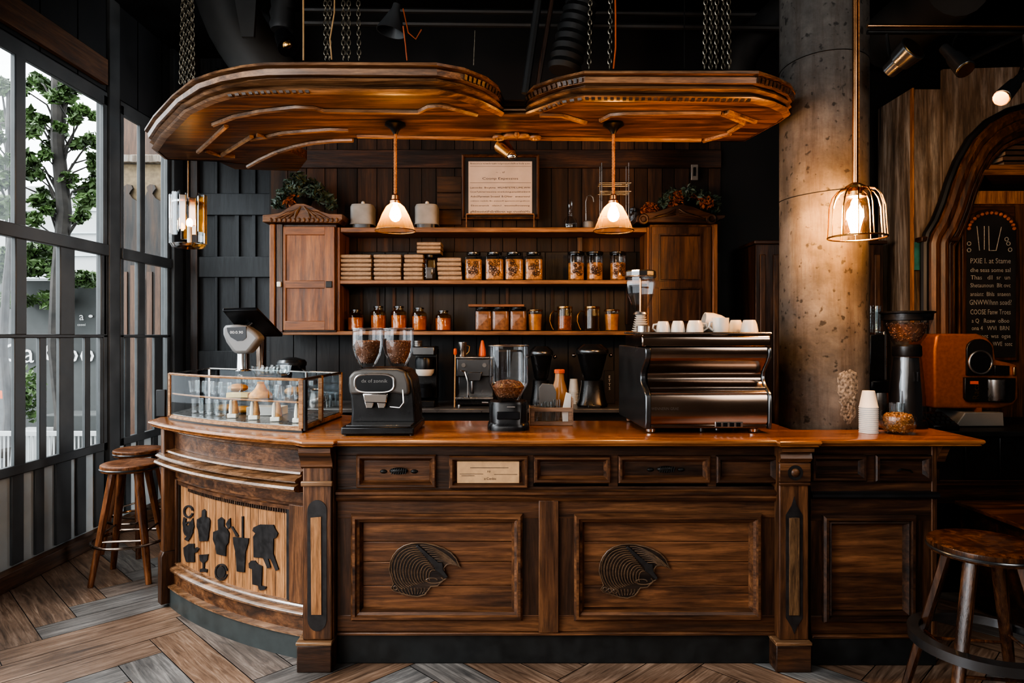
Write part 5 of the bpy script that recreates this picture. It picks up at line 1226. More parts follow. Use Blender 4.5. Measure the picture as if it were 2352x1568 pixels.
for k in range(9):
    r0, r1 = .040, .031
    o = MB().lathe([(r0 + .002, 0), (r0 + .002, .004), (r0 - .0005, .006), (r1, .095), (0.001, .096)], X(1318, 5.3), 5.3, ZB_ + .0005 + k * .0125, 18, False).build('paper_cup', m_paperc)
    i = 8 - k; tag(o, 'white paper cup, ' + (ORD[i] if k else 'bottom one') + ' of the stack beside the black grinder', 'paper cup', 'paper cups on the back counter')
t = thing('menu_board', 'small black board with white marks leaning on the back counter beside the big espresso machine', 'board', (X(1400, 5.3), 5.3, ZB_))
MB().box(X(1388, 5.3), X(1412, 5.3), 5.3, 5.32, ZB_, ZB_ + .26).build('panel', m_board, t, bevel=.003)
mb = MB()
for i, s in enumerate('ETTS'): mb.text(s, (X(1400, 5.299), 5.299, ZB_ + .2 - i * .03), (1, 0, 0), (0, 0, 1), .03)
mb.build('lettering', m_white, t, ang=0)
# ================================================================== ON THE WORKTOP
ZW = 1.1115
def bean_pile(label, mat, x, y, prof, n, rnd, size=.0085, top=True):
    """beans packed inside a round vessel; prof = [(r, z)] of the heap, densest on its skin"""
    prof = [(prof[0][0], prof[0][1] + .016)] + prof[1:]
    mb = MB(); mb.lathe([(max(.002, r - .012), z) for r, z in prof[:-1]] + [(max(.002, prof[-1][0] - .012), prof[-1][1] - .004)], x, y, 0, 20)
    seg = []
    for (r0, z0), (r1, z1) in zip(prof[:-1], prof[1:]): seg.append(math.hypot(r1 - r0, z1 - z0) * (r0 + r1) / 2)
    seg.append(prof[-1][0] ** 2 * .5)
    tot = sum(seg)
    for _ in range(n):
        q = rnd.random() * tot; i = 0
        while q > seg[i]: q -= seg[i]; i += 1
        a = rnd.uniform(0, 2 * PI)
        if i == len(seg) - 1: r = max(0, prof[-1][0] - .015) * math.sqrt(rnd.random()); z = prof[-1][1] - .003
        else:
            t = rnd.random(); r = prof[i][0] + (prof[i + 1][0] - prof[i][0]) * t - .016; z = prof[i][1] + (prof[i + 1][1] - prof[i][1]) * t
        R = Matrix.Rotation(rnd.uniform(0, 6.28), 3, 'Z') @ Matrix.Rotation(rnd.uniform(0, 6.28), 3, 'X')
        mb.ball((x + r * math.cos(a), y + r * math.sin(a), z), size * .68, size, size * .5, 6, 4, R)
    return tag(mb.build('coffee_beans', mat), label, 'coffee beans', None, 'stuff')
rnd = random.Random(21)
# --- twin hopper grinder
d = 3.50
tg = thing('twin_hopper_grinder', 'black and grey coffee grinder with two clear bean hoppers on the worktop', 'coffee grinder', (X(875, d), d, ZW))
def sh(pts, dd): return [(X(a, dd), Z(b, dd)) for a, b in pts]
MB().prism(sh([(800, 992), (805, 950), (803, 920), (797, 885), (800, 862), (815, 849), (840, 846), (915, 846), (933, 852), (944, 872), (950, 905), (956, 992)], 3.44), 'y', 3.46, 3.72).build('body', m_plastic, tg, bevel=.012, seg=3)
MB().prism(sh([(803, 905), (800, 866), (812, 853), (838, 847), (912, 847), (930, 853), (938, 880), (940, 905), (930, 908), (905, 903), (815, 906)], 3.42), 'y', 3.42, 3.47).build('front_cover', m_cover, tg, bevel=.012, seg=3)
mb = MB(); c = PX(860, 880, 3.414)
ring = []
for i in range(40):
    a = 2 * PI * i / 40; e = .5
    ring.append((c.x + S(45, 3.41) * math.copysign(abs(math.cos(a)) ** e, math.cos(a)), c.y, c.z + S(21, 3.41) * math.copysign(abs(math.sin(a)) ** .7, math.sin(a))))
mb.path(ring, .006, 8, True).build('badge_ring', m_steel, tg)
bd_ = MB().prism([(p[0], p[2]) for p in ring], 'y', 3.411, 3.425).build('badge', m_screen, tg)
MB().text('dx of zonnik', (c.x, 3.4095, c.z + .004), (1, 0, 0), (0, 0, 1), .026, width=S(60, 3.41)).build('lettering', m_gplastic, bd_, ang=0)
MB().prism(sh([(833, 903), (892, 903), (888, 926), (838, 924)], 3.42), 'y', 3.41, 3.46).build('chute', m_chrome, tg, bevel=.006)
for px in (848, 876): MB().prism(sh([(px - 12, 920), (px + 12, 920), (px + 7, 938), (px - 7, 938)], 3.42), 'y', 3.42, 3.45).build('spout', m_chrome, tg, bevel=.004)
MB().path([PX(925, 895, 3.40), PX(927, 925, 3.38), PX(918, 936, 3.37), PX(896, 934, 3.38)], [.003, .0045, .0045, .003], 8).build('cup_holder', m_steel, tg)
MB().box(X(786, 3.33), X(953, 3.33), 3.30, 3.72, ZW + .006, ZW + .045).build('base', m_plastic, tg, bevel=.008)
MB().box(X(797, 3.33), X(945, 3.33), 3.31, 3.44, ZW + .045, ZW + .052).build('drip_grid', m_dksteel, tg, bevel=.002)
for px in (795, 945): MB().tube((X(px, 3.33), 3.33, ZW), (X(px, 3.33), 3.33, ZW + .01), .012, n=12).build('foot', m_plastic, tg)
for i, px in enumerate((844, 915)):
    x, y, r = X(px, 3.56), 3.56, S(35, 3.56); zt, zb = Z(755, 3.5), Z(843, 3.5)
    MB().lathe([(r * .40, zb), (r * .62, zb + .02), (r * .90, zb + .07), (r, zb + .11), (r, zt)], x, y, 0, 32, False).build('hopper', g_hop, tg)
    MB().lathe([(r * 1.02, zt - .002), (r * 1.03, zt + .006), (r * .2, zt + .008)], x, y, 0, 32).build('hopper_lid', g_hop, tg)
    MB().torus((x, y, zt), r, .003, 'z', 32, 6).build('hopper_rim', m_steel, tg)
    bean_pile('dark coffee beans in the ' + ('left', 'right')[i] + ' hopper of the twin grinder', m_bean, x, y, [(r * .38, zb + .006), (r * .58, zb + .024), (r * .86, zb + .072), (r * .95, zb + .11), (r * .95, zb + .135)], 520, rnd)
# --- single clear hopper grinder
d = 3.58; x = X(1168, d); y = d
sg_ = thing('clear_hopper_grinder', 'round black coffee grinder with one tall clear hopper on the worktop', 'coffee grinder', (x, y, ZW))
r = S(47, d)
zb = Z(920, d)
MB().lathe([(r * 1.02, 0), (r * 1.03, .012), (r * 1.0, .03), (r * .94, .04), (r * .94, zb - ZW - .015), (r * .90, zb - ZW), (r * .3, zb - ZW)], x, y, ZW, 40, True, 3.2).build('base', m_plastic, sg_)
MB().box(x - r * .55, x + r * .55, y - r * .99, y - r * .9, ZW + .06, ZW + .10).build('drawer_front', m_screen, sg_, bevel=.004)
MB().box(x - .008, x + .035, y - r * 1.03, y - r * .9, ZW + .122, ZW + .127).build('switch', m_gplastic, sg_, bevel=.001)
MB().tube((x - r, y, zb - .01), (x - r * 1.3, y - .01, zb - .008), .004, n=8).build('lever', m_steel, sg_)
zt = Z(795, d)
MB().lathe([(r * .50, zb), (r * .60, zb + .02), (r * .92, zb + .085), (r * .96, zb + .10), (r * .96, zt)], x, y, 0, 40, False, 3).build('hopper', g_hop, sg_)
MB().lathe([(r * .99, zt), (r * 1.0, zt + .008), (r * .3, zt + .01)], x, y, 0, 40, True, 3).build('lid', g_crys, sg_)
MB().torus((x, y, zt + .002), r * .98, .003, 'z', 36, 6).build('rim', m_steel, sg_)
MB().tube((x, y, zb + .125), (x, y, zt - .02), r * .10, n=12).build('inner_tube', g_crys, sg_)
MB().box(x - r * .5, x + r * .4, y + r * .3, y + r * .34, zt - .03, zt - .02).build('inner_clip', m_copper, sg_)
bean_pile('brown coffee beans heaped in the tall clear hopper', m_bean, x, y, [(r * .46, zb + .006), (r * .58, zb + .022), (r * .88, zb + .075), (r * .70, zb + .098), (r * .30, zb + .106)], 620, rnd)
# --- wooden caddy with packets and glasses
d = 3.76; x0, x1 = X(1218, d), X(1312, d)
cd = thing('wooden_caddy', 'small light wooden caddy crate beside the clear hopper grinder', 'crate', ((x0 + x1) / 2, d, ZW))
w_crate = wood('light_crate_wood', (.14, .08, .05), (.30, .18, .11), (.45, .29, .18), 'x', 1.5, .5, .15)
ya, yb = 3.70, 3.80
MB().box(x0, x1, ya, yb, ZW, ZW + .012).build('bottom_board', w_crate, cd)
fr = MB()
fr.box(x0, x1, ya - .006, ya, ZW, ZW + .022); fr.box(x0, x1, ya - .006, ya, ZW + .075, ZW + .098); fr.box(x0, x0 + .022, ya - .006, ya, ZW + .02, ZW + .078); fr.box(x1 - .022, x1, ya - .006, ya, ZW + .02, ZW + .078)
fr.build('front_frame', w_crate, cd, bevel=.002)
MB().box(x0, x1, yb, yb + .006, ZW, ZW + .098).build('back_board', w_crate, cd)
for a, b in ((x0 - .006, x0), (x1, x1 + .006)): MB().box(a, b, ya - .006, yb + .006, ZW, ZW + .10 + (.05 if b > x1 else 0)).build('side_board', w_crate, cd, bevel=.002)
for k, px in enumerate((1236, 1258, 1278)):
    xx = X(px, 3.745); o = MB().lathe([(.017, .0), (.020, .004), (.025, .10 + .012 * k), (.0235, .10 + .012 * k), (.017, .008)], xx, 3.748, ZW + .0125, 18).build('small_tumbler', g_crys)
    tag(o, ('left', 'middle', 'right')[k] + ' clear small tumbler standing in the wooden caddy', 'glass', 'tumblers in the caddy')
o = MB().prism([(X(1240, 3.79), ZW + .013), (X(1275, 3.79), ZW + .013), (X(1278, 3.79), Z(900, 3.79)), (X(1270, 3.79), Z(882, 3.79)), (X(1245, 3.79), Z(880, 3.79)), (X(1238, 3.79), Z(890, 3.79))], 'y', 3.784, 3.79).build('paper_packet', m_gplastic, None, bevel=.002)
tag(o, 'pale grey paper packet standing at the back of the wooden caddy', 'packet')
o = MB().prism([(X(1292, 3.74), ZW + .013), (X(1310, 3.74), ZW + .013), (X(1312, 3.74), Z(905, 3.74)), (X(1300, 3.74), Z(900, 3.74)), (X(1290, 3.74), Z(945, 3.74))], 'y', 3.73, 3.738).build('napkin_packet', m_paperc, None, bevel=.002)
tag(o, 'white folded napkin packet at the right end of the wooden caddy', 'napkins')
# caramel bottle behind
x = X(1285, 4.0) ; y = 3.875; x = X(1285, y)
t = thing('caramel_bottle', 'caramel coloured bottle with orange cap behind the wooden caddy', 'bottle', (x, y, ZW))
r = S(20, y); H = Z(848, y) - ZW
MB().lathe([(r * .9, 0), (r, .01), (r, H * .45), (r * .9, H * .6), (r * .55, H * .8), (r * .5, H * .93)], x, y, ZW, 24).build('bottle_body', m_milk, t)
MB().lathe([(r * .56, H * .925), (r * .6, H * .93), (r * .6, H * .99), (r * .5, H)], x, y, ZW, 20).build('cap', m_orange, t)

# --- big espresso machine
em = thing('espresso_machine', 'large polished steel espresso machine with wavy sides on the right of the worktop', 'espresso machine', (1.0, 3.65, ZW))
ex0, ex1 = .700, 1.285; D0 = 3.40; zq = lambda v: Z(v, D0)
fp = [(798, .0), (806, -.004), (818, -.002), (830, .018), (843, .052), (856, .082), (866, .090), (876, .084), (887, .060), (896, .025), (902, .004), (906, .0), (911, -.006), (940, -.006), (968, -.004), (975, .004)]
prof = [(D0 + .52, zq(975)), (D0 + .52, zq(798))] + [(D0 + o, zq(p)) for p, o in fp]
MB().prism(prof, 'x', ex0, ex1).build('body', m_copper, em, ang=40)
def sidepanel(xa, xb, skew):
    pr = [(D0 + .54, zq(980)), (D0 + .54, zq(795))] + [(D0 + o * 1.0 - .012, zq(p)) for p, o in fp[:-1]] + [(D0 - .01, zq(985))]
    mb = MB().prism(pr, 'x', xa, xb)
    mb.v = [Vector((v.x + skew * (v.y - D0) / .54, v.y, v.z)) for v in mb.v]
    return mb
MB.SP = None
sidepanel(.668, .698, -.045).build('side_panel', m_dksteel, em, bevel=.006)
sidepanel(1.287, 1.305, 0).build('side_panel', m_dksteel, em, bevel=.005)
MB().prism([(D0 + .50, zq(797)), (D0 + .50, zq(768)), (D0 + .02, zq(768)), (D0 + .005, zq(772)), (D0, zq(780)), (D0 + .004, zq(796))], 'x', .655, 1.305).build('top_tray', m_copper, em, bevel=.006)
MB().path([(.652, D0 + .49, zq(763)), (.652, D0 + .01, zq(765)), (1.308, D0 + .01, zq(765)), (1.308, D0 + .49, zq(763))], .006, 8).build('cup_rail', m_steel, em)
mb = MB()
for p in (903, 892): mb.tube((ex0, D0 + (.004 if p == 903 else .03), zq(p)), (ex1, D0 + (.004 if p == 903 else .03), zq(p)), .006, n=10)
mb.build('trim_strip', m_chrome, em)
MB().text('WENNERIN GRAE', (X(1495, D0), D0 - .0075, zq(941)), (1, 0, 0), (0, 0, 1), .02, align='LEFT', width=S(63, D0)).build('lettering', m_chrome, em, ang=0)
MB().box(ex0, ex1, D0 + .0, D0 + .5, zq(983), zq(975)).build('bottom_plate', m_copper, em, bevel=.003)
for xx, yy in ((.705, D0 + .03), (1.225, D0 + .03), (.68, D0 + .47), (1.25, D0 + .47)):
    MB().lathe([(.014, 0), (.024, .006), (.027, .02), (.018, .034), (.020, zq(983) - ZW + .002)], xx, yy, ZW, 20).build('foot', m_chrome, em)
MB().tube((X(1612, D0 + .05), D0 + .05, zq(984)), (X(1612, D0 + .05), D0 + .05, ZW + .004), .018, n=14).build('drain_knob', m_plastic, em)
MB().box(X(1642, D0), X(1706, D0), D0 - .004, D0 + .004, zq(981), zq(967)).build('control_plate', m_steel, em, bevel=.002)
for k in range(4): MB().box(X(1645 + k * 15, D0), X(1655 + k * 15, D0), D0 - .008, D0 - .003, zq(979), zq(970)).build('button', m_screen, em)
MB().tube((X(1648, D0), D0 + .01, zq(984)), (X(1648, D0), D0 + .01, ZW + .015), .010, n=12).build('drain_tube', m_dksteel, em)
# cups upside down on top of it
ZT_ = zq(768) + .001
cup0 = None
def cup(px, d_, w, h, label, tilt=0, handle=None, upright=False, nm='coffee_cup'):
    x = X(px, d_); r = S(w, d_) / 2; h = S(h, d_)
    t = thing(nm, label, 'cup', (x, d_, ZT_))
    pr = [(r, .002), (r * 1.0, .004), (r * .98, h * .3), (r * .86, h * .7), (r * .70, h * .95), (r * .66, h), (r * .5, h)] if not upright else [(r * .8, .001), (r * .86, .006), (r * .98, h * .5), (r, h), (r * .93, h), (r * .9, h * .5), (r * .7, .012)]
    MB().lathe(pr, x, d_, ZT_, 28).build('cup_body', m_ceram, t)
    if handle:
        s = handle; MB().path([(x + s * r * .80, d_, ZT_ + h * .78), (x + s * r * 1.30, d_ - .004, ZT_ + h * .74), (x + s * r * 1.42, d_ - .004, ZT_ + h * .45), (x + s * r * .95, d_, ZT_ + h * .25)], .0055, 8).build('handle', m_ceram, t)
    return t
cup(1523, 3.62, 34, 30, 'white cup upside down on the espresso machine nearest the glass hopper', handle=-1)
cup(1557, 3.60, 33, 31, 'second white cup upside down from the glass hopper on the espresso machine')
cup(1596, 3.58, 40, 32, 'wide white cup upside down in the middle of the espresso machine top', handle=1)
t = cup(1655, 3.56, 38, 38, 'tall white mug standing on the espresso machine before the tilted bowl', upright=True, handle=-1, nm='mug')
cup(1690, 3.66, 34, 33, 'white cup half hidden behind the tall mug on the espresso machine')
cup(1721, 3.56, 40, 33, 'rightmost white cup upside down on the espresso machine')
t = thing('ceramic_jug', 'wide white ceramic jug lying tilted behind the tall mug on the espresso machine', 'jug', (X(1640, 3.72), 3.72, ZT_))
MB().lathe([(.002, -.062), (.042, -.06), (.052, -.03), (.055, .02), (.048, .06), (.044, .06), (.048, .02), (.04, -.05)], 0, 0, 0, 26).xf(Matrix.Translation((X(1640, 3.72), 3.72, ZT_ + .062)) @ Matrix.Rotation(-1.35, 4, 'Y')).build('jug_body', m_ceram, t)
# glass hopper on a stack of saucers
x, y = .712, 3.74
ws = []
for k in range(9):
    r = .052 - .0028 * k
    o = MB().lathe([(r * .6, 0), (r * .7, .001), (r, .0095), (r * .97, .0115), (r * .6, .006)], x, y, ZT_ + k * .0122, 28).build('saucer', m_ceram)
    tag(o, 'white saucer, ' + (ORD[8 - k] if k else 'bottom one') + ' of the stack under the glass hopper', 'saucer', 'saucers on the espresso machine')
zs_ = ZT_ + 9 * .0122 + .001
t = thing('glass_bean_hopper', 'empty faceted glass hopper on the saucer stack at the left of the espresso machine', 'hopper', (x, y, zs_))
q = S(33, y); hh = Z(622, y) - zs_
MB().lathe([(q * .28, 0), (q * .32, .01), (q * .62, hh * .22), (q * .92, hh * .48), (q * 1.0, hh * .66), (q * 1.0, hh * .86)], x, y, zs_, 12, False).build('hopper_body', g_crys, t, ang=0)
MB().lathe([(q * 1.04, hh * .86), (q * 1.06, hh * .88), (q * 1.06, hh * .97), (q * .98, hh)], x, y, zs_, 12).build('lid', m_dksteel, t, ang=0)
MB().torus((x, y, zs_ + hh * .86), q * 1.03, .004, 'z', 24, 6).build('rim', m_steel, t)
MB().tube((x, y, zs_ + .004), (x, y, zs_ + hh * .84), .006, n=10).build('inner_rod', m_copperrod, t)
MB().lathe([(q * .3, .0005), (q * .5, .001), (q * .45, .012), (q * .28, .016)], x, y, zs_, 20).build('base_ring', m_steel, t)
mb = MB().lathe([(.03, 0), (.035, .004), (.035, .045), (.02, .05)], .70, 3.60, ZT_, 16); tag(mb.build('metal_tumbler', m_steel), 'small steel tumbler in front of the saucer stack', 'tumbler')

# --- glass pastry case
def casept(t, o=0):
    ph = 22.3 + (45.4 - 22.3) * t; R = 2.685 + .075 * t + o; return arc(ph, R)
HC = .268
dc = thing('display_case', 'curved glass pastry display case with thin wooden frame on the worktop corner', 'display case', (-1.55, 4.0, ZW))
RB, LB = (-1.03, 4.06), (-2.07, 4.62)
front = [casept(t / 16) for t in range(17)]                # right -> left
outl = front + [LB, RB]
outl_ccw = list(reversed(outl))
w_case = wood('case_frame_wood', (.10, .04, .014), (.30, .135, .045), (.50, .26, .10), 'x', 2, .3, .35)
MB().loft([[(*p, z) for p in offset(outl_ccw, o)] for z, o in ((ZW, .0), (ZW + .028, .0), (ZW + .03, -.004))], True, True).build('base', w_case, dc)
MB().loft([[(*p, z) for p in offset(outl_ccw, o)] for z, o in ((ZW + .0, .006), (ZW + .009, .006))], True, True).build('plinth', m_black, dc)
MB().loft([[(*p, z) for p in offset(outl_ccw, -.006)] for z in (ZW + .031, ZW + .034)], True, True).build('tray', m_steel, dc)
def bandpath(pts, z, r=.0075): return MB().path([(*p, z) for p in pts], r, 6)
bandpath(front, ZW + HC).build('top_rail', w_case, dc); bandpath([front[0], RB], ZW + HC).build('top_rail', m_plastic, dc); bandpath([RB, LB, front[-1]], ZW + HC, .005).build('top_rail', m_steel, dc)
mp_ = ((front[0][0] * .55 + RB[0] * .45), (front[0][1] * .55 + RB[1] * .45))
for p, w_, m_ in ((front[0], .012, w_case), (mp_, .012, w_case), (RB, .009, w_case), (LB, .008, m_steel), (front[-1], .008, w_case)):
    MB().box(p[0] - w_, p[0] + w_, p[1] - w_, p[1] + w_, ZW + .02, ZW + HC + .004).build('post', m_, dc, bevel=.003)
MB().box(front[0][0] + .012, front[0][0] + .022, front[0][1] - .01, front[0][1] + .03, ZW + .01, ZW + HC).build('corner_strip', m_plastic, dc)
MB().loft([[(*p, z) for p in front] for z in (ZW + .03, ZW + HC - .006)], False, False).build('front_pane', g_case, dc, ang=60)
MB().loft([[(*p, z) for p in (front[0], RB)] for z in (ZW + .03, ZW + HC - .006)], False, False).build('side_pane', g_case, dc)
MB().loft([[(*p, z) for p in (RB, LB)] for z in (ZW + .03, ZW + HC - .006)], False, False).build('back_pane', g_case, dc)
MB().add([(*p, ZW + HC) for p in offset(outl_ccw, -.006)], [tuple(range(len(outl)))]).build('top_pane', g_case, dc, ang=0)
MB().loft([[(*p, z) for p in offset(outl_ccw, -.018)] for z in (ZW + .148, ZW + .153)], True, True).build('shelf', g_crys, dc, ang=0)
bandpath([casept(t / 16, -.018) for t in range(17)], ZW + .1505, .005).build('shelf_edge', w_case, dc)
# what stands in it
zl, zu = ZW + .035, ZW + .154
def inside(t, back): return casept(t, -back)
for k, t_ in enumerate((.09, .23, .38, .54)):
    x, y = inside(t_, .10)
    p = thing('cream_horn', ('rightmost', 'second from right', 'third from right', 'leftmost')[k] + ' upright golden cream horn on the lower shelf of the glass case', 'pastry', (x, y, zl), 0, 'cream horns in the glass case')
    MB().box(x - .030, x + .022, y - .022, y + .022, zl, zl + .026).build('cream_base', m_cream, p, bevel=.005)
    MB().lathe([(.020, .026), (.022, .034), (.018, .06), (.013, .09), (.007, .105)], x + .006, y, zl, 14).build('horn', m_pastry, p)
    MB().lathe([(.012, .0), (.013, .02), (.008, .07), (.003, .075)], x - .010, y - .012, zl + .026, 10).build('cream', m_cream, p)
for k, t_ in enumerate((.68, .76, .84, .92)):
    x, y = inside(t_, .12); o = MB().lathe([(.026, 0), (.03, .004), (.034, .085), (.032, .085), (.027, .008)], x, y, zl, 20).build('dessert_glass', g_crys)
    tag(o, ('first', 'second', 'third', 'fourth')[k] + ' dessert glass from the horns on the lower shelf of the glass case', 'glass', 'dessert glasses, lower shelf')
for k, t_ in enumerate((.10, .18, .26, .62, .70, .78, .86, .94)):
    x, y = inside(t_, .11); o = MB().lathe([(.02, 0), (.024, .004), (.032, .072), (.030, .072), (.021, .008)], x, y, zu, 20).build('dessert_glass', g_crys)
    tag(o, ('first', 'second', 'third', 'fourth', 'fifth', 'sixth', 'seventh', 'eighth')[k] + ' dessert glass from the right on the upper shelf of the glass case', 'glass', 'dessert glasses, upper shelf')
for k, t_ in enumerate((.70, .88)):
    x, y = inside(t_, .27); o = MB().ball((x, y, zl + .022), .055, .045, .022, 16, 8).build('bread_roll', m_pastry); tag(o, ('darker', 'paler')[0] + ' round roll ' + ('nearer the horns', 'nearer the left end')[k] + ' at the back of the lower shelf', 'bread', 'rolls in the glass case')
x, y = inside(.36, .12); t = thing('cake', 'round golden cake dome on the upper shelf of the glass case', 'cake', (x, y, zu))
MB().lathe([(.06, 0), (.062, .012), (.058, .022), (.03, .05), (.018, .075), (.02, .085), (.004, .088)], x, y, zu, 22).build('cake_body', m_pastry, t)
x, y = inside(.46, .07); o = MB().box(x - .06, x + .06, y - .03, y + .03, zu, zu + .028).build('cake_slab', plain('pale_yellow_sponge', (.62, .48, .22), .6, var=.2, scale=30), None, bevel=.004); tag(o, 'pale yellow sponge slab beside the golden cake in the glass case', 'cake')
x, y = inside(.52, .30); o = MB().box(x - .10, x + .10, y - .06, y + .06, zl, zl + .05).build('pastry_box', m_paperc, None, bevel=.004); tag(o, 'white pastry box at the back of the glass case lower shelf', 'box')
for k, t_ in enumerate((.30, .80)):
    x, y = inside(t_, .30); o = MB().ball((x, y, zu + .025), .06, .05, .025, 16, 8).build('pastry_bun', m_pastry); tag(o, ('bun behind the golden cake', 'bun behind the left dessert glasses')[k] + ' on the upper shelf of the glass case', 'bread')
# till on top
zc = ZW + HC + .0055
ps = thing('point_of_sale_terminal', 'grey and black till terminal with tilted screen on the glass case', 'till', (X(560, 4.2), 4.2, zc))
xs = X(559, 4.2)
MB().lathe([(.048, 0), (.05, .006), (.038, .012), (.036, .10), (.040, .135), (.03, .14)], xs, 4.2, zc, 28).build('stand', m_chrome, ps)
hd_ = [(516, 752), (522, 747), (545, 745), (568, 747), (590, 762), (603, 776), (592, 790), (583, 802), (574, 812), (546, 813), (538, 806), (524, 786), (517, 768)]
MB().prism([(X(a, 4.17), Z(b, 4.17)) for a, b in hd_], 'y', 4.13, 4.24).build('head', m_gplastic, ps, bevel=.022, seg=4)
MB().prism([(X(a, 4.128), Z(b, 4.128)) for a, b in ((521, 752), (565, 750), (566, 775), (558, 782), (545, 783), (530, 774), (523, 762))], 'y', 4.126, 4.14).build('customer_display', m_screen, ps)
MB().text('00:0.90', (X(543, 4.124), 4.125, Z(766, 4.124)), (1, 0, 0), (0, 0, 1), .024, width=S(30, 4.12)).build('lettering', m_white, ps, ang=0)
A, B, C, D = PX(511, 714, 4.08), PX(590, 712, 4.10), PX(649, 773, 4.36), PX(560, 774, 4.34)
n_ = (B - A).cross(D - A).normalized() * .022
if n_.z < 0: n_ = -n_
MB().add([A, B, C, D, A + n_, B + n_, C + n_, D + n_], [(0, 1, 2, 3), (4, 5, 6, 7), (0, 1, 5, 4), (1, 2, 6, 5), (2, 3, 7, 6), (3, 0, 4, 7)]).build('screen', m_screen, ps, bevel=.004)
MB().tube(PX(566, 752, 4.2), PX(578, 742, 4.22), .02, n=12).build('neck', m_plastic, ps)
o = MB().lathe([(.030, 0), (.032, .005), (.032, .225), (.028, .23), (.002, .23)], X(600, 4.43), 4.43, zc, 24).build('copper_canister', m_copper); tag(o, 'tall coppery cylinder canister behind the till on the glass case', 'canister')
bx = thing('crystal_bowl', 'wide cut crystal bowl on top of the glass case beside the till', 'bowl', (X(624, 3.74), 3.74, zc))
pr = []
mb = MB(); x, y = X(624, 3.74), 3.74; r = .102
rings = []
for kz, (rr_, zz) in enumerate(((.82, 0), (.9, .006), (.96, .028), (1.0, .052), (.95, .052), (.9, .028), (.8, .01))):
    rings.append([(x + r * rr_ * (1 + .035 * (i % 2)) * math.cos(2 * PI * i / 48), y + r * rr_ * (1 + .035 * (i % 2)) * math.sin(2 * PI * i / 48), zc + zz) for i in range(48)])
mb.loft(rings, True, False).build('bowl_body', g_crys, bx, ang=0)
rn = random.Random(31)
for k in range(9):
    a = k * 2.4; q = .02 + .05 * ((k * .37) % 1)
    o = MB().lathe([(.012, 0), (.018, .01), (.017, .026), (.008, .034)], x + q * math.cos(a), y + q * math.sin(a), zc + .012, 6).build('crystal_lump', g_crys, None, ang=0)
    tag(o, 'clear faceted lump inside the crystal bowl', 'crystal', 'clear lumps in the crystal bowl')
# menu holder at the left end of the worktop
o = MB().box(X(362, 4.12), X(383, 4.12), 4.10, 4.125, ZW, Z(895, 4.1)).build('menu_holder', m_black, None, bevel=.004); tag(o, 'black upright menu holder at the left end of the worktop', 'menu holder')

# ================================================================== RIGHT OF THE COLUMN
def paper_stack(px, d_, zb_, n, label, r0, r1, h, step, mat=m_paperc, grp=None):
    for k in range(n):
        o = MB().lathe([(r0 + .0015, 0), (r0 + .0015, .003), (r0 - .0003, .005), (r1, h), (.001, h + .0005)], X(px, d_), d_, zb_ + k * step, 22, False).build('paper_cup', mat)
        i = n - 1 - k; tag(o, 'white paper cup, ' + (ORD[i] if k else 'bottom one') + ' of ' + label, 'paper cup', grp or label)
paper_stack(1995, 3.42, ZW + .0005, 14, 'the upside down stack beside the column', .0445, .029, .085, .0098, grp='paper cups beside the column')
d = 3.64; x, y = X(2083, d), d
rg = thing('tall_bean_grinder', 'tall coffee grinder with wide bean funnel at the right end of the worktop', 'coffee grinder', (x, y, ZW))
MB().lathe([(.098, 0), (.10, .01), (.096, .03), (.09, .04)], x, y, ZW, 28).build('base', m_plastic, rg)
z1 = Z(795, d)
MB().lathe([(.088, ZW + .04), (.09, ZW + .06), (.088, ZW + .16), (.078, z1 - .14), (.066, z1 - .05)], x, y, 0, 36, False).build('clear_tube', g_hop, rg)
MB().lathe([(.075, ZW + .04), (.075, ZW + .15), (.06, z1 - .06)], x + .002, y + .01, 0, 28).build('inner_body', m_dksteel, rg)
MB().lathe([(.068, z1 - .055), (.072, z1 - .045), (.070, z1), (.062, z1 + .01)], x, y, 0, 28).build('collar', m_plastic, rg)
MB().box(x + .012, x + .022, y - .082, y - .06, ZW + .25, ZW + .30).build('slider', m_plastic, rg)
zt = Z(716, d)
MB().lathe([(.060, z1 + .006), (.075, z1 + .03), (.10, z1 + .07), (.122, zt - .04), (.126, zt - .012)], x, y, 0, 36, False).build('funnel', g_hop, rg)
MB().lathe([(.124, zt - .012), (.134, zt - .008), (.136, zt), (.12, zt + .003), (.02, zt + .004)], x, y, 0, 36).build('lid', m_plastic, rg)
MB().lathe([(.122, zt - .045), (.125, zt - .013), (.119, zt - .013), (.117, zt - .045)], x, y, 0, 36).build('funnel_rim', m_plastic, rg)
bean_pile('dark coffee beans in the wide funnel of the tall grinder', m_bean, x, y, [(.056, z1 + .012), (.070, z1 + .032), (.094, z1 + .07), (.110, zt - .068), (.112, zt - .062)], 620, rnd)
x, y = X(2063, 3.40), 3.40; bw = thing('bean_bowl', 'round clear glass bowl full of light coffee beans beside the paper cups', 'bowl', (x, y, ZW))
MB().lathe([(.045, 0), (.06, .006), (.08, .04), (.083, .07), (.079, .088)], x, y, ZW, 28, False).build('bowl_body', g_clear, bw)
bean_pile('light brown coffee beans heaped in the round glass bowl', m_bean2, x, y, [(.045, ZW + .007), (.060, ZW + .014), (.077, ZW + .045), (.080, ZW + .07), (.072, ZW + .092), (.03, ZW + .10)], 560, rnd, .0095)
o = MB().lathe([(.034, 0), (.036, .005), (.038, .05), (.036, .052), (.033, .008)], x - .005, y + .005, ZW + .101, 20).build('measuring_cup', g_crys); tag(o, 'clear measuring cup resting on the light beans in the glass bowl', 'cup')
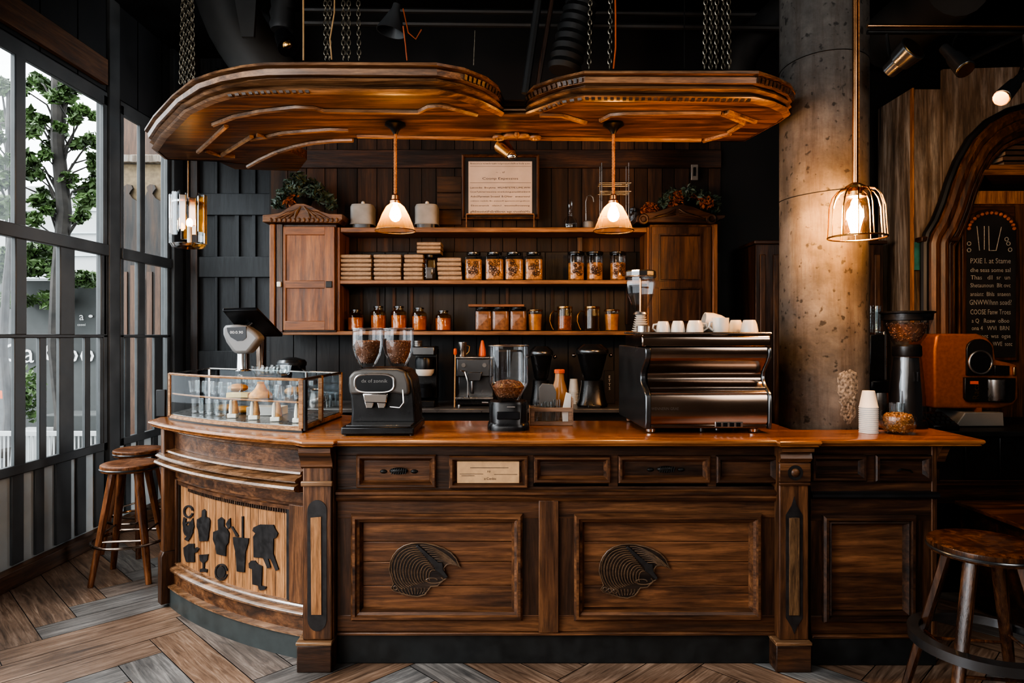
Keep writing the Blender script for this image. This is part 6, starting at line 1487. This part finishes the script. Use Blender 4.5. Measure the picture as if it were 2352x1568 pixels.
# dark side counter with the copper coffee machine
sc_ = thing('side_counter', 'black side counter with drawers at the right behind the worktop end', 'counter', (3.2, 4.5, 0))
MB().box(2.30, 4.25, 4.22, 4.9, 0, .98).build('cabinet_body', m_black, sc_)
MB().box(2.27, 4.27, 4.17, 4.92, .98, 1.012).build('counter_top', m_black, sc_, bevel=.004)
for a, b in ((2215, 2290), (2294, 2372)): MB().box(X(a, 4.21), X(b, 4.21), 4.20, 4.22, Z(1098, 4.21), Z(1004, 4.21)).build('drawer', m_plastic, sc_, bevel=.004)
MB().box(2.30, 4.25, 4.19, 4.22, Z(1115, 4.2), Z(1102, 4.2) + .0).build('rail', w_dark, sc_, bevel=.004)
MB().box(2.33, 4.25, 4.20, 4.22, Z(1108, 4.2) - .13, Z(1112, 4.2)).build('apron', w_dark, sc_, bevel=.003)
ZC = 1.0125
d = 4.45; cm = thing('capsule_coffee_machine', 'copper coloured coffee machine with round dial and steel cup on the side counter', 'coffee machine', (X(2240, d), d, ZC))
bp = [(2146, 985), (2140, 960), (2148, 800), (2150, 770), (2158, 766), (2245, 766), (2268, 775), (2283, 792), (2288, 826), (2315, 832), (2336, 838), (2340, 850), (2340, 920), (2330, 932), (2300, 938), (2220, 936), (2214, 948), (2160, 940)]
bp = [(2146, 938), (2146, 800), (2150, 770), (2158, 766), (2245, 766), (2268, 775), (2283, 792), (2288, 826), (2315, 832), (2336, 838), (2340, 850), (2340, 915), (2330, 930), (2300, 938)]
MB().prism([(X(a, 4.4), Z(b, 4.4)) for a, b in bp], 'y', 4.40, 4.70).build('body', m_copmach, cm, bevel=.014, seg=3)
ap = [(2220, 862), (2220, 800)] + [(2249 - 29 * math.cos(PI * k / 10), 800 - 22 * math.sin(PI * k / 10)) for k in range(1, 10)] + [(2279, 800), (2281, 862)]
MB().prism([(X(a, 4.39), Z(b, 4.39)) for a, b in ap], 'y', 4.385, 4.42).build('dial_panel', m_plastic, cm, bevel=.004)
c = PX(2252, 832, 4.375)
MB().torus(c, S(26, 4.38), .008, 'y', 32, 8).build('dial_ring', m_steel, cm); MB().tube(c + Vector((0, .012, 0)), c + Vector((0, -.004, 0)), S(24, 4.38), n=32).build('dial_face', m_screen, cm)
MB().prism([(X(a, 4.39), Z(b, 4.39)) for a, b in ((2284, 838), (2318, 840), (2318, 862), (2284, 862))], 'y', 4.385, 4.41).build('side_slot', m_plastic, cm, bevel=.003)
MB().box(X(2326, 4.39), X(2333, 4.39), 4.38, 4.41, Z(862, 4.39), Z(842, 4.39)).build('lever', m_brass, cm, bevel=.004)
MB().prism([(X(a, 4.385), Z(b, 4.385)) for a, b in ((2215, 866), (2332, 868), (2330, 918), (2322, 924), (2222, 922), (2215, 914))], 'y', 4.378, 4.41).build('cup_bay', m_plastic, cm, bevel=.004)
MB().lathe([(S(21, 4.36), Z(921, 4.36)), (S(22, 4.36), Z(919, 4.36)), (S(22, 4.36), Z(872, 4.36)), (S(20, 4.36), Z(871, 4.36))], X(2294, 4.36), 4.40, 0, 24).build('steel_cup', m_steel, cm)
MB().box(X(2230, 4.37), X(2248, 4.37), 4.372, 4.38, Z(882, 4.37), Z(875, 4.37)).build('lamp_red', m_orange, cm)
MB().text('Raca', (X(2250, 4.37), 4.376, Z(918, 4.37)), (0, 0, 1), (-1, 0, 0), .06, align='LEFT', width=.10).build('lettering', m_brass, cm, ang=0)
MB().prism([(X(a, 4.39), Z(b, 4.39)) for a, b in ((2190, 978), (2212, 946), (2300, 946), (2302, 978))], 'y', 4.37, 4.66).build('base', m_gplastic, cm, bevel=.006)
MB().box(X(2246, 4.39), X(2258, 4.39), 4.40, 4.60, Z(948, 4.4), Z(936, 4.4)).build('neck', m_copmach, cm)
kp = thing('payment_keypad', 'black tilted keypad on the side counter left of the copper machine', 'keypad', (X(2160, 4.3), 4.3, ZC))
MB().prism([(4.22, ZC), (4.40, ZC), (4.40, ZC + .10), (4.22, ZC + .03)], 'x', X(2128, 4.3), X(2186, 4.3)).build('housing', m_plastic, kp, bevel=.006)
mb = MB()
for i in range(4):
    for j in range(3): mb.box(X(2136 + i * 12, 4.3), X(2144 + i * 12, 4.3), 4.245 + j * .045, 4.275 + j * .045, ZC + .04 + j * .0175, ZC + .054 + j * .0175)
mb.build('key', m_dksteel, kp)
# brewer with stacked clear cups behind the column
x = X(2016, 4.45); t = thing('drip_brewer', 'black and steel drip coffee brewer half hidden behind the column', 'coffee machine', (x, 4.45, ZC))
MB().lathe([(.07, 0), (.072, .02), (.06, .03)], x, 4.45, ZC, 24).build('base', m_plastic, t)
MB().lathe([(.045, .03), (.06, .06), (.064, .18), (.06, .22)], x, 4.45, ZC, 24).build('carafe', m_steel, t)
MB().box(x - .075, x + .065, 4.38, 4.54, ZC + .22, ZC + .30).build('head', m_plastic, t, bevel=.008)
MB().box(x - .075, x + .02, 4.40, 4.54, ZC + .30, ZC + .60).build('tank', m_plastic, t, bevel=.006)
MB().box(x + .022, x + .045, 4.42, 4.52, ZC + .30, ZC + .62).build('gauge_strip', m_steel, t, bevel=.004)
for k in range(7):
    o = MB().lathe([(.046, 0), (.050, .04), (.052, .04), (.052, .046), (.0492, .046), (.0452, .003)], x - .02, 4.47, ZC + .612 + k * .022, 22).build('plastic_cup', g_crys); tag(o, 'clear stacked plastic cup, ' + (ORD[6 - k] if k else 'bottom one') + ' of the stack on the drip brewer', 'cup', 'clear cups on the drip brewer')
# arched cabinet
ad = 5.0
ar = thing('arched_cabinet', 'tall dark wooden cabinet with carved arch and chalkboard at the right edge', 'cabinet', (3.4, 5.2, 0))
MB().box(X(2092, 5.05), X(2180, 5.05), 5.06, 5.5, 0, Z(205, 5.06)).build('side_board', w_gold, ar)
pts = [(2164, 560), (2164, 160), (2500, 150), (2500, 215), (2420, 215), (2352, 245), (2290, 300), (2245, 360), (2210, 440), (2190, 500)]
MB().prism([(X(a, 5.04), Z(b, 5.04)) for a, b in pts], 'y', 5.03, 5.06).build('spandrel_board', w_gold, ar)
MB().box(X(2092, 5.05), X(2096, 5.05), 5.03, 5.06, .9, Z(205, 5.06)).build('edge_strip', w_inlay, ar)
MB().box(X(2096, 5.04), X(2112, 5.04), 5.035, 5.06, Z(620, 5.04), Z(556, 5.04)).build('painted_patch', plain('teal_paint', (.03, .16, .15), .6, var=.4), ar)
apath = [(2118, 1010), (2118, 560), (2124, 535), (2142, 505), (2158, 465), (2172, 420), (2192, 370), (2222, 318), (2262, 278), (2310, 252), (2370, 236), (2440, 232), (2500, 238)]
def along_arch(off, r, y, mat, nm):
    P = [Vector((X(a, ad), Z(b, ad))) for a, b in apath]; Q = []
    for i, p in enumerate(P):
        a, b = P[max(0, i - 1)], P[min(len(P) - 1, i + 1)]; tdir = (b - a).normalized(); nn = Vector((tdir.y, -tdir.x)); Q.append(p + nn * off)
    MB().path([(q.x, y, q.y) for q in Q], r, 10).build(nm, mat, ar)
along_arch(.02, .032, 5.0, m_black, 'outer_bead'); along_arch(.075, .048, 4.99, w_arch, 'arch_moulding'); along_arch(.145, .044, 4.99, w_arch, 'arch_moulding'); along_arch(.20, .030, 5.01, w_dark_z, 'inner_bead'); along_arch(.240, .022, 5.03, w_arch, 'inner_bead')
MB().box(X(2112, ad), X(2196, ad), 4.97, 5.06, Z(556, ad), Z(544, ad)).build('capital', w_dark, ar, bevel=.006)
MB().box(X(2200, 5.1), 4.27, 5.09, 5.12, 0, Z(440, 5.1)).build('back_panel', w_arch, ar)
MB().box(X(2200, 5.1), 4.27, 5.30, 5.33, Z(440, 5.1), Z(240, 5.1)).build('niche_back', m_black, ar)
MB().box(X(2205, 5.1), 4.27, 5.00, 5.35, Z(405, 5.05), Z(393, 5.05)).build('shelf_board', w_shelf, ar, bevel=.003)
MB().box(X(2205, 5.1), 4.27, 5.02, 5.35, Z(391, 5.05), Z(380, 5.05)).build('shelf_board', w_shelf, ar, bevel=.003)
MB().box(X(2210, 5.1), 4.27, 5.07, 5.09, Z(470, 5.1), Z(440, 5.1)).build('header_panel', w_inlay, ar, bevel=.003)
zb = Z(380, 5.05) + .001
for k in range(5):
    xa = X(2300 + (3, 0, 6, 2, 9)[k], 5.1); h = .040
    t = thing('old_book', 'brown old book, ' + (ORD[4 - k] if k else 'bottom one') + ' of the pile inside the arched cabinet', 'book', (xa + .15, 5.17, zb + k * (h + .001)), 0, 'books in the arched cabinet')
    z_ = zb + k * (h + .001)
    cv_ = plain('brown_book_cover_%d' % k, ((.10, .055, .035), (.12, .07, .05), (.085, .05, .035), (.13, .075, .05), (.10, .05, .035))[k], .7, var=.2)
    MB().box(xa, xa + .32, 5.08, 5.26, z_, z_ + .006).box(xa, xa + .32, 5.08, 5.26, z_ + h - .006, z_ + h).box(xa, xa + .32, 5.08, 5.086, z_, z_ + h).build('cover', cv_, t)
    MB().box(xa + .004, xa + .315, 5.086, 5.255, z_ + .006, z_ + h - .006).build('page_block', m_paper, t)
# chalkboard
kd = 5.07
kb = thing('chalkboard_menu', 'tall black chalkboard menu with arched top on the arched cabinet', 'chalkboard', (X(2270, kd), kd, Z(830, kd)))
def karch(x0, x1, zb_, zs, zt_): return [(X(x1, kd), Z(zb_, kd)), (X(x1, kd), Z(zs, kd))] + [(X((x0 + x1) / 2 + (x1 - x0) / 2 * math.cos(PI * k / 14), kd), Z(zs - (zs - zt_) * math.sin(PI * k / 14), kd)) for k in range(1, 14)] + [(X(x0, kd), Z(zs, kd)), (X(x0, kd), Z(zb_, kd))]
MB().prism(karch(2208, 2338, 828, 530, 480), 'y', kd - .012, kd + .012).build('board_frame', w_dark_z, kb, bevel=.004)
MB().prism(karch(2217, 2329, 820, 532, 492), 'y', kd - .017, kd).build('slate', m_board, kb)
MB().box(X(2222, kd), X(2330, kd), kd - .005, kd + .015, Z(520, kd), Z(474, kd)).build('header_board', w_dark, kb, bevel=.003)
tx = MB(); y = kd - .0185
def kl(s, py, px=2271, w=None, size=.045): MB().text(s, (X(px, kd), y, Z(py, kd)), (1, 0, 0), (0, 0, 1), size, width=S(w, kd) if w else None).build('chalk_line', m_chalk, kb, ang=0)
for a, b, c2, e in ((2240, 520, 2246, 576), (2257, 520, 2257, 574), (2267, 520, 2268, 576), (2296, 522, 2284, 576), (2268, 576, 2284, 576)): tx.path([(X(a, kd), y, Z(b, kd)), (X(c2, kd), y, Z(e, kd))], .0028, 5)
for px, py in ((2222, 560), (2222, 575), (2312, 560), (2308, 550), (2316, 574)): tx.torus((X(px, kd), y, Z(py, kd)), .014, .003, 'y', 10, 4)
kl('PXIE I. at Stame', 605, w=92, size=.055); kl('dhe seas some sal', 625, w=92); kl('Thas   dll  sr  un', 642, w=90); kl('Shetaunoun  Blt ovc', 660, w=92); kl('anaiatc  Bhls  snaeen', 680, w=92, size=.045)
kl('GNWW/hnn soad?', 700, w=96, size=.055); kl('COOSE Fanw Troes', 722, w=92, size=.055); kl('a Q   Roaw  oBoo', 741, w=86); kl('ona 4   WVI  BRN', 758, w=86); kl('easotont  wss  ogse', 776, w=92); kl('ass  WVE  sosc', 794, px=2290, w=62)
tx.build('chalk_drawing', m_chalk, kb, ang=0)
bd2 = MB()
for k in range(15): a = PI * (k + .5) / 15; bd2.ball((X(2273 + 52 * math.cos(a), kd), kd - .022, Z(530 - 40 * math.sin(a), kd)), .014, nu=8, nv=6)
bd2.build('berry_garland', m_dry, kb)
# wooden cabinets behind the column
for px0, px1, py, lab in ((1738, 1800, 560, 'tall dark wooden cabinet left behind the column'), (1994, 2032, 560, 'tall dark wooden cabinet edge right behind the column')):
    d_ = 5.2; t = thing('tall_cabinet', lab, 'cabinet', (X((px0 + px1) / 2, d_), d_, 0))
    x0, x1 = X(px0, d_), X(px1 + (30 if px0 < 1800 else 0), d_) if px0 < 1800 else X(px1, d_)
    if px0 > 1900: x0 = x1 - .3
    MB().box(x0, x1, 5.22, 5.55, 0, Z(py, d_)).build('carcass', w_dark_z, t, bevel=.004)
    MB().box(x0 - .02, x1 + .02, 5.19, 5.56, Z(py, d_), Z(py - 8, d_)).build('cornice', w_dark, t, bevel=.006)
    for k in range(3):
        xx = x0 + (x1 - x0) * (k + .5) / 3; MB().box(xx - .022, xx + .022, 5.205, 5.22, .3, Z(py, d_) - .08).build('door_stile', (w_cab_dk, w_arch, w_cab_dk)[k], t, bevel=.006)

# ================================================================== PENDANT LAMPS
def cone_pendant(px, label):
    d = 3.72; x = X(px, d); zc_ = ZB + .003
    t = thing('pendant_lamp', label, 'lamp', (x, d, zc_))
    MB().lathe([(.055, 0), (.058, -.012), (.03, -.03), (.016, -.05), (.012, -.06)], x, d, zc_, 24).build('ceiling_cap', m_iron, t)
    zt_ = Z(450, d); z = zc_ - .05; mb = MB(); n = 44
    mb.path([(x, d, z + (zt_ - z) * k / n) for k in range(n + 1)], [.0095 if k % 2 else .0075 for k in range(n + 1)], 10)
    mb.build('rope_cord', m_rope, t)
    MB().lathe([(.012, .0), (.020, -.008), (.022, -.03), (.030, -.038), (.030, -.052), (.016, -.058)], x, d, zt_ + .01, 20).build('socket', m_copperrod, t)
    z1, z0 = Z(475, d), Z(530, d); k = S(46, d)
    MB().lathe([(.022, z1 + .028), (.034, z1 + .012), (S(21, d), z1), (S(31, d), z1 - .045), (k * .96, z0 + .010), (k, z0 + .004), (k, z0)], x, d, 0, 40, False).build('glass_shade', g_amber, t)
    MB().torus((x, d, z0), k, .0028, 'z', 40, 6).build('shade_rim', m_brass, t)
    MB().lathe([(.010, z1 + .005), (.020, z1 - .006), (.031, Z(494, d) + .006), (.031, Z(496, d) - .004), (.020, Z(503, d) - .006), (.006, Z(505, d) - .008)], x, d, 0, 20).build('bulb', m_bulb, t)
cone_pendant(908, 'amber glass cone pendant lamp on orange rope, left of the framed menu')
cone_pendant(1409, 'amber glass cone pendant lamp on orange rope, right of the framed menu')
# crystal pendant
d = 4.5; x = X(432, d)
t = thing('crystal_pendant_lamp', 'crystal and amber glass drum pendant lamp hanging in the left corner', 'lamp', (x, d, ZB))
MB().tube((x, d, ZB), (x, d, Z(455, d)), .0035, n=8).build('cable', m_wire2, t)
MB().lathe([(.02, Z(463, d)), (.10, Z(464, d)), (.10, Z(468, d)), (.02, Z(469, d))], x, d, 0, 24).build('top_plate', m_chrome, t)
rn = random.Random(2)
for k in range(12):
    a = 2 * PI * k / 12 + .15; r = .108; w_ = .021
    p = Vector((x + r * math.cos(a), d + r * math.sin(a), 0)); u = Vector((-math.sin(a), math.cos(a), 0)); v = Vector((math.cos(a), math.sin(a), 0))
    zt_, zb_ = Z(460 - rn.uniform(0, 14), d), Z(540 + rn.uniform(-18, 22), d)
    amber = k % 3 == 0 or k in (10, 11)
    q = [p + u * s * w_ + v * e for s in (-1, 1) for e in (-.006, .006)]
    MB().loft([[(c.x, c.y, zz) for c in (q[0], q[1], q[3], q[2])] for zz in (zt_, zb_)], True, True).build('crystal_slat', g_crysa if amber else g_crys, t, bevel=.003, ang=0)
for a in (.6, 2.2, 3.9): MB().path([(x + .09 * math.cos(a), d + .09 * math.sin(a), Z(463, d)), (x + .09 * math.cos(a), d + .09 * math.sin(a), Z(444, d)), (x + .06 * math.cos(a), d + .06 * math.sin(a), Z(440, d)), (x + .04 * math.cos(a), d + .04 * math.sin(a), Z(463, d))], .007, 8).build('glass_hook', g_crys, t)
MB().lathe([(.02, Z(572, d)), (.10, Z(568, d)), (.112, Z(562, d)), (.10, Z(560, d)), (.03, Z(560, d))], x, d, 0, 28).build('bottom_dish', g_crysa, t)
MB().ball((x + .01, d, Z(512, d)), .020, .020, .032, 14, 10).build('bulb', m_bulbs, t)
MB().tube((x + .01, d, Z(520, d)), (x + .01, d, Z(560, d)), .015, n=14).build('candle_tube', m_ceram, t)
# cage pendant before the column
d = 3.26; x = X(1964, d)
t = thing('cage_pendant_lamp', 'brass wire cage pendant lamp with glowing bulb hanging in front of the column', 'lamp', (x, d, 4.3))
MB().tube((x, d, 4.299), (x, d, Z(425, d)), S(6, d), n=14).build('rod', m_copperrod, t)
MB().tube((x + .018, d, 4.299), (x + .018, d, Z(425, d)), .004, n=8).build('cord', m_rope, t)
MB().lathe([(.018, Z(420, d)), (.045, Z(428, d)), (.048, Z(434, d)), (.03, Z(440, d)), (.03, Z(447, d)), (.05, Z(449, d)), (.05, Z(453, d)), (.02, Z(455, d))], x, d, 0, 28).build('socket_cap', m_brass, t)
kx, rw_ = x + .01, S(62, d)
for k in range(12):
    a = 2 * PI * k / 12 + .1; ca, sa = math.cos(a), math.sin(a)
    MB().path([(kx + rr_ * ca, d + rr_ * sa, Z(py, d)) for rr_, py in ((.045, 432), (.085, 438), (.108, 452), (.122, 475), (.126, 510), (.131, 545))], .0034, 6).build('cage_wire', m_brass, t)
MB().torus((kx, d, Z(545, d)), .131, .0045, 'z', 36, 8).build('cage_ring', m_brass, t)
MB().lathe([(.028, Z(458, d)), (.052, Z(470, d)), (.058, Z(495, d)), (.058, Z(530, d)), (.05, Z(536, d))], x, d, 0, 28, False).build('glass_shade', g_cage, t)
MB().lathe([(.012, Z(458, d)), (.018, Z(470, d)), (.036, Z(485, d)), (.038, Z(493, d)), (.028, Z(506, d)), (.008, Z(514, d))], x, d, 0, 22).build('bulb', m_bulbc, t)

# ================================================================== STOOLS
def stool(x, y, h, r, splay, wood_, seat_w, ring_r, ring_z, label, rot=.4, flat_ring=False, n_leg=4):
    t = thing('bar_stool', label, 'stool', (x, y, 0))
    MB().lathe([(r * .80, h - .052), (r * .97, h - .046), (r * 1.0, h - .036), (r * .985, h - .026), (r * 1.0, h - .018), (r * .99, h - .006), (r * .93, h), (r * .6, h - .003), (.01, h - .005)], x, y, 0, 48).build('seat', seat_w, t)
    MB().torus((x, y, h - .030), r * .992, .006, 'z', 48, 8).build('seat_band', m_dksteel, t)
    for k in range(n_leg):
        a = rot + 2 * PI * k / n_leg; c, s = math.cos(a), math.sin(a)
        tp = Vector((x + r * .62 * c, y + r * .62 * s, h - .048)); bt_ = Vector((x + splay * c, y + splay * s, 0.002))
        u = Vector((-s, c, 0)); v = Vector((c, s, 0))
        rings = []
        for q, w_, e in ((0, .026, .020), (.35, .024, .019), (.75, .020, .017), (1, .017, .015)):
            p = tp.lerp(bt_, q); rings.append([p + u * w_ + v * e * .6, p + u * w_ * .6 + v * e, p - u * w_ * .6 + v * e, p - u * w_ + v * e * .6, p - u * w_ - v * e * .6, p - u * w_ * .6 - v * e, p + u * w_ * .6 - v * e, p + u * w_ - v * e * .6])
        MB().loft(rings).build('leg', wood_, t, ang=50)
    if flat_ring:
        rg_ = []
        for k in range(48):
            a = 2 * PI * k / 48; c, s = math.cos(a), math.sin(a)
            rg_.append([(x + q * c, y + q * s, ring_z + z_) for q, z_ in ((ring_r - .01, -.022), (ring_r + .012, -.022), (ring_r + .014, .018), (ring_r - .03, .022), (ring_r - .03, .014), (ring_r - .008, .010))])
        MB().loft(rg_, True, False, True).build('foot_ring', m_dksteel, t)
    else: MB().torus((x, y, ring_z), ring_r, .009, 'z', 48, 8).build('foot_ring', m_copper, t)
    for k in range(n_leg):
        zz = h * (.42 if k % 2 else .36); f = 1 - zz / h; rr_ = r * .62 + (splay - r * .62) * f
        a0, a1 = rot + 2 * PI * k / n_leg, rot + 2 * PI * (k + 1) / n_leg
        MB().tube((x + rr_ * math.cos(a0), y + rr_ * math.sin(a0), zz), (x + rr_ * math.cos(a1), y + rr_ * math.sin(a1), zz), .007, n=8).build('stretcher', m_copper if not flat_ring else w_stool_dk, t)
    return t
stool(1.945, 2.78, .755, .205, .315, w_stool_dk, w_stool_dk, .262, .345, 'dark glossy wooden bar stool with metal foot ring at the right front', 0.62, True)
stool(-2.545, 4.50, .76, .178, .245, w_stool, w_stool, .225, .25, 'brown wooden bar stool nearer the camera between window and curved counter', .95)
stool(-2.80, 5.06, .76, .172, .235, w_stool, w_stool, .215, .25, 'brown wooden bar stool half hidden behind the front stool by the window', .5)
# more glassware at the back of the case
for k, t_ in enumerate((.17, .26, .40, .50, .60, .70)):
    x, y = inside(t_, .26); o = MB().lathe([(.018, 0), (.022, .004), (.006, .02), (.006, .045), (.030, .062), (.032, .088), (.030, .088), (.026, .064)], x, y, zu, 18).build('stemmed_glass', g_crys)
    tag(o, ORD[0].replace('topmost', ('first', 'second', 'third', 'fourth', 'fifth', 'sixth')[k]) + ' stemmed glass from the right at the back of the upper case shelf', 'glass', 'stemmed glasses in the glass case')
# low dark cabinet at the right, beyond the front stool
lc = thing('low_cabinet', 'low dark wooden cabinet at the right edge behind the front stool', 'cabinet', (3.2, 3.5, 0))
MB().box(2.72, 3.75, 2.95, 4.10, .04, .575).build('cabinet_body', w_dark, lc, bevel=.005)
MB().box(2.70, 3.77, 2.93, 4.12, .575, .60).build('cabinet_top', w_counter, lc, bevel=.005)
MB().box(2.75, 3.72, 2.98, 4.08, 0, .04).build('plinth', m_black, lc)
